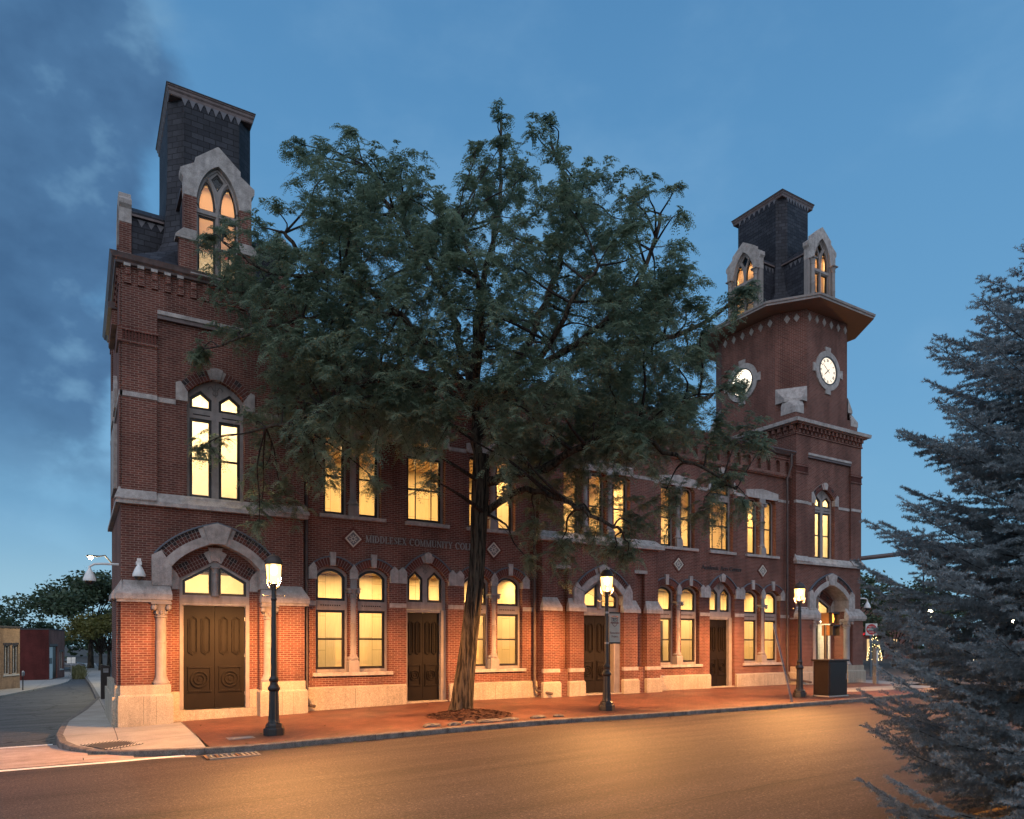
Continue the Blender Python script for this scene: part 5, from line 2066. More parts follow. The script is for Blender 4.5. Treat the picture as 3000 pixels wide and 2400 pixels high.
# side window hood stones, seen edge on
for y in (25.4, 27.0):
    st.prism(L, [(y - .55, 9.6), (y + .55, 9.6), (y + .55, 10.2), (y, 10.75), (y - .55, 10.2)], -.10, .03, 'stone', nm='window_hood')
br.finish()
st.finish(.008)

# corbelled cornice on the left tower
st, br = Split(), MB()
for F, u0, u1 in ((FT, 1.05, 6.25), (L, YT, YB)):
    n = 15
    w = (u1 - u0) / n
    for i in range(n):
        u = u0 + w * (i + .25)
        br.box(F, u, u + w * .5, -.07, .02, 12.72, 13.16, 'brick')
        br.box(F, u + .02, u + w * .5 - .02, -.11, -.071, 12.95, 13.16, 'brick')
        if F is FT and (u < 2.8 or u > 4.4):
            st.box(F, u - w * .05, u + w * .45, -.16, .02, 13.165, 13.25, 'stone', nm='corbel_stone')
    br.box(F, u0, u1, -.125, .02, 13.255, 13.30, 'brick')
    br.box(F, u0, u1, -.05, .02, 13.17, 13.253, 'brick')
br.build('corbel_table', BLD)
st.finish(0.0)
co = MB()
sq = [(1.05, YT), (6.25, YT), (6.25, YB), (1.05, YB)]
prof = [(.02, 13.20), (.14, 13.22), (.16, 13.28), (.23, 13.33), (.27, 13.42), (.29, 13.46), (.1, 13.5)]
loop_profile(co, sq, prof, 'cornice_metal')
# the dormer sill stone interrupts the gutter
co.build('cornice', BLD)
spire(2.42, 4.92, 24.40, 27.80, 14.55, 13.49, [(1.9, 23.0), (5.4, 23.0), (6.42, 23.3), (6.42, 29.1), (5.4, 29.45), (1.9, 29.45), (.88, 29.1), (.88, 23.3)], 19.80)
dormer(Fr('front', YT - .20), 3.63, 13.42, 'brick', 1.0, 3.97, 1.5)
dormer(Fr('left', 1.10), 26.1, 13.42, 'brick', 1.0, 3.6, 1.3, .92)
dormer(Fr('right', 6.25), 26.1, 13.42, 'brick', 1.0, 3.6, 1.3, .92)
room(1.15, 6.15, YT + .42 + .36, YT + 4.4, .45, 5.6, 120, wall='plaster', ceil='plain', lamps=1)
room(1.15, 6.15, YT + .48, YT + 4.8, 6.2, 12.2, 330, wall='plaster', ceil='plain', col=(1.0, .70, .36), lamps=1)
# attic room behind the dormer: dim, with shade cloth in the upper lights
room(2.99, 4.27, YT + .02, YT + 1.15, 13.45, 16.25, 48, wall='slat_wood', ceil='plain', col=(1.0, .74, .42))
mb = MB()
mb.wbox(3.02, 4.24, YT + .05, YT + .06, 14.25, 16.2, 'shade_cloth')
mb.build('roller_shade', BLD)
mb = MB()
mb.wbox(3.0, 3.06, YT + .95, YT + 1.03, 13.5, 15.0, 'sign_red')
mb.wbox(4.0, 4.08, YT + .95, YT + 1.03, 13.5, 15.0, 'sign_red')
mb.build('interior_post', BLD)
# beams over the entrance hall
mb = MB()
for y in (24.35, 25.1, 25.9):
    mb.wbox(1.2, 6.1, y, y + .16, 4.72, 5.0, 'bronze_grille')
mb.wbox(2.3, 2.42, 24.0, 27.2, .6, 5.2, 'bronze_grille')
mb.build('hall_beam', BLD)
# strip light in the tower's tall first-floor room
mb = MB()
mb.wbox(2.6, 3.3, YT + 4.6, YT + 4.68, 7.60, 7.72, 'tube_light')
mb.build('strip_light', BLD)

# ---------------------------------------------------------------- clock stage of the right tower
st, br = Split(), MB()
sq = [(31.03, YT), (36.55, YT), (36.55, YB), (31.03, YB)]
R_ = Fr('left', 31.03)
for F, u0, u1 in ((FT, 31.03, 36.55), (R_, YT, YB)):
    n = 17
    w = (u1 - u0) / n
    for i in range(n):
        u = u0 + w * (i + .22)
        br.box(F, u, u + w * .55, -.10, .02, 13.06, 13.44, 'brick')
        br.box(F, u + .02, u + w * .55 - .02, -.20, -.101, 13.22, 13.44, 'brick')
    br.box(F, u0 - .05, u1 + .05, -.06, .02, 12.98, 13.06, 'brick')
    br.box(F, u0 - .15, u1 + .15, -.25, .02, 13.441, 13.51, 'brick')
br.build('corbel_table', BLD)
st = MB()
loop_profile(st, sq, [(.2, 13.512), (.36, 13.53), (.38, 13.70), (.30, 13.74), (-.3, 13.76)], 'stone')
st.build('stone_coping', BLD)
OX0, OX1, OY0, OY1 = 31.15, 36.40, 23.28, 29.4
cx_, cy_ = .92, 1.25
octo = chamfer_rect(OX0, OX1, OY0, OY1, cx_, cy_)
mb = MB()
loop_profile(mb, [(OX0, OY0), (OX1, OY0), (OX1, OY1), (OX0, OY1)], [(0, 13.7), (0, 14.42), (-.02, 14.44)], 'brick')
mb.build('brick_wall', BLD, fixn=True)
mb = MB()
loop_profile(mb, octo, [(-.002, 14.40), (-.002, 19.62)], 'brick')
mb.build('brick_wall', BLD, fixn=True)
st = Split()
# weathered corner broaches, in two stages
for sx, sy, X, Y in ((-1, -1, OX0, OY0), (1, -1, OX1, OY0), (-1, 1, OX0, OY1), (1, 1, OX1, OY1)):
    e = .025
    A = (X + sx * e, Y + sy * e)
    B = (X - sx * cx_ * .97, Y + sy * e)
    C = (X + sx * e, Y - sy * cy_ * .97)
    for z0, z1, zt, f in ((14.15, 14.42, 15.05, .72), (14.95, 15.02, 15.62, 1.0)):
        def q(p, k):
            # pull towards the chamfer line by k
            mx, my = (B[0] + C[0]) / 2, (B[1] + C[1]) / 2
            return (p[0] + (mx - p[0]) * k, p[1] + (my - p[1]) * k)
        k0 = 0.0 if f < 1 else .50
        b = (A[0] + (B[0] - A[0]) * f, A[1] + (B[1] - A[1]) * f)
        c = (A[0] + (C[0] - A[0]) * f, A[1] + (C[1] - A[1]) * f)
        if f < 1:
            a = A
            vs = [(*a, z0), (*b, z0), (*c, z0), (*a, z1), (*b, z1 + .2), (*c, z1 + .2), (*q(b, .30), zt), (*q(c, .30), zt)]
            st.add(vs, [(0, 1, 4, 3), (2, 0, 3, 5), (3, 4, 6, 7), (3, 7, 5), (4, 1, 6), (0, 2, 1)], 'stone', nm='broach')
        else:
            a1, a2 = q(b, .0), q(c, .0)
            m1 = (A[0] + (B[0] - A[0]) * .55, A[1] + (B[1] - A[1]) * .55)
            m2 = (A[0] + (C[0] - A[0]) * .55, A[1] + (C[1] - A[1]) * .55)
            vs = [(*b, z0 - .12), (*m1, z0 - .12), (*m2, z0 - .12), (*c, z0 - .12), (*b, z0 + .25), (*m1, z0 + .02), (*m2, z0 + .02), (*c, z0 + .25), (*b, zt), (*c, zt)]
            st.add(vs, [(0, 1, 5, 4), (1, 2, 6, 5), (2, 3, 7, 6), (4, 5, 8), (6, 7, 9), (5, 6, 9, 8), (0, 3, 2, 1)], 'stone', nm='broach')
st.finish(0.0)
# raised stone diamonds under the eaves
st = Split()
for F, u0, u1 in ((Fr('front', OY0), OX0 + cx_ + .2, OX1 - cx_ - .2), (Fr('left', OX0), OY0 + cy_ + .3, OY1 - cy_ - .3)):
    for i in range(6):
        u = u0 + (u1 - u0) * i / 5
        st.prism(F, [(u, 19.0), (u + .15, 19.22), (u, 19.44), (u - .15, 19.22)], -.03, .02, 'stone', nm='diamond_stone')
a, b = Vector((OX0, OY0 + cy_)), Vector((OX0 + cx_, OY0))
t = (b - a).normalized()
nn = Vector((t.y, -t.x))
for k in (.38, .68):
    c = a + (b - a) * k
    P = []
    for du, dz in ((0, -.22), (.15, 0), (0, .22), (-.15, 0)):
        P.append((c + t * du, 19.22 + dz))
    st.add([(*(p + nn * .03), z) for p, z in P] + [(*(p - nn * .02), z) for p, z in P], [(0, 1, 2, 3), (0, 1, 5, 4), (1, 2, 6, 5), (2, 3, 7, 6), (3, 0, 4, 7)], 'stone', nm='diamond_stone')
st.finish(0.0)


def clock(F, uc, zc, glow, hours=7.66):
    circ = lambda r, n=40: [(uc + r * math.sin(2 * PI * i / n), zc + r * math.cos(2 * PI * i / n)) for i in range(n)]
    st = MB()
    st.ring(F, circ(1.03), circ(.73), -.06, .03, 'stone')
    for i in range(4):
        a = PI * i / 2
        ca, sa = math.cos(a), math.sin(a)
        P = [(-.19, .98), (.19, .98), (.22, 1.23), (-.22, 1.23)]
        st.prism(F, [(uc + x * ca + y * sa, zc - x * sa + y * ca) for x, y in P], -.065, .03, 'stone')
    o = st.build('clock', BLD)
    mb = MB()
    mb.prism(F, circ(.70), -.015, .02, glow)
    mb.build('clock_face', o)
    mb = MB()
    mb.ring(F, circ(.745), circ(.685), -.075, .03, 'black_iron')
    mb.build('bezel', o)
    nm = MB()
    rom = ['XII', 'I', 'II', 'III', 'IIII', 'V', 'VI', 'VII', 'VIII', 'IX', 'X', 'XI']
    for h in range(12):
        a = 2 * PI * h / 12
        ca, sa = math.cos(a), math.sin(a)

        def bar(x0, y0, x1, y1, w):
            d = Vector((x1 - x0, y1 - y0)).normalized()
            p = Vector((-d.y, d.x)) * w
            Q = [(x0 + p.x, y0 + p.y), (x1 + p.x, y1 + p.y), (x1 - p.x, y1 - p.y), (x0 - p.x, y0 - p.y)]
            nm.prism(F, [(uc + x * ca + y * sa, zc - x * sa + y * ca) for x, y in Q], -.022, -.014, 'letter_dark')
        gl = rom[h]
        ws = {'I': .045, 'V': .085, 'X': .085}
        tot = sum(ws[c] for c in gl)
        x = -tot / 2
        r0, r1 = .485, .625
        for c in gl:
            w = ws[c]
            if c == 'I':
                bar(x + w / 2, r0, x + w / 2, r1, .011)
            elif c == 'V':
                bar(x + .01, r1, x + w / 2, r0, .012)
                bar(x + w - .01, r1, x + w / 2, r0, .006)
            else:
                bar(x + .01, r1, x + w - .01, r0, .012)
                bar(x + w - .01, r1, x + .01, r0, .006)
            x += w
    nm.build('numerals', o, fixn=False)
    for nme, ang, ln, w in (('hour_hand', 2 * PI * hours / 12, .42, .028), ('minute_hand', 2 * PI * (hours % 1 + .195), .60, .018)):
        hb = MB()
        ca, sa = math.cos(ang), math.sin(ang)
        P = [(-w * .7, -.16), (w * .7, -.16), (w, ln * .55), (0, ln), (-w, ln * .55)]
        hb.prism(F, [(uc + x * ca + y * sa, zc - x * sa + y * ca) for x, y in P], -.034 if nme[0] == 'h' else -.045, -.026 if nme[0] == 'h' else -.036, 'black_iron')
        hb.build(nme, o)
    return o


clock(Fr('front', OY0 - .002), 33.76, 16.72, 'clock_glow')
clock(Fr('left', OX0 - .002), 26.66, 16.66, 'clock_glow_bright')
# broad eaves
ev = MB()
loop_profile(ev, octo, [(.0, 19.60), (1.16, 19.585)], 'soffit_wood', close=False)
loop_profile(ev, octo, [(1.16, 19.585), (1.165, 19.68), (1.22, 19.70), (1.24, 19.80)], 'trim', close=False)
loop_profile(ev, octo, [(1.24, 19.80), (1.15, 19.84), (-.5, 20.10)], 'roof_dark', close=False)
ev.build('eaves', BLD)
spire(32.45, 35.04, 25.08, 28.45, 21.0, 19.92, [tuple(p) for p in inset(octo, -.95)], 26.85)
dormer(Fr('front', OY0 + .28), 33.76, 19.86, 'stone', 1.15, 3.90, 1.5, 1.18)
dormer(Fr('left', OX0 + .06), 26.68, 19.86, 'stone', 1.15, 3.85, 1.4, 1.18)
room(33.08, 34.44, OY0 + .64, OY0 + 1.7, 19.9, 23.25, 75, wall='slat_wood', ceil='plain', col=(1.0, .74, .42))
l = bpy.data.lights.new('RoomLight', 'AREA')
mb = MB()
X = OX0 + .06
mb.add([(X + 1.3, 26.0, 19.9), (X + 1.3, 27.36, 19.9), (X + 1.3, 27.36, 23.25), (X + 1.3, 26.0, 23.25), (X + .36, 26.0, 19.9), (X + .36, 27.36, 19.9), (X + .36, 27.36, 23.25), (X + .36, 26.0, 23.25)],
       [(0, 1, 2, 3), (0, 3, 7, 4), (1, 2, 6, 5), (3, 2, 6, 7), (0, 1, 5, 4)], 'slat_wood')
mb.build('interior', BLD, fixn=False)
l.energy = 150
l.size = .7
l.color = (1.0, .74, .42)
lo = bpy.data.objects.new('RoomLight', l)
COL.objects.link(lo)
lo.location = (X + .86, 26.7, 23.15)
mb = MB()
mb.wbox(X + .39, X + .40, 26.02, 27.34, 21.0, 23.2, 'shade_cloth')
mb.build('roller_shade', BLD)
mb = MB()
mb.wbox(33.1, 34.42, OY0 + .67, OY0 + .68, 20.95, 23.2, 'shade_cloth')
mb.build('roller_shade', BLD)
room(31.2, 36.4, YT + .85 + .85, YT + 4.8, .3, 5.6, 110, wall='plaster', ceil='plain')
room(31.2, 36.4, YT + .48, YT + 4.8, 6.2, 12.2, 260, wall='plaster', ceil='plain', col=(1.0, .68, .30))

# the wing behind the left tower along the side street
mb = MB()
mb.wbox(1.7, 30.9, YB, 44, -1.6, 12.6, 'brick')
mb.build('brick_wall', BLD)
# bay heads on the tower's side, seen edge on from the corner
mb = MB()
mb.box(L, 25.0, 27.2, -.16, .02, 12.20, 12.66, 'brick')
mb.box(L, 24.95, 27.25, -.26, .02, 12.66, 12.86, 'cornice_metal')
mb.box(L, 25.2, 27.0, -.10, .02, 7.2, 9.2, 'stone')
mb.build('side_bay', BLD)

# drainpipes
for pts in ([(6.40, 23.40, 11.80), (6.40, 23.40, 9.0), (6.40, 23.40, .62), (6.46, 23.30, .36), (6.62, 23.16, .32)],
            [(15.36, 23.42, 11.85), (15.36, 23.42, 8.5), (15.36, 23.40, .75), (15.40, 23.28, .52), (15.72, 22.86, .42), (15.80, 22.78, .40)],
            [(30.72, 23.20, 11.9), (30.72, 23.20, 11.35), (30.66, 23.40, 10.7), (30.66, 23.40, .85), (30.72, 23.25, .55), (31.3, 22.66, .44), (31.45, 22.58, .40)]):
    mb = MB()
    mb.tube(pts, .055, 'gutter', 10)
    for z in (2.2, 4.2, 6.6, 8.8):
        x, y = pts[2][0], pts[2][1]
        mb.lathe(x, y, [(.066, z), (.066, z + .05)], 'gutter', 10)
    mb.build('drainpipe', BLD, smooth=True)
mb = MB()
put_text(mb, Fr('front', YT - .10), '0', .36, 31.95, -.012, 3.08, 'letter_dark', sx=.8)
mb.build('house_number', BLD, fixn=False)
# ------------------------------------------------------------------ street furniture
def copy_thing(root, loc):
    r = root.copy()
    COL.objects.link(r)
    r.location = loc

    def rec(src, dst):
        for ch in [o for o in bpy.data.objects if o.parent == src]:
            c = ch.copy()
            COL.objects.link(c)
            c.parent = dst
            rec(ch, c)
    rec(root, r)
    return r


def lamp_post(x, y, label):
    z = walk_z(x, y) + .012
    t = empty('street_lamp', (x, y, z))
    tag(t, label, 'street lamp', 'lantern street lamps along the kerb')
    mb = MB()
    mb.lathe(x, y, [(.265, 0), (.265, .17), (.245, .185), (.215, .19), (.215, .27), (.18, .31)], 'black_iron', 8, z)
    mb.build('base', t, bevel=.008)
    mb = MB()
    # fluted pedestal
    n, prof = 24, [(.15, .30), (.135, .40), (.118, 1.12), (.125, 1.14), (.15, 1.17), (.155, 1.21), (.135, 1.25), (.10, 1.30), (.098, 1.36), (.118, 1.40), (.122, 1.44), (.10, 1.47), (.078, 1.52), (.073, 2.2), (.060, 3.45), (.068, 3.47), (.075, 3.50), (.06, 3.54), (.060, 3.62), (.064, 3.80), (.085, 3.90), (.07, 3.93)]
    vs, fs = [], []
    for r, h in prof:
        for i in range(n):
            k = .90 if (i % 2 and h < 1.13) else 1.0
            a = 2 * PI * i / n
            vs.append((x + r * k * math.cos(a), y + r * k * math.sin(a), z + h))
    for j in range(len(prof) - 1):
        for i in range(n):
            q = (i + 1) % n
            fs.append((j * n + i, j * n + q, (j + 1) * n + q, (j + 1) * n + i))
    mb.add(vs, fs, 'black_iron')
    mb.build('pole', t)
    mb = MB()
    dx, dy = .853, -.5219
    mb.tube([(x - dx * .28, y - dy * .28, z + 3.585), (x + dx * .28, y + dy * .28, z + 3.585)], [.010, .010], 'black_iron', 6)
    for s in (-1, 1):
        mb.lathe(x + s * dx * .28, y + s * dy * .28, [(.01, 3.565), (.02, 3.585), (.01, 3.605)], 'black_iron', 6, z)
    mb.build('ladder_bar', t)
    mb = MB()
    for k in range(4):
        a = PI / 4 + k * PI / 2
        ca, sa = math.cos(a), math.sin(a)
        mb.tube([(x + ca * r, y + sa * r, z + h) for r, h in ((.05, 3.72), (.13, 3.80), (.19, 3.90), (.205, 4.02), (.222, 4.40))], .011, 'black_iron', 6)
    mb.lathe(x, y, [(.225, 4.385), (.235, 4.40), (.225, 4.415)], 'black_iron', 20, z)
    mb.build('cradle', t)
    mb = MB()
    mb.lathe(x, y, [(.135, 3.935), (.16, 3.97), (.175, 4.10), (.192, 4.30), (.200, 4.40)], 'lantern_glass', 20, z, cap=False)
    mb.build('globe', t, smooth=True)
    mb = MB()
    mb.lathe(x, y, [(.03, 4.12), (.07, 4.16), (.085, 4.24), (.08, 4.32), (.04, 4.37)], 'lantern_bulb', 12, z)
    mb.build('bulb', t, smooth=True)
    mb = MB()
    mb.lathe(x, y, [(.212, 4.417), (.215, 4.44), (.200, 4.50), (.165, 4.565), (.115, 4.61), (.055, 4.635), (.03, 4.64), (.03, 4.66), (.012, 4.69)], 'bronze_grille', 20, z)
    mb.build('cap', t, smooth=True)
    lit(x, y, z)
    return t


def lit(x, y, z):
    l = bpy.data.lights.new('LanternLight', 'SPOT')
    l.spot_size = R(180)
    l.spot_blend = 0.35
    l.energy = LAMP_W
    l.color = LAMP_COL
    l.shadow_soft_size = .07
    lo = bpy.data.objects.new('LanternLight', l)
    COL.objects.link(lo)
    lo.location = (x, y, z + 4.03)


LP = [(4.32, 18.83), (14.85, 18.3), (24.95, 18.45)]
L1 = lamp_post(*LP[0], 'black lantern street lamp standing in front of the large portal double doors')
for (x, y), lb in zip(LP[1:], ('black lantern street lamp carrying a restoration banner', 'black lantern street lamp beside the dark utility cabinet')):
    z = walk_z(x, y) + .012
    c = copy_thing(L1, (x, y, z))
    c['label'] = lb
    lit(x, y, z)

# banner on the middle lamp
x, y = LP[1]
z = walk_z(x, y)
t = empty('banner', (x, y, z + 2.4))
tag(t, 'pale vertical banner hanging from brackets on the middle street lamp', 'banner')
mb = MB()
mb.wbox(x + .10, x + .56, y - .008, y + .002, z + 2.25, z + 3.20, 'banner_cloth')
mb.build('cloth', t)
mb = MB()
mb.wbox(x + .085, x + .575, y - .016, y + .012, z + 3.2, z + 3.25, 'dark_metal')
mb.wbox(x + .085, x + .575, y - .016, y + .012, z + 2.20, z + 2.25, 'dark_metal')
for h in (3.225, 2.225):
    mb.tube([(x, y, z + h), (x + .3, y, z + h)], .012, 'steel', 6)
    mb.lathe(x, y, [(.078, h - .03), (.078, h + .03)], 'steel', 12, z)
mb.build('bracket', t)
mb = MB()
B = Fr('front', y - .009)
put_text(mb, B, 'Restoration', .10, x + .33, -.003, z + 2.53, 'sign_brown', width=.40, center=True, extrude=.002)
put_text(mb, B, 'Project', .10, x + .33, -.003, z + 2.41, 'sign_brown', width=.27, center=True, extrude=.002)
mb.build('lettering', t, fixn=False)
mb = MB()
sx, sz = x + .33, z + 2.93
sh = [(sx - .13, sz + .12), (sx - .13, sz - .04), (sx - .07, sz - .13), (sx, sz - .17), (sx + .07, sz - .13), (sx + .13, sz - .04), (sx + .13, sz + .12)]
mb.ring(B, sh, inset(sh, .018), -.004, .0, 'sign_brown')
put_text(mb, B, 'RS', .15, sx, -.003, sz - .0, 'black_iron', width=.17, center=True, extrude=.002)
mb.prism(B, [(sx - .17, sz - .06), (sx + .17, sz - .06), (sx + .17, sz - .02), (sx - .17, sz - .02)], -.006, -.001, 'sign_brown')
mb.tube([B(sx - .15, -.004, sz + .14), B(sx, -.004, sz + .19), B(sx + .15, -.004, sz + .14)], .010, 'sign_brown', 5)
mb.build('emblem', t, fixn=False)

# traffic signal cabinet by the right-hand lamp
t = empty('utility_cabinet', (26.2, 18.1, walk_z(26.2, 18.1)))
tag(t, 'dark brown metal traffic signal cabinet on the pavement', 'utility cabinet')
z = walk_z(26.2, 18.1) + .02
mb = MB()
mb.wbox(25.72, 27.02, 17.66, 18.42, z, z + .06, 'concrete')
mb.wbox(25.75, 26.98, 17.70, 18.40, z + .06, z + 1.44, 'cabinet')
mb.build('body', t, bevel=.012)
mb = MB()
mb.wbox(25.69, 27.04, 17.63, 18.46, z + 1.44, z + 1.52, 'cabinet')
mb.build('lid', t, bevel=.015)
mb = MB()
mb.wbox(25.80, 26.93, 17.675, 17.699, z + .12, z + 1.38, 'cabinet')
mb.wbox(26.86, 26.90, 17.655, 17.676, z + .7, z + .95, 'steel')
mb.build('door', t, bevel=.006)

# crooked bare sign post
mb = MB()
x, y = 22.85, 17.25
z = walk_z(x, y)
p0, p1 = Vector((x, y, z)), Vector((x - .62, y + .35, z + 2.95))
for s in (-.035, .0, .035):
    d = Vector((s, -abs(s) * .6, 0))
    mb.tube([p0 + d, p1 + d], .017, 'steel', 5)
for i in range(18):
    c = p0 + (p1 - p0) * (.05 + i * .052)
    mb.tube([c + Vector((-.004, -.022, 0)), c + Vector((.004, -.022, .02))], .008, 'black_iron', 5)
tag(mb.build('sign_post'), 'bent bare metal sign post leaning at the kerb', 'sign post')


# pedestrian signal on its pole, right of the cabinet
px_, py_ = 29.4, 20.35
z = walk_z(px_, py_)
t = empty('pedestrian_signal', (px_, py_, z))
tag(t, 'pedestrian signal on a dark pole showing a glowing orange hand', 'pedestrian signal')
mb = MB()
mb.tube([(px_, py_, z), (px_, py_, z + 3.0)], .085, 'dark_metal', 12)
mb.lathe(px_, py_, [(.16, 0), (.15, .12), (.10, .2)], 'dark_metal', 12, z)
mb.build('pole', t, smooth=True)


def hbox(name, z0, z1, dx):
    mb = MB()
    mb.wbox(px_ - .05 + dx, px_ + .42 + dx, py_ - .24, py_ + .18, z0, z1, 'signal_paint')
    mb.wbox(px_ - .08 + dx, px_ + .45 + dx, py_ - .42, py_ - .241, z1 - .05, z1 + .01, 'black_iron')
    mb.wbox(px_ - .08 + dx, px_ - .05 + dx, py_ - .40, py_ - .241, z0, z1, 'black_iron')
    mb.wbox(px_ + .42 + dx, px_ + .45 + dx, py_ - .40, py_ - .241, z0, z1, 'black_iron')
    mb.wbox(px_ - .045 + dx, px_ + .415 + dx, py_ - .25, py_ - .2405, z0 + .02, z1 - .05, 'black_iron')
    return mb.build(name, t, bevel=.01)


hbox('signal_head', z + 3.05, z + 3.55, -.05)
hbox('signal_head', z + 2.50, z + 2.98, .0)
mb = MB()
u0, z0 = px_ + .135, z + 3.10
S_ = Fr('front', py_ - .256)
mb.prism(S_, [(u0 - .075, z0), (u0 + .065, z0), (u0 + .085, z0 + .16), (u0 + .07, z0 + .26), (u0 - .075, z0 + .26), (u0 - .09, z0 + .1)], -.006, 0, 'signal_orange')
for i, (du, h) in enumerate(((-.06, .36), (-.02, .40), (.025, .40), (.06, .35))):
    mb.prism(S_, [(u0 + du - .016, z0 + .26), (u0 + du + .016, z0 + .26), (u0 + du + .014, z0 + h), (u0 + du - .014, z0 + h)], -.006, 0, 'signal_orange')
mb.prism(S_, [(u0 + .08, z0 + .08), (u0 + .13, z0 + .17), (u0 + .115, z0 + .22), (u0 + .075, z0 + .18)], -.006, 0, 'signal_orange')
mb.build('hand_symbol', t)

# domed security cameras
def dome_camera(x, y, z, label, arm=None):
    t = empty('security_camera', (x, y, z))
    tag(t, label, 'security camera', 'white dome cameras on the hall')
    mb = MB()
    mb.lathe(x, y, [(.165, 0), (.17, .02), (.17, .07), (.125, .19), (.075, .29), (.05, .32), (.045, .36)], 'white_plastic', 18, z)
    mb.build('housing', t, smooth=True)
    mb = MB()
    mb.lathe(x, y, [(.02, -.11), (.08, -.09), (.12, -.035), (.135, 0.0)], 'black_iron', 16, z)
    mb.build('dome', t, smooth=True)
    mb = MB()
    if arm:
        ax, ay = arm
        mb.tube([(x, y, z + .33), (x, y, z + .42), (x + ax * .15, y + ay * .15, z + .50), (x + ax * .4, y + ay * .4, z + .52), (x + ax, y + ay, z + .52)], .035, 'white_plastic', 8)
    else:
        mb.wbox(x - .07, x + .07, y - .02, y + .25, z + .34, z + .44, 'white_plastic')
        mb.wbox(x - .05, x + .05, y - .05, y + .05, z + .44, z + .52, 'white_plastic')
    mb.build('bracket', t, smooth=bool(arm))
    return t


dome_camera(1.50, 22.92, 4.30, 'white dome camera standing on the stone shelf left of the large portal')
dome_camera(.30, 24.2, 4.22, 'white dome camera on a curved arm reaching out from the hall corner', (.8, 0))
dome_camera(37.2, 23.2, 4.30, 'white dome camera on a curved arm by the small porch entrance', (-.65, 0))

# slim cable slung from the tree to the middle of the facade
mb = MB()
P0, P1 = Vector((10.95, 19.7, 6.7)), Vector((18.3, 23.0, 4.2))
pts = []
for i in range(25):
    s = i / 24
    p = P0.lerp(P1, s)
    p.z -= .35 * math.sin(PI * s)
    pts.append(p)
mb.tube(pts, .010, 'black_iron', 5)
tag(mb.build('cable'), 'thin dark cable slung from the tree trunk to the hall front', 'cable')

# parking pay station up the side street
x, y = 1.15, 39.6
z = walk_z(x, y)
t = empty('pay_station', (x, y, z))
tag(t, 'slim black parking pay station on the side street pavement', 'pay station')
mb = MB()
mb.prism(Fr('front', y - .2), [(x - .2, z - .02), (x + .2, z - .02), (x + .2, z + 1.58), (x - .2, z + 1.68)], 0, .4, 'cabinet')
mb.build('body', t, bevel=.02)
mb = MB()
mb.wbox(x - .10, x + .12, y - .215, y - .2, z + 1.28, z + 1.48, 'steel')
mb.wbox(x - .08, x + .10, y - .222, y - .214, z + 1.36, z + 1.46, 'glass')
mb.build('screen', t)
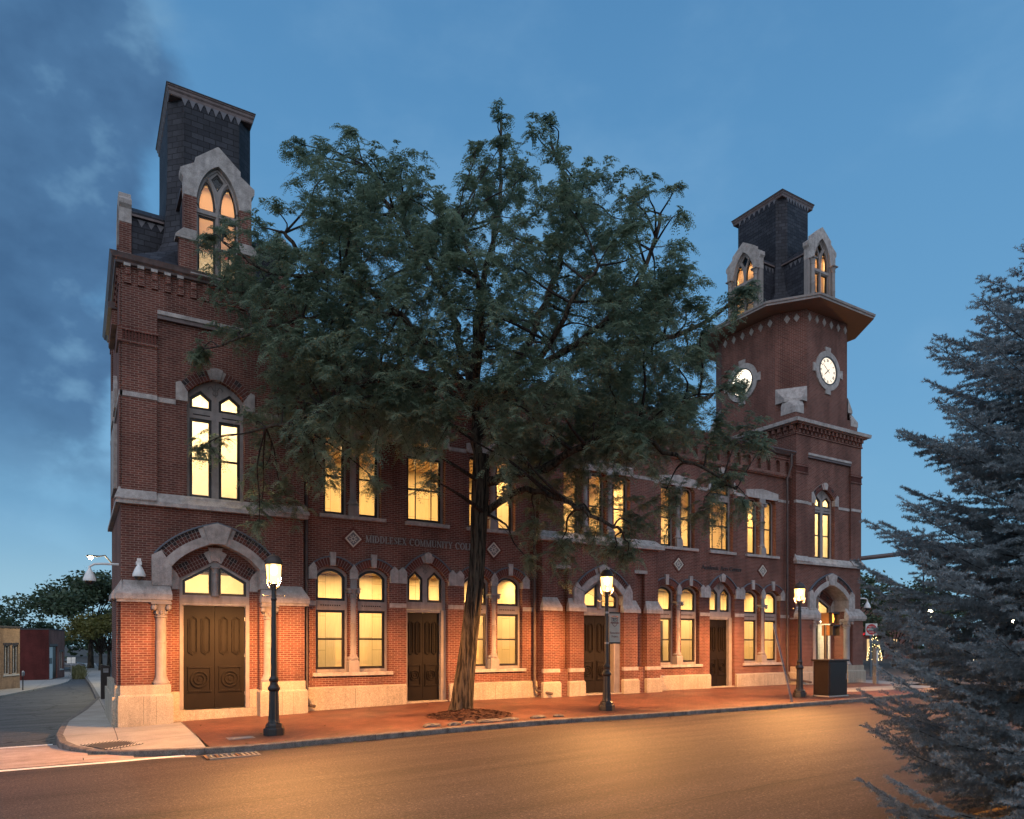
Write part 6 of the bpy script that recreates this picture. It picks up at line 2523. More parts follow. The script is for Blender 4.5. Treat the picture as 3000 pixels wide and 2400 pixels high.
# ------------------------------------------------------------------ the honey locust in front of the hall
# crown clumps (x, y, z, radius) and limbs, all in metres
CL=[(3.65,22.25,14.33,0.56),(4.28,20.74,14.05,0.6),(4.73,19.87,14.28,0.42),(3.9,20.09,12.65,0.71),(4.04,22.04,13.64,0.77),(4.64,19.01,12.55,0.69),(5.14,22.08,14.38,0.79),(3.58,21.79,12.86,0.49),(4.39,19.52,11.96,0.7),(4.83,22.1,13.22,0.79),(3.23,22.49,14.32,0.31),(3.15,22.34,10.9,0.42),(3.8,20.87,10.99,0.64),(4.41,19.07,10.65,0.81),(5.07,21.94,11.79,0.93),(4.64,21.59,11.61,0.82),(3.8,20.87,11.85,0.6),(3.04,22.48,10.79,0.25),(5.03,18.6,11.48,0.74),(6.15,21.97,13.33,0.88),(5.83,20.38,12.13,0.74),(3.42,22.42,8.33,0.39),(4.27,20.7,8.44,0.73),(4.77,19.54,8.73,0.77),(5.35,22.04,9.71,0.87),(4.76,21.74,7.66,0.7),(5.36,21.93,6.92,0.6),(4.64,21.8,6.53,0.37),(5.2,18.77,8.09,0.81),(6.19,21.95,9.1,0.95),(5.48,20.27,7.71,0.74),(4.56,21.75,5.89,0.28),(3.18,22.58,8.19,0.2),(5.73,21.19,16.9,0.48),(6.16,19.83,16.46,0.51),(6.7,19.85,17.05,0.36),(5.71,18.79,14.91,0.7),(6.4,22.0,16.69,0.81),(6.52,18.09,15.31,0.53),(7.49,17.83,15.31,0.43),(6.25,17.69,13.87,0.92),(8.25,22.52,17.15,1.18),(7.39,19.85,15.34,0.94),(7.13,17.29,13.95,0.93),(9.25,22.14,17.09,1.19),(8.24,20.07,16.02,0.97),(7.5,16.33,13.79,0.54),(5.51,18.55,13.33,0.69),(6.64,22.08,15.51,0.82),(6.41,20.72,14.95,0.7),(5.9,18.16,13.13,0.87),(7.46,23.2,15.95,1.11),(7.07,21.45,14.72,0.93),(5.64,21.66,17.5,0.26),(10.32,17.47,17.45,0.24),(9.42,16.02,15.38,0.32),(9.11,16.29,14.8,0.5),(10.88,16.47,16.51,0.45),(11.27,16.34,16.88,0.27),(9.87,15.61,14.56,0.68),(12.58,19.93,17.62,0.87),(10.78,17.32,15.91,0.68),(8.34,15.88,13.47,0.78),(11.21,21.16,16.89,1.04),(10.56,19.31,16.14,0.86),(10.76,15.16,14.98,0.52),(11.53,15.15,14.68,0.63),(14.06,18.84,17.63,0.78),(12.91,17.57,16.17,0.65),(10.53,14.43,13.29,0.77),(14.07,19.24,17.07,1.03),(12.16,16.67,14.93,0.81),(9.53,15.54,13.3,0.98),(12.43,20.53,16.78,1.28),(10.52,17.85,15.2,1.0),(7.71,15.95,12.71,0.83),(10.76,21.62,16.21,1.13),(9.38,19.43,14.99,0.9),(12.43,14.86,14.63,0.51),(13.06,14.34,14.56,0.36),(12.55,14.42,13.68,0.66),(15.56,17.98,16.36,0.82),(14.49,16.35,15.26,0.67),(13.9,14.22,14.06,0.31),(12.83,13.46,12.55,0.55),(11.35,13.75,12.25,0.89),(15.11,18.66,15.86,1.19),(13.13,16.29,14.35,0.94),(13.71,13.67,11.89,0.53),(13.12,13.95,11.61,0.82),(16.44,17.61,14.07,1.03),(15.1,16.15,12.88,0.85),(14.25,13.86,11.47,0.36),(8.97,16.54,15.52,0.2),(14.3,14.63,15.12,0.19),(14.16,13.44,10.65,0.53),(15.71,13.83,11.95,0.4),(16.07,13.64,12.3,0.29),(15.13,13.99,10.02,0.56),(13.71,13.67,9.88,0.82),(17.06,16.83,11.62,1.01),(15.52,13.83,9.71,0.48),(16.89,14.51,10.04,0.2),(14.26,13.7,8.85,0.7),(16.66,16.38,10.02,0.83),(16.88,14.5,8.41,0.57),(17.77,14.37,8.36,0.26),(15.8,14.62,8.28,0.86),(14.81,14.96,7.94,1.03),(16.4,14.81,7.28,0.74),(16.97,14.58,6.66,0.43),(16.1,15.27,6.54,0.6),(14.98,15.72,6.86,0.88),(13.56,15.38,7.18,1.08),(14.11,16.21,5.93,0.71),(13.22,16.9,6.16,0.88),(13.47,16.32,5.12,0.53),(12.33,17.37,5.44,0.68),(11.36,16.24,6.56,0.99),(12.84,18.68,6.86,1.14),(11.71,17.98,6.04,0.46),(11.7,18.23,4.99,0.29),(13.86,16.13,4.98,0.28),(5.87,18.06,8.26,0.86),(7.02,22.06,9.8,1.05),(6.56,21.52,9.52,0.92),(6.46,16.9,8.28,0.89),(8.52,21.97,10.22,1.16),(7.48,20.61,9.76,0.97),(7.38,16.64,8.12,0.84),(9.78,21.99,9.99,1.12),(8.78,20.28,9.34,0.92),(7.85,15.96,7.9,0.71),(10.71,21.44,9.97,0.96),(8.89,18.65,8.92,0.74),(7.64,17.53,7.52,0.46),(6.15,18.15,7.64,0.4),(5.92,19.46,7.06,0.34),(6.76,18.04,6.75,0.28),(7.91,16.92,6.67,0.32),(9.18,15.42,7.49,0.72),(12.08,20.4,9.06,0.95),(10.98,17.65,7.97,0.75),(10.29,15.58,7.32,0.94),(13.17,19.45,8.83,1.18),(12.2,17.91,8.19,0.98),(9.71,15.94,6.82,0.4),(6.17,17.48,12.52,1.03),(8.13,23.02,15.97,1.36),(7.4,20.3,13.94,1.08),(7.01,16.39,12.25,1.0),(9.82,22.22,15.91,1.37),(8.62,19.34,14.18,1.07),(7.91,15.55,11.64,0.99),(10.78,21.84,15.42,1.38),(9.47,19.14,14.07,1.09),(8.94,15.02,11.69,0.99),(12.14,21.0,15.5,1.38),(11.04,17.86,13.86,1.07),(10.32,14.96,12.29,1.03),(13.51,20.02,15.59,1.37),(11.87,16.78,13.96,1.05),(11.18,14.49,11.58,1.03),(14.89,19.11,14.69,1.37),(13.39,17.39,13.63,1.12),(12.32,14.15,11.24,0.99),(15.64,18.39,13.77,1.28),(14.14,16.66,12.79,1.04),(5.42,18.23,11.92,0.86),(6.32,21.88,13.87,1.03),(6.28,21.35,13.62,0.91),(6.16,17.44,11.29,1.03),(8.09,23.23,14.24,1.37),(7.14,21.33,13.28,1.12),(6.98,16.32,11.03,1.0),(9.66,22.49,14.22,1.38),(8.32,19.31,12.37,1.07),(7.84,15.43,10.53,0.98),(11.27,21.62,13.85,1.38),(10.18,19.15,12.91,1.11),(8.91,14.96,10.49,0.99),(12.43,20.92,13.44,1.38),(10.38,18.03,12.04,1.06),(9.89,14.34,10.6,0.99),(13.96,19.88,13.88,1.38),(12.72,18.0,13.19,1.13),(11.43,14.42,10.39,1.04),(15.14,18.92,13.11,1.37),(13.25,16.51,11.85,1.07),(12.13,13.41,9.94,1.01),(15.96,18.03,12.67,1.35),(13.97,15.83,10.93,1.06),(5.62,18.07,10.55,0.92),(7.04,23.68,13.28,1.2),(6.32,21.58,11.66,0.98),(6.08,16.54,9.74,0.98),(8.31,21.84,12.31,1.31),(7.13,19.94,11.12,1.06),(7.37,16.62,10.05,0.96),(9.63,21.93,12.42,1.27),(8.88,19.86,11.74,1.04),(8.39,15.97,9.68,0.96),(11.36,21.5,12.47,1.3),(10.09,18.66,10.82,1.02),(9.26,15.09,9.44,1.01),(12.55,20.74,12.15,1.38),(11.17,18.18,11.25,1.09),(10.08,14.2,9.31,0.99),(13.86,19.81,11.72,1.37),(12.55,17.55,11.17,1.1),(11.83,14.53,9.29,1.06),(15.4,18.51,11.04,1.35),(13.47,16.77,10.23,1.09),(12.68,13.66,8.81,0.98),(16.32,17.4,10.57,1.25),(5.03,18.61,9.51,0.8),(6.08,21.97,11.06,0.95),(5.47,21.13,10.01,0.82),(5.68,17.48,9.15,0.96),(6.8,21.74,10.84,1.18),(6.67,20.38,10.66,1.0),(6.59,16.59,8.92,0.88),(8.51,22.01,10.82,1.16),(8.24,19.7,9.87,0.95),(7.45,15.68,8.69,0.75),(10.33,21.96,11.16,1.05),(9.23,19.66,10.05,0.84),(9.29,15.61,8.65,0.91),(12.3,20.69,10.84,1.21),(10.83,17.53,9.17,0.93),(9.92,14.59,8.35,1.0),(13.57,19.78,10.27,1.36),(11.98,16.94,9.78,1.06),(11.35,14.52,8.09,1.04),(14.65,18.69,9.54,1.34),(12.93,16.46,8.83,1.06),(12.83,14.55,8.08,1.02),(15.58,17.6,9.0,1.24),(11.27,15.01,7.08,1.06),(13.74,18.69,8.27,1.31),(12.28,14.49,7.73,0.88),(15.12,17.89,9.17,1.08),(5.5,18.1,10.05,0.74),(6.87,21.95,12.0,0.9),(6.57,20.47,11.46,0.75),(13.84,14.16,8.52,0.77),(16.36,16.8,9.82,0.92)]
LIMB={'trunk':[(10.31,19.89,0.21),(10.48,19.79,1.71),(10.67,19.67,3.95),(10.75,19.57,5.89),(10.8,19.54,7.45)],'a':[(10.8,19.54,7.45),(10.67,19.61,8.72),(10.57,19.56,9.73),(10.19,19.56,10.33),(9.57,19.47,10.91),(8.71,19.29,11.38),(7.88,19.1,11.87),(7.04,19.14,12.35),(6.06,19.5,12.72),(5.33,19.72,13.01),(4.83,19.79,13.61)],'b':[(10.57,19.56,9.73),(10.36,19.57,10.88),(10.0,19.67,12.17),(9.47,19.76,13.39),(8.83,19.92,14.45),(7.98,20.09,15.56),(7.34,20.36,16.64)],'c':[(10.57,19.56,9.73),(10.65,19.63,11.26),(10.82,19.64,12.95),(11.03,19.4,14.54),(11.23,19.15,16.12),(11.28,19.12,17.61),(11.29,19.12,18.79)],'d':[(10.67,19.61,8.72),(11.1,19.23,10.03),(11.76,18.6,11.43),(12.27,18.05,12.81),(12.53,17.66,14.16),(12.78,17.51,15.75),(12.28,17.81,17.63)],'e':[(11.1,19.23,10.03),(11.79,18.11,10.69),(12.66,16.87,11.31),(13.61,16.06,12.33),(14.2,15.7,13.45),(14.56,15.48,14.98)],'f':[(10.8,19.54,7.45),(11.4,18.58,7.56),(11.82,17.39,7.58),(12.29,16.16,7.99),(13.07,15.22,8.41),(14.2,14.53,8.94),(15.25,14.11,9.41)],'g':[(10.9,19.47,6.48),(11.4,18.58,6.98),(11.7,17.46,6.88),(11.83,16.21,6.33),(12.14,15.32,5.83),(12.56,14.82,5.41)],'h':[(13.07,15.22,8.41),(14.25,14.96,7.86),(15.48,14.68,7.42),(16.62,14.45,6.95)],'i':[(14.0,15.47,11.09),(15.01,14.97,11.41),(15.98,14.61,12.06),(16.74,14.38,12.64)],'i0':[(12.66,16.87,11.31),(13.31,16.13,11.04),(14.0,15.47,11.09)],'j':[(10.57,19.56,9.73),(9.69,19.39,9.97),(8.5,19.18,10.11),(7.26,19.0,9.81),(6.16,18.97,9.2),(5.17,19.11,8.43),(4.25,19.44,8.11)],'k':[(7.88,19.1,11.87),(6.74,19.09,11.59),(5.44,19.18,11.19),(4.3,19.64,10.84),(3.18,20.09,10.25)],'l':[(6.06,19.5,12.72),(5.03,19.55,12.39),(4.1,19.88,12.55),(3.32,20.24,13.13)],'m':[(10.6,19.54,9.73),(10.14,18.41,10.74),(9.47,17.18,11.5),(8.88,16.37,12.28),(8.27,16.27,13.04)],'n':[(11.1,19.23,10.03),(10.89,17.49,10.03),(10.7,15.73,10.21),(10.65,14.59,11.0),(11.14,14.05,11.86)]}


def fronds(P, D, L, rng, pairs=7, lw=.034, ll=.082, droop=.62):
    """pinnate leaves: P base points, D outward directions (unit), L lengths -> quads"""
    n = len(P)
    up = np.array([0, 0, 1.0])
    side = np.cross(D, up)
    side /= np.linalg.norm(side, axis=1, keepdims=True) + 1e-6
    V, t = [], np.linspace(.12, 1, pairs)
    roll = rng.uniform(-.5, .5, n)
    for tt in t:
        c = P + D * (L * tt)[:, None] + up * (-droop * L * tt * tt)[:, None]
        tang = D - up * (2 * droop * tt)
        tang /= np.linalg.norm(tang, axis=1, keepdims=True)
        sc = (1.0 - .45 * tt) * (L / .22)
        for s in (-1, 1):
            d = side * s * .85 + tang * .45 - up * (.25 + roll * s)[:, None]
            d += rng.normal(0, .12, (n, 3))
            d /= np.linalg.norm(d, axis=1, keepdims=True)
            w = np.cross(d, np.cross(tang, d))
            w /= np.linalg.norm(w, axis=1, keepdims=True) + 1e-6
            q0 = c
            q2 = c + d * (ll * sc)[:, None]
            m = c + d * (ll * sc * .5)[:, None]
            q1 = m + w * (lw * sc * .5)[:, None]
            q3 = m - w * (lw * sc * .5)[:, None]
            V.append(np.stack([q0, q1, q2, q3], 1))
    V = np.concatenate(V, 0)
    return V.reshape(-1, 3)


def taper_path(pts, r0, r1):
    n = len(pts)
    return [r0 + (r1 - r0) * (i / (n - 1)) ** .8 for i in range(n)]


def smooth_path(pts, k=3):
    P = [Vector(p) for p in pts]
    out = []
    for i in range(len(P) - 1):
        p0, p1, p2, p3 = P[max(i - 1, 0)], P[i], P[i + 1], P[min(i + 2, len(P) - 1)]
        for j in range(k):
            t = j / k
            out.append(.5 * ((2 * p1) + (p2 - p0) * t + (2 * p0 - 5 * p1 + 4 * p2 - p3) * t * t + (3 * p1 - p0 - 3 * p2 + p3) * t ** 3))
    out.append(P[-1])
    return out


def honey_locust():
    rng = np.random.default_rng(11)
    rnd = random.Random(4)
    bx, by = 10.36, 19.9
    t = empty('locust_tree', (bx, by, walk_z(bx, by)))
    tag(t, 'large spreading honey locust tree with feathery dark leaves on the brick pavement', 'tree')
    mb = MB()
    # trunk with a flared foot
    tr = [(10.30, 19.9, walk_z(bx, by) - .05), (10.33, 19.9, .45), (10.37, 19.87, 1.0), (10.46, 19.82, 1.8), (10.56, 19.75, 2.9), (10.67, 19.67, 4.1), (10.72, 19.6, 5.2), (10.76, 19.57, 6.3), (10.80, 19.54, 7.4), (10.80, 19.5, 8.3)]
    tr = smooth_path(tr, 4)
    n = 28
    vs, fs = [], []
    prof_z = [0, .5, 1.2, 3, 5.5, 7.5, 8.5]
    prof_r = [.46, .345, .30, .26, .245, .27, .22]
    for p in tr:
        r = float(np.interp(p.z, prof_z, prof_r))
        for k in range(n):
            a = 2 * PI * k / n
            rr = r * (1 + .05 * math.sin(a * 7 + p.z * .9) + .035 * math.sin(a * 13 - p.z * 1.7)) * (1 + (.22 * max(0, .7 - p.z) * math.sin(a * 5 + 1)))
            vs.append((p.x + rr * math.cos(a), p.y + rr * math.sin(a), p.z))
    for i in range(len(tr) - 1):
        for k in range(n):
            j = (k + 1) % n
            fs.append((i * n + k, i * n + j, (i + 1) * n + j, (i + 1) * n + k))
    mb.add(vs, fs, 'bark')
    nodes = []
    rad = {'a': (.17, .05), 'b': (.16, .05), 'c': (.15, .04), 'd': (.16, .05), 'e': (.14, .05), 'f': (.17, .05), 'g': (.13, .04), 'h': (.09, .03), 'i': (.09, .03), 'i0': (.12, .08), 'j': (.15, .04), 'k': (.09, .03), 'l': (.07, .025), 'm': (.14, .04), 'n': (.13, .04)}
    for k, pts in LIMB.items():
        if k == 'trunk':
            continue
        P = smooth_path(pts, 4)
        for q in range(1, len(P) - 1):
            P[q] = P[q] + Vector((rnd.uniform(-.06, .06), rnd.uniform(-.06, .06), rnd.uniform(-.06, .06)))
        R_ = taper_path(P, *rad[k])
        mb.tube(P, R_, 'bark', 8)
        nodes += [(p, r) for p, r in zip(P, R_)]
    # a branch to every clump
    NP = np.array([tuple(p) for p, _ in nodes])
    tw = []
    for ci, (x, y, z, r) in enumerate(CL):
        if ci % 5 == 3 and r > .55 and 8.0 < x < 17.5:
            continue
        c = np.array([x, y, z])
        d = NP - c
        dist = np.linalg.norm(d, axis=1) + .8 * np.maximum(0, NP[:, 2] - z + .2)
        i = int(np.argmin(dist))
        p, pr = nodes[i]
        q = Vector((x, y, z))
        m1 = p.lerp(q, .4) + Vector((rnd.uniform(-.15, .15), rnd.uniform(-.15, .15), rnd.uniform(.0, .25)))
        m2 = p.lerp(q, .75) + Vector((rnd.uniform(-.12, .12), rnd.uniform(-.12, .12), rnd.uniform(.0, .2)))
        L = (q - p).length
        r0 = min(pr * .7, .015 + .018 * L)
        mb.tube(smooth_path([p, m1, m2, q], 3), taper_path(range(10), r0, .010), 'bark_dark', 5)
        tw.append((q, (q - p).normalized() if L > .05 else Vector((0, 0, 1)), r))
    mb.build('trunk', t, smooth=True, fixn=False)
    # twigs in every clump, fronds in tufts along the twigs
    tb = MB()
    Pb, Db, Lb = [], [], []
    zmax_hint = 15.0
    for (q, dr, r) in tw:
        nt = int((4.5 + 9.5 * r) * (1.6 if q.x > 16.0 else 1.3 if (q.x > 12.0 and q.z < 12.0) else 1.0 if q.z < 12.0 else .78))
        c = np.array(q)
        for k in range(nt):
            d = np.array(dr) * .45 + rng.normal(0, .62, 3) + np.array([0, 0, .12])
            d /= np.linalg.norm(d)
            ln = r * rng.uniform(.65, 1.25)
            st = c + rng.normal(0, r * .30, 3)
            bend = rng.uniform(.05, .5) * ln
            pts = []
            for s in np.linspace(0, 1, 5):
                pts.append(st + d * ln * s - np.array([0, 0, bend * s * s]))
            if k % 2 == 0:
                tb.tube([tuple(p) for p in pts], [.009, .008, .007, .005, .003], 'bark_dark', 3)
            m = max(3, int(ln / .15))
            for s in np.linspace(.12, 1.0, m):
                base = st + d * ln * s - np.array([0, 0, bend * s * s])
                tuft = rng.integers(3, 6)
                for a in range(tuft):
                    an = rng.uniform(0, 2 * PI)
                    o = np.array([math.cos(an), math.sin(an), rng.uniform(-.25, .55)])
                    o = o + d * .6
                    o /= np.linalg.norm(o)
                    Pb.append(base)
                    Db.append(o)
                    Lb.append(rng.uniform(.18, .34))
    tb.build('twigs', t, fixn=False)
    P, D, L = np.array(Pb), np.array(Db), np.array(Lb)
    keep = (P[:, 1] < 23.3) | (P[:, 2] > 13.0)
    V = fronds(P[keep], D[keep], L[keep], rng)
    Q = np.arange(len(V), dtype=np.int32).reshape(-1, 4)
    mesh_np('crown', V, Q, ['leaf'], t)
    open('/tmp/cnt.txt', 'a').write(f'locust {int(keep.sum())} {len(Q)}\n')


honey_locust()


# ------------------------------------------------------------------ blue spruce on the near pavement
def spruce():
    rng = np.random.default_rng(3)
    bx, by = 10.9, 3.55
    zb = road_z(bx, 4) + .13
    t = empty('blue_spruce', (bx, by, zb))
    tag(t, 'blue spruce with grey-blue needles spreading over the street edge', 'spruce')
    H = 7.7
    mb = MB()
    mb.tube([(bx, by, zb - .1), (bx, by, zb + 3), (bx, by, zb + 6.0), (bx, by, zb + H)], [.17, .13, .075, .015], 'bark_dark', 10)
    tP, tD, tL = [], [], []
    UP = np.array([0, 0, 1.0])

    def norm(v):
        return v / np.linalg.norm(v)
    levels = []
    z = .30
    while z < H - .2:
        levels.append(z)
        z += .29 - .014 * z + .05 * rng.uniform(-1, 1)
    for z in levels:
        f = 1 - z / H
        blen = float(np.interp(z, [0, .7, 2, 3.4, 4.7, 5.9, 6.9, 7.65], [2.9, 3.0, 2.82, 2.55, 2.32, 1.75, 1.05, .15]))
        nb = int(7 + 6 * f)
        a0 = rng.uniform(0, 2 * PI)
        for k in range(nb):
            az = a0 + 2 * PI * k / nb + rng.normal(0, .14)
            ln = blen * rng.uniform(.78, 1.08)
            dirh = np.array([math.cos(az), math.sin(az), 0])
            side = np.array([-dirh[1], dirh[0], 0])
            facing = dirh @ np.array([-.95, .12, 0]) > -.25
            rise = .02 + .34 * (z / H) ** 1.4 + rng.normal(0, .05)
            sag = .15 * f + .03
            step = .105
            m = max(4, int(ln / step))
            pts = []
            for s in np.linspace(0, 1, m + 1):
                h = rise * ln * s - sag * ln * math.sin(PI * s * .85) + .10 * ln * s ** 3
                pts.append(np.array([bx, by, zb + z]) + dirh * ln * s + UP * h + side * (.05 * math.sin(3 * s + k)))
            mb.tube([tuple(p) for p in pts], taper_path(pts, .007 + .006 * ln, .003), 'bark_dark', 4)
            for i in range(1, m + 1):
                s = i / m
                if s < .15:
                    continue
                tan = norm(pts[i] - pts[i - 1])
                if s > .4:
                    tP.append(pts[i - 1]); tD.append(tan); tL.append(ln / m)
                if i == m:
                    tP.append(pts[i]); tD.append(tan); tL.append(rng.uniform(.10, .15))
                if not facing and i % 2:
                    continue
                for sg in (-1, 1):
                    # lateral shoots, longest in the middle of the bough
                    l2 = min(.72, (1 - s) * ln * .55 + .15) * rng.uniform(.70, 1.15)
                    if rng.random() < .10:
                        continue
                    d = norm(tan * rng.uniform(.65, .95) + side * sg * .80 + UP * rng.uniform(-.22, .16))
                    ns = max(1, int(round(l2 / .10)))
                    st = l2 / ns
                    p = pts[i].copy()
                    for j in range(ns):
                        dd = norm(d - UP * .05 * j)
                        if j > 0 or s > .5:
                            tP.append(p); tD.append(dd); tL.append(st * 1.1)
                        if facing and j > 0:
                            pr = norm(np.cross(dd, UP))
                            for s2 in (-1, 1):
                                if rng.random() < .85:
                                    d3 = norm(dd * .75 + pr * s2 * .70 + UP * rng.uniform(-.40, .12))
                                    tP.append(p); tD.append(d3); tL.append(rng.uniform(.07, .13))
                        p = p + dd * st
    mb.build('trunk', t, smooth=False, fixn=False)
    P, D, L = np.array(tP), np.array(tD), np.array(tL)
    n = len(P)
    # needles: stiff blades standing off all round each shoot
    ref = np.where(np.abs(D[:, 2:3]) < .9, np.array([[0, 0, 1.0]]), np.array([[1.0, 0, 0]]))
    A = np.cross(D, ref)
    A /= np.linalg.norm(A, axis=1, keepdims=True)
    B = np.cross(A, D)
    Vs = []
    K = 34
    for k in range(K):
        s = (k + rng.uniform(0, 1, n)) / K
        an = rng.uniform(0, 2 * PI, n)
        rad = A * np.cos(an)[:, None] + B * np.sin(an)[:, None]
        d = rad * .90 + D * .45 + np.array([0, 0, .20])
        d /= np.linalg.norm(d, axis=1, keepdims=True)
        base = P + D * (L * s)[:, None]
        ln = rng.uniform(.028, .044, n)
        w = np.cross(d, rng.normal(0, 1, (n, 3)))
        w /= np.linalg.norm(w, axis=1, keepdims=True) + 1e-6
        hw = .0046
        Vs.append(np.stack([base - w * hw, base + w * hw, base + d * ln[:, None]], 1))
    V = np.concatenate(Vs, 0).reshape(-1, 3)
    Q = np.arange(len(V), dtype=np.int32).reshape(-1, 3)
    mesh_np('needles', V, Q, ['needle'], t)
    open('/tmp/cnt.txt', 'a').write(f'spruce {n} {len(Q)}\n')


spruce()


# ------------------------------------------------------------------ background trees
def leafy_tree(name, x, y, z, h, rx, label, mat='leaf_far', n=5200, trunk_h=.28, size=.34, seed=1, flat=.5, group=None, lean=0.0):
    rng = np.random.default_rng(seed)
    t = empty(name, (x, y, z))
    tag(t, label, 'tree', group)
    mb = MB()
    fork = Vector((x + lean * h * .2, y, z + h * trunk_h))
    r0 = h * .026
    mb.tube([(x, y, z - .1), (x + lean * h * .1, y, z + h * trunk_h * .5), tuple(fork)], [r0 * 1.4, r0, r0 * .85], 'bark', 8)
    cl = []
    nb = 16
    for i in range(nb):
        a = 2 * PI * i / nb + rng.uniform(-.3, .3)
        rr = rng.uniform(.25, 1.0)
        zz = z + h * (trunk_h + .12 + (1 - trunk_h - .16) * (1 - rr ** 2 * flat) * rng.uniform(.55, 1.0))
        p = Vector((x + lean * h * .3 + math.cos(a) * rx * rr, y + math.sin(a) * rx * rr, zz))
        mid = fork.lerp(p, .5) + Vector((0, 0, h * .05))
        mb.tube(smooth_path([fork, mid, p], 3), taper_path(range(7), r0 * .5, r0 * .08), 'bark_dark', 5)
        cl.append(p)
        for j in range(3):
            q = p + Vector((rng.normal(0, rx * .22), rng.normal(0, rx * .22), rng.normal(0, h * .06)))
            mb.tube([mid.lerp(p, .6), p.lerp(q, .5), q], [r0 * .2, r0 * .12, r0 * .05], 'bark_dark', 4)
            cl.append(q)
    mb.build('trunk', t, fixn=False)
    cl = np.array([tuple(c) for c in cl])
    idx = rng.integers(0, len(cl), n)
    P = cl[idx] + rng.normal(0, 1, (n, 3)) * np.array([rx * .15, rx * .15, h * .035])
    d = rng.normal(0, 1, (n, 3))
    d[:, 2] = d[:, 2] * .5 - .25
    d /= np.linalg.norm(d, axis=1, keepdims=True)
    w = np.cross(d, rng.normal(0, 1, (n, 3)))
    w /= np.linalg.norm(w, axis=1, keepdims=True)
    s = size * rng.uniform(.6, 1.2, n)
    V = np.stack([P, P + d * (s * .5)[:, None] + w * (s * .3)[:, None], P + d * s[:, None], P + d * (s * .5)[:, None] - w * (s * .3)[:, None]], 1).reshape(-1, 3)
    mesh_np('crown', V, np.arange(len(V), dtype=np.int32).reshape(-1, 4), [mat], t)
    return t


def rz(x, y):
    return road_z(x, y)


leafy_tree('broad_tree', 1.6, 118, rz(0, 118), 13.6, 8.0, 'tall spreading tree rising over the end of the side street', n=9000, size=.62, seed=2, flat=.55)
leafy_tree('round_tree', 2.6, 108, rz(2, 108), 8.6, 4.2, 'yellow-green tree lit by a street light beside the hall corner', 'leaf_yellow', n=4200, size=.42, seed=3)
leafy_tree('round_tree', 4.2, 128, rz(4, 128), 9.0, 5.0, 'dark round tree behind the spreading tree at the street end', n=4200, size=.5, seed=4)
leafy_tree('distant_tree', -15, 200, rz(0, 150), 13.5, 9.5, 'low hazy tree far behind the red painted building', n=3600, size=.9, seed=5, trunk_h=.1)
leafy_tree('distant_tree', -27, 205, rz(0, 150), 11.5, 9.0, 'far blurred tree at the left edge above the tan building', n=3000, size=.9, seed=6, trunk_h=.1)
leafy_tree('street_tree', 70, 46, .1, 11.6, 4.6, 'leafy green tree rising just past the hall\'s right corner', n=5200, size=.36, seed=7, trunk_h=.2)
leafy_tree('street_tree', 76, 42, .1, 9.4, 4.4, 'second leafy tree further right behind the spruce branches', n=4800, size=.36, seed=8, trunk_h=.2)
leafy_tree('street_tree', 66, 38.5, .1, 5.6, 3.0, 'small low tree under the leafy trees beyond the corner', 'leaf_far', n=2600, size=.3, seed=9, trunk_h=.25)
leafy_tree('street_tree', 96, 44, .1, 9.5, 5.5, 'dark tree down the street behind the spruce', n=4200, size=.4, seed=10, trunk_h=.2)
# ------------------------------------------------------------------ side street buildings
class FrLine:
    """wall frame along the line from A in direction t: u along, d inwards"""
    def __init__(self, A, B):
        self.A = Vector(A)
        self.t = (Vector(B) - Vector(A)).normalized()
        self.n = Vector((-self.t.y, self.t.x))

    def __call__(self, u, d, z):
        q = self.A + self.t * u + self.n * d
        return (q.x, q.y, z)


def low_building(name, A, B, depth, h, mat_side, mat_front, label, wins=(), door=None):
    """A -> B is the street face, seen at a shallow angle"""
    z = road_z(*A) + .1
    t = empty(name, (A[0], A[1], z))
    tag(t, label, 'building')
    mb = MB()
    G = FrLine(A, B)
    L_ = math.dist(A, B)
    R4 = lambda a, b, c, d: [(a, z + b), (c, z + b), (c, z + d), (a, z + d)]
    holes = [R4(*w) for w in wins]
    if door:
        holes.append([(door[0], z + .02), (door[1], z + .02), (door[1], z + door[2]), (door[0], z + door[2])])
    mb.wall(G, [(0, z - .6), (L_, z - .6), (L_, z + h), (0, z + h)], holes, 0, .18, mat_front)
    for u in (0, L_):
        mb.add([G(u, 0, z - .6), G(u, depth, z - .6), G(u, depth, z + h), G(u, 0, z + h)], [(0, 1, 2, 3)], mat_side)
    mb.build('wall', t, fixn=False)
    mb = MB()
    mb.box(G, -.06, L_ + .06, -.06, depth, z + h, z + h + .12, 'roof_dark')
    mb.build('roof', t)
    for w in wins:
        a, b, c, d = w
        fb, gb = MB(), MB()
        fb.ring(G, R4(*w), inset(R4(*w), .06), .10, .17, 'render_pale')
        fb.box(G, (a + c) / 2 - .03, (a + c) / 2 + .03, .10, .17, z + b, z + d, 'render_pale')
        fb.box(G, a - .1, c + .1, -.05, .1, z + b - .12, z + b - .01, 'render_pale')
        fb.box(G, a - .1, c + .1, -.02, .1, z + d + .01, z + d + .16, 'bronze_grille')
        o = fb.build('window', t)
        gb.box(G, a + .03, c - .03, .13, .14, z + b + .03, z + d - .03, 'glass')
        gb.box(G, a + .03, c - .03, .40, .41, z + b + .03, z + d - .03, 'shade_cloth')
        gb.build('pane', o)
    return t, G, z


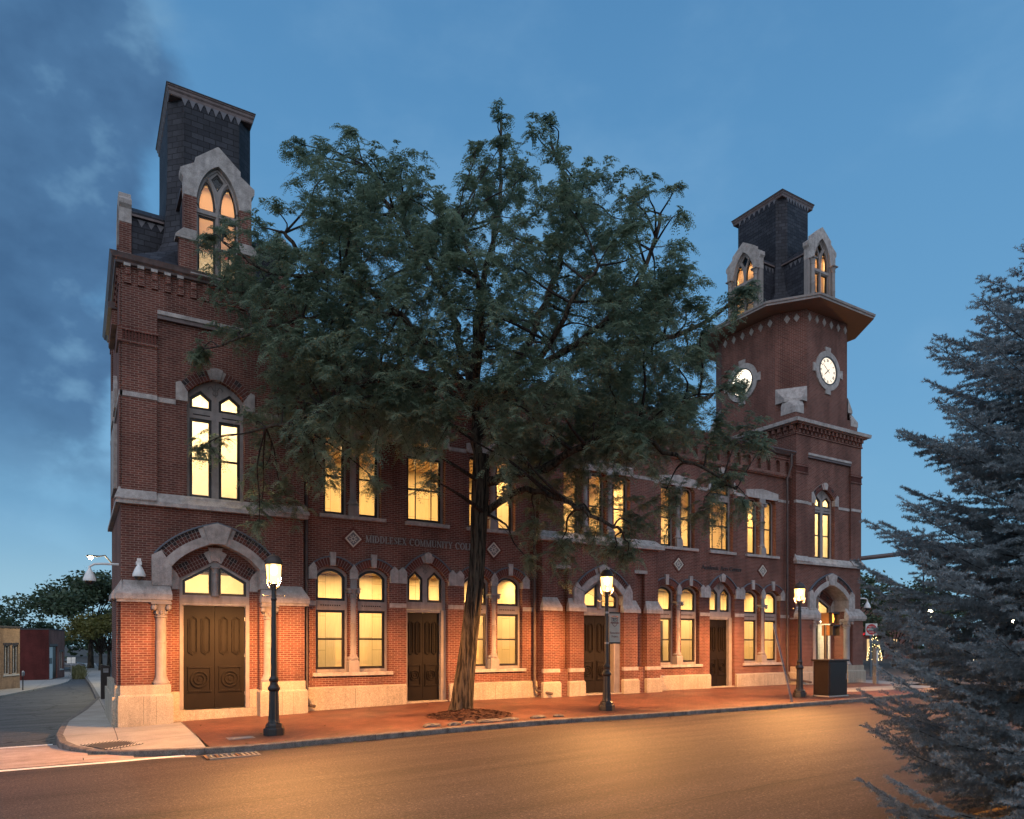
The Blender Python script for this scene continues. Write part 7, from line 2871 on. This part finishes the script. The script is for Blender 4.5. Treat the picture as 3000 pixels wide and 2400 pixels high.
low_building('tan_brick_building', (-9.3, 50.8), (-3.63, 63.6), 14, 4.25, 'tan_brick', 'tan_brick', 'low tan brick building with tall windows at the left edge', wins=((11.95, .9, 12.75, 3.0), (13.0, .9, 13.75, 3.0), (10.5, .9, 11.3, 3.0)))
t, G, z = low_building('red_painted_building', (-2.5, 86.3), (-1.25, 94.0), 16, 5.1, 'red_painted', 'old_brick', 'low dark red painted brick garage with a pale door', door=(.3, 4.0, 3.4), wins=((5.2, .9, 7.0, 2.8),))
mb = MB()
mb.box(G, .35, 2.1, .06, .12, z + .02, z + 3.35, 'pale_door')
for i in range(3):
    mb.box(G, .6 + i * .45, .85 + i * .45, .04, .059, z + 1.6, z + 2.2, 'black_iron')
mb.build('door', t)
mb = MB()
mb.box(G, 2.1, 3.95, .10, .16, z + .02, z + 3.35, 'sash')
mb.box(G, .2, 4.1, -.04, .0, z + 3.4, z + 3.65, 'bronze_grille')
mb.build('doorway', t)

# parking meter, small road sign
x, y = -3.2, 59.0
z = road_z(x, y) + .12
t = empty('parking_meter', (x, y, z))
tag(t, 'grey parking meter on a thin post by the tan building', 'parking meter')
mb = MB()
mb.tube([(x, y, z), (x, y, z + .98)], .035, 'dark_metal', 8)
mb.build('post', t)
mb = MB()
mb.lathe(x, y, [(.05, .95), (.10, 1.0), (.105, 1.18), (.085, 1.28), (.03, 1.33)], 'steel', 12, z)
mb.build('head', t, smooth=True)
x, y = -.55, 84.0
z = road_z(x, y)
t = empty('road_sign', (x, y, z))
tag(t, 'small pale parking sign on a post catching the light in the side street', 'road sign')
mb = MB()
mb.tube([(x, y, z), (x, y, z + 2.35)], .035, 'steel', 6)
mb.build('post', t)
mb = MB()
mb.wbox(x - .36, x - .02, y - .05, y - .035, z + 1.75, z + 2.35, 'sign_white')
mb.wbox(x + .02, x + .36, y - .05, y - .035, z + 1.75, z + 2.35, 'sign_white')
mb.build('plate', t)

# cobra-head street light reaching past the hall corner
x, y = 3.6, 62.0
z = road_z(x, y)
t = empty('cobra_street_light', (x, y, z))
tag(t, 'lit cobra-head street light on a long arm behind the hall corner', 'street light')
mb = MB()
mb.tube([(x, y, z), (x, y, z + 8.4)], [.11, .07], 'steel', 8)
mb.build('pole', t)
mb = MB()
hx, hz = .865, 8.89
mb.tube([(x, y, z + 8.0), (x - .7, y, z + 8.75), (x - 1.3, y, z + 9.25), (hx + .9, y, hz + .10), (hx + .5, y, hz)], .055, 'dark_metal', 8)
mb.build('arm', t)
mb = MB()
mb.hexa([(hx - .35, y - .12, hz - .05), (hx + .5, y - .12, hz - .05), (hx + .5, y + .12, hz - .05), (hx - .35, y + .12, hz - .05), (hx - .25, y - .08, hz + .08), (hx + .5, y - .06, hz + .06), (hx + .5, y + .06, hz + .06), (hx - .25, y + .08, hz + .08)], 'dark_metal')
mb.build('lamp_head', t)
mb = MB()
mb.lathe(hx - .02, y, [(.02, -.26), (.12, -.22), (.16, -.12), (.16, -.052)], 'led', 12, hz)
mb.build('lamp', t)
l = bpy.data.lights.new('CobraLight', 'POINT')
l.energy = 2000
l.color = (1.0, .80, .45)
l.shadow_soft_size = .15
lo = bpy.data.objects.new('CobraLight', l)
COL.objects.link(lo)
lo.location = (hx, y, hz - .6)


# cars
def car(x, y, z, ang, label, lights=False, group=None):
    t = empty('parked_car' if not lights else 'car', (x, y, z))
    tag(t, label, 'car', group)
    ca, sa = math.cos(ang), math.sin(ang)

    def T(u, v, w):
        return (x + u * ca - v * sa, y + u * sa + v * ca, z + w)
    prof = [(-2.2, .35), (-2.25, .62), (-2.1, .82), (-1.35, .92), (-.75, 1.36), (.45, 1.42), (1.25, .98), (2.05, .86), (2.22, .62), (2.2, .35)]
    mb = MB()
    n = len(prof)
    lay = []
    for v, s in ((-.86, .97), (-.80, 1.0), (.80, 1.0), (.86, .97)):
        lay.append([T(u * s, v * (1 if w < .95 else .84), w if s == 1 else w * .98) for u, w in prof])
    vs = [p for L_ in lay for p in L_]
    fs = [tuple(range(n)), tuple(range(4 * n - 1, 3 * n - 1, -1))]
    for k in range(3):
        for i in range(n):
            j = (i + 1) % n
            fs.append((k * n + i, (k + 1) * n + i, (k + 1) * n + j, k * n + j))
    mb.add(vs, fs, 'car_paint')
    mb.build('body', t, bevel=.03)
    gm = MB()
    for v in (-.735, .735):
        s = 1 if v > 0 else -1
        gm.add([T(-1.15, v + s * .045, .96), T(.98, v + s * .045, .98), T(.42, v + s * .01, 1.34), (T(-.70, v + s * .01, 1.30))], [(0, 1, 2, 3)], 'sash')
    gm.add([T(.56, -.62, 1.37), T(.56, .62, 1.37), T(1.22, .70, 1.02), T(1.22, -.70, 1.02)], [(0, 1, 2, 3)], 'sash')
    gm.build('window', t, fixn=False)
    for u in (-1.35, 1.38):
        for v in (-.80, .80):
            wm = MB()
            vs, fs = [], []
            for k in range(16):
                a = 2 * PI * k / 16
                for d in (-.1, .1):
                    vs.append(T(u + .32 * math.cos(a), v + d, .32 + .32 * math.sin(a)))
            fs = [tuple(range(0, 32, 2)), tuple(range(31, 0, -2))] + [(2 * k, 2 * k + 1, (2 * k + 3) % 32, (2 * k + 2) % 32) for k in range(16)]
            wm.add(vs, fs, 'tyre')
            w = wm.build('wheel', t)
            rm = MB()
            vs = []
            d = .105 if v > 0 else -.105
            for k in range(12):
                a = 2 * PI * k / 12
                vs.append(T(u + .19 * math.cos(a), v + d, .32 + .19 * math.sin(a)))
            rm.add(vs, [tuple(range(12))], 'steel')
            rm.build('rim', w, fixn=False)
    for v in (-.62, .62):
        hm = MB()
        hm.hexa([T(2.12, v - .16, .60), T(2.24, v - .16, .60), T(2.24, v + .16, .60), T(2.12, v + .16, .60), T(2.05, v - .16, .74), T(2.20, v - .16, .74), T(2.20, v + .16, .74), T(2.05, v + .16, .74)], 'headlight' if lights else 'steel')
        hm.build('headlight', t)
    return t


car(-1.2, 122, rz(-1, 122), R(0), 'silver car parked side-on under the trees at the street end')
car(81.5, 38.0, rz(60, 17) , math.atan2(-38, -81.5), 'car with two bright headlights approaching behind the spruce', lights=True)

# do-not-enter sign at the hall's right corner
x, y = 45.85, 28.3
t = empty('do_not_enter_sign', (x, y, .1))
tag(t, 'square red and white do not enter sign past the hall\'s right corner', 'road sign')
mb = MB()
mb.wbox(x - .07, x + .07, y + .03, y + .10, .1, 3.7, 'steel')
mb.build('post', t)
fx = Fr('front', y)
ang = math.radians(-31)


class Tilt:
    def __call__(self, u, d, zz):
        c_, s_ = math.cos(ang), math.sin(ang)
        return (x + u * c_ - d * s_, y + u * s_ + d * c_, zz)


TF = Tilt()
mb = MB()
mb.box(TF, -.40, .40, -.01, .01, 2.88, 3.68, 'sign_white')
zc = 3.28
circ = [(.36 * math.cos(2 * PI * k / 28), zc + .36 * math.sin(2 * PI * k / 28)) for k in range(28)]
mb.prism(TF, circ, -.016, -.008, 'sign_red')
mb.box(TF, -.28, .28, -.022, -.012, zc - .065, zc + .065, 'sign_white')
put_text(mb, TF, 'DO NOT', .15, 0, -.021, zc + .13, 'sign_white', width=.40, center=True, extrude=.002)
put_text(mb, TF, 'ENTER', .15, 0, -.021, zc - .24, 'sign_white', width=.38, center=True, extrude=.002)
mb.build('plate', t, fixn=False)
mb = MB()
mb.wbox(36.0 - .10, 36.0 + .10, 22.0 - .1, 22.0 + .1, walk_z(36, 22), walk_z(36, 22) + 1.9, 'steel')
mb.wbox(36.0 - .07, 36.0 + .07, 21.885, 21.899, walk_z(36, 22) + 1.25, walk_z(36, 22) + 1.75, 'sign_white')
tag(mb.build('push_button_post', bevel=.02), 'short grey push button post in front of the hall\'s right column', 'post')

# mast arm with a red signal
x, y = 49.2, 22.6
t = empty('signal_mast', (x, y, .1))
tag(t, 'dark brown mast arm with a traffic signal crossing behind the spruce', 'signal mast')
mb = MB()
mb.tube([(x, y, .1), (x, y, 9.2)], [.2, .14], 'cornice_metal', 10)
mb.build('pole', t)
mb = MB()
mb.tube([(x, y, 8.6), (45.6, 24.8, 8.15), (39.5, 28.5, 7.35)], [.17, .155, .13], 'cornice_metal', 10)
mb.build('arm', t)
mb = MB()
sx, sy = 45.6, 24.7
mb.wbox(sx - .2, sx + .2, sy - .15, sy + .15, 2.6, 3.8, 'black_iron')
mb.wbox(sx - .03, sx + .03, sy - .03, sy + .03, 3.8, 8.1, 'black_iron')
mb.build('signal_head', t)
mb = MB()
for k in range(1):
    mb.prism(Tilt.__call__ and Fr('front', sy - .16), [(sx + .15 * math.cos(2 * PI * i / 16), 3.5 + .15 * math.sin(2 * PI * i / 16)) for i in range(16)], -.01, .0, 'red_glow')
mb.build('red_lamp', t)

# small tree wound with string lights
x, y = 86.5, 53.0
z = .08
t = empty('lit_tree', (x, y, z))
tag(t, 'small clipped tree wound with white string lights beyond the corner', 'tree')
rng = np.random.default_rng(12)
mb = MB()
mb.tube([(x, y, z), (x, y, z + 3.0)], [.09, .03], 'bark_dark', 6)
mb.build('trunk', t)
n = 1500
h = rng.uniform(.3, 3.3, n)
rr = .85 * (1 - (h / 3.6) ** 1.5) * np.sqrt(rng.uniform(.2, 1, n))
a = rng.uniform(0, 2 * PI, n)
P = np.stack([x + rr * np.cos(a), y + rr * np.sin(a), z + h], 1)
d = rng.normal(0, 1, (n, 3))
d /= np.linalg.norm(d, axis=1, keepdims=True)
w = np.cross(d, rng.normal(0, 1, (n, 3)))
w /= np.linalg.norm(w, axis=1, keepdims=True)
V = np.stack([P, P + d * .09 + w * .05, P + d * .18, P + d * .09 - w * .05], 1).reshape(-1, 3)
mesh_np('crown', V, np.arange(len(V), dtype=np.int32).reshape(-1, 4), ['leaf_far'], t)
mb = MB()
for i in range(110):
    hh = 3.25 * (i + .5) / 110
    r_ = .88 * (1 - (hh / 3.6) ** 1.5)
    a_ = i * 2.4
    mb.lathe(x + r_ * math.cos(a_), y + r_ * math.sin(a_), [(.005, -.035), (.035, 0), (.005, .035)], 'bulb', 5, z + hh)
mb.build('string_lights', t, fixn=False)

# lantern lamps further along the cross street
def far_lamp(x, y, label):
    t = empty('street_lamp', (x, y, .1))
    tag(t, label, 'street lamp', 'lantern lamps beyond the corner')
    mb = MB()
    mb.lathe(x, y, [(.25, 0), (.2, .3), (.12, .4), (.11, 1.2), (.07, 1.5), (.055, 3.9), (.12, 4.0)], 'black_iron', 10, .1)
    mb.build('pole', t)
    mb = MB()
    mb.lathe(x, y, [(.14, 4.0), (.2, 4.45), (.16, 4.6), (.03, 4.7)], 'led', 12, .1)
    mb.build('globe', t)


far_lamp(53.5, 28.5, 'glowing lantern lamp half hidden behind the spruce branches')
far_lamp(72.0, 31.0, 'smaller glowing lantern lamp down the street behind the spruce')
l = bpy.data.lights.new('FarLampLight', 'POINT')
l.energy = 1600
l.color = LAMP_COL
l.shadow_soft_size = .2
lo = bpy.data.objects.new('FarLampLight', l)
COL.objects.link(lo)
lo.location = (53.5, 28.5, 4.9)

# a shop row closing the street at the right, with a red lit fascia
def shop(name, x0, x1, y0, y1, h, label, neon=False):
    t = empty(name, (x0, y0, .1))
    tag(t, label, 'building')
    F = Fr('front', y0)
    mb = MB()
    n = int((x1 - x0) / 3.2)
    hs = []
    for r in range(int(h / 3.6)):
        for i in range(n):
            u = x0 + (x1 - x0) * (i + .5) / n
            zz = .1 + r * 3.6
            hs.append([(u - .7, zz + (.9 if r else .2)), (u + .7, zz + (.9 if r else .2)), (u + .7, zz + 2.8), (u - .7, zz + 2.8)])
    mb.wall(F, [(x0, -.5), (x1, -.5), (x1, h), (x0, h)], hs, 0, .2, 'old_brick')
    mb.add([(x0, y0, -.5), (x0, y1, -.5), (x0, y1, h), (x0, y0, h)], [(0, 1, 2, 3)], 'old_brick')
    mb.add([(x0, y0, h), (x1, y0, h), (x1, y1, h), (x0, y1, h)], [(0, 1, 2, 3)], 'roof_dark')
    mb.build('wall', t, fixn=False)
    for k, q in enumerate(hs):
        fb = MB()
        fb.ring(F, q, inset(q, .07), .08, .16, 'render_pale')
        w = fb.build('window', t)
        g = MB()
        g.prism(F, inset(q, .05), .12, .13, 'shop_window' if k in (1, 3) else 'sash')
        g.build('pane', w)
    mb = MB()
    mb.box(F, x0 - .1, x1 + .1, -.25, .1, h - .3, h + .2, 'render_pale')
    mb.build('cornice', t)
    if neon:
        mb = MB()
        mb.box(F, x0 + .5, x1 - 9, -.3, -.05, 3.4, 3.9, 'red_glow')
        mb.build('lit_fascia', t)


shop('corner_shop', 92, 108, 60, 74, 8.0, 'brick shop building with a glowing red fascia behind the trees', neon=True)
shop('brick_shop', 112, 130, 38, 52, 10.8, 'tall brick shop building far down the street behind the spruce')

# fallen leaves and grit along the gutter and the tree pit
rng = np.random.default_rng(21)
n = 420
xs = rng.uniform(2.6, 36, n)
ky = np.interp(xs, [2.5, 3.5, 6, 10, 16, 22, 28, 32, 35], [17.72, 17.5, 17.36, 17.14, 16.92, 16.86, 17.0, 17.2, 17.6])
ys = np.where(rng.random(n) < .55, ky - rng.exponential(.16, n) - .02, ky + .2 + rng.exponential(1.3, n))
ys = np.minimum(ys, 22.6)
zz = np.array([road_z(a, b) + .012 if b < c else walk_z(a, b) + .024 for a, b, c in zip(xs, ys, ky)])
P = np.stack([xs, ys, zz], 1)
an = rng.uniform(0, 2 * PI, n)
s = rng.uniform(.02, .055, n)
u = np.stack([np.cos(an) * s, np.sin(an) * s, rng.uniform(-.008, .012, n)], 1)
v = np.stack([-np.sin(an) * s * .5, np.cos(an) * s * .5, rng.uniform(-.006, .012, n)], 1)
V = np.stack([P - u, P + v, P + u, P - v], 1).reshape(-1, 3)
o = mesh_np('fallen_leaves', V, np.arange(len(V), dtype=np.int32).reshape(-1, 4), ['weed'])
tag(o, 'small dry fallen leaves along the gutter and pavement', 'leaves', kind='stuff')

# the far woods that close the view at street level
def far_wood(name, label, spans, seed):
    rng = np.random.default_rng(seed)
    Ps = []
    for (xa, ya, xb, yb, h, n) in spans:
        u = rng.random(n)
        hh = h * (.62 + .38 * np.abs(np.sin(u * 23 + seed)) * np.abs(np.sin(u * 9.7)))
        Ps.append(np.stack([xa + (xb - xa) * u + rng.normal(0, 2, n), ya + (yb - ya) * u + rng.normal(0, 2, n), -1.4 + hh * np.sqrt(rng.random(n))], 1))
    P = np.concatenate(Ps)
    n = len(P)
    d = rng.normal(0, 1, (n, 3))
    d /= np.linalg.norm(d, axis=1, keepdims=True)
    w = np.cross(d, rng.normal(0, 1, (n, 3)))
    w /= np.linalg.norm(w, axis=1, keepdims=True)
    s = rng.uniform(.7, 1.6, n)[:, None]
    V = np.stack([P, P + d * s * .5 + w * s * .4, P + d * s, P + d * s * .5 - w * s * .4], 1).reshape(-1, 3)
    o = mesh_np(name, V, np.arange(len(V), dtype=np.int32).reshape(-1, 4), ['leaf_far'])
    tag(o, label, 'woods', kind='stuff')


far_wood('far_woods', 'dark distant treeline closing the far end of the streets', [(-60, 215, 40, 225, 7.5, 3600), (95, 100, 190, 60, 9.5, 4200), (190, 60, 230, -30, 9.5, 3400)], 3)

# weeds along the far verge of the side street
rng = np.random.default_rng(8)
n = 900
P = np.stack([rng.uniform(-.4, .7, n), rng.uniform(88, 112, n), np.zeros(n)], 1)
P[:, 2] = [road_z(p[0], p[1]) for p in P]
hh = rng.uniform(.3, 1.1, n)
dx = rng.normal(0, .25, (n, 2))
tip = P + np.stack([dx[:, 0], dx[:, 1], hh], 1)
w = np.array([.05, 0, 0])
V = np.stack([P - w, P + w, tip + w * .3, tip - w * .3], 1).reshape(-1, 3)
o = mesh_np('weeds', V, np.arange(len(V), dtype=np.int32).reshape(-1, 4), ['weed'])
tag(o, 'rough weeds along the verge under the spreading tree', 'weeds', kind='stuff')
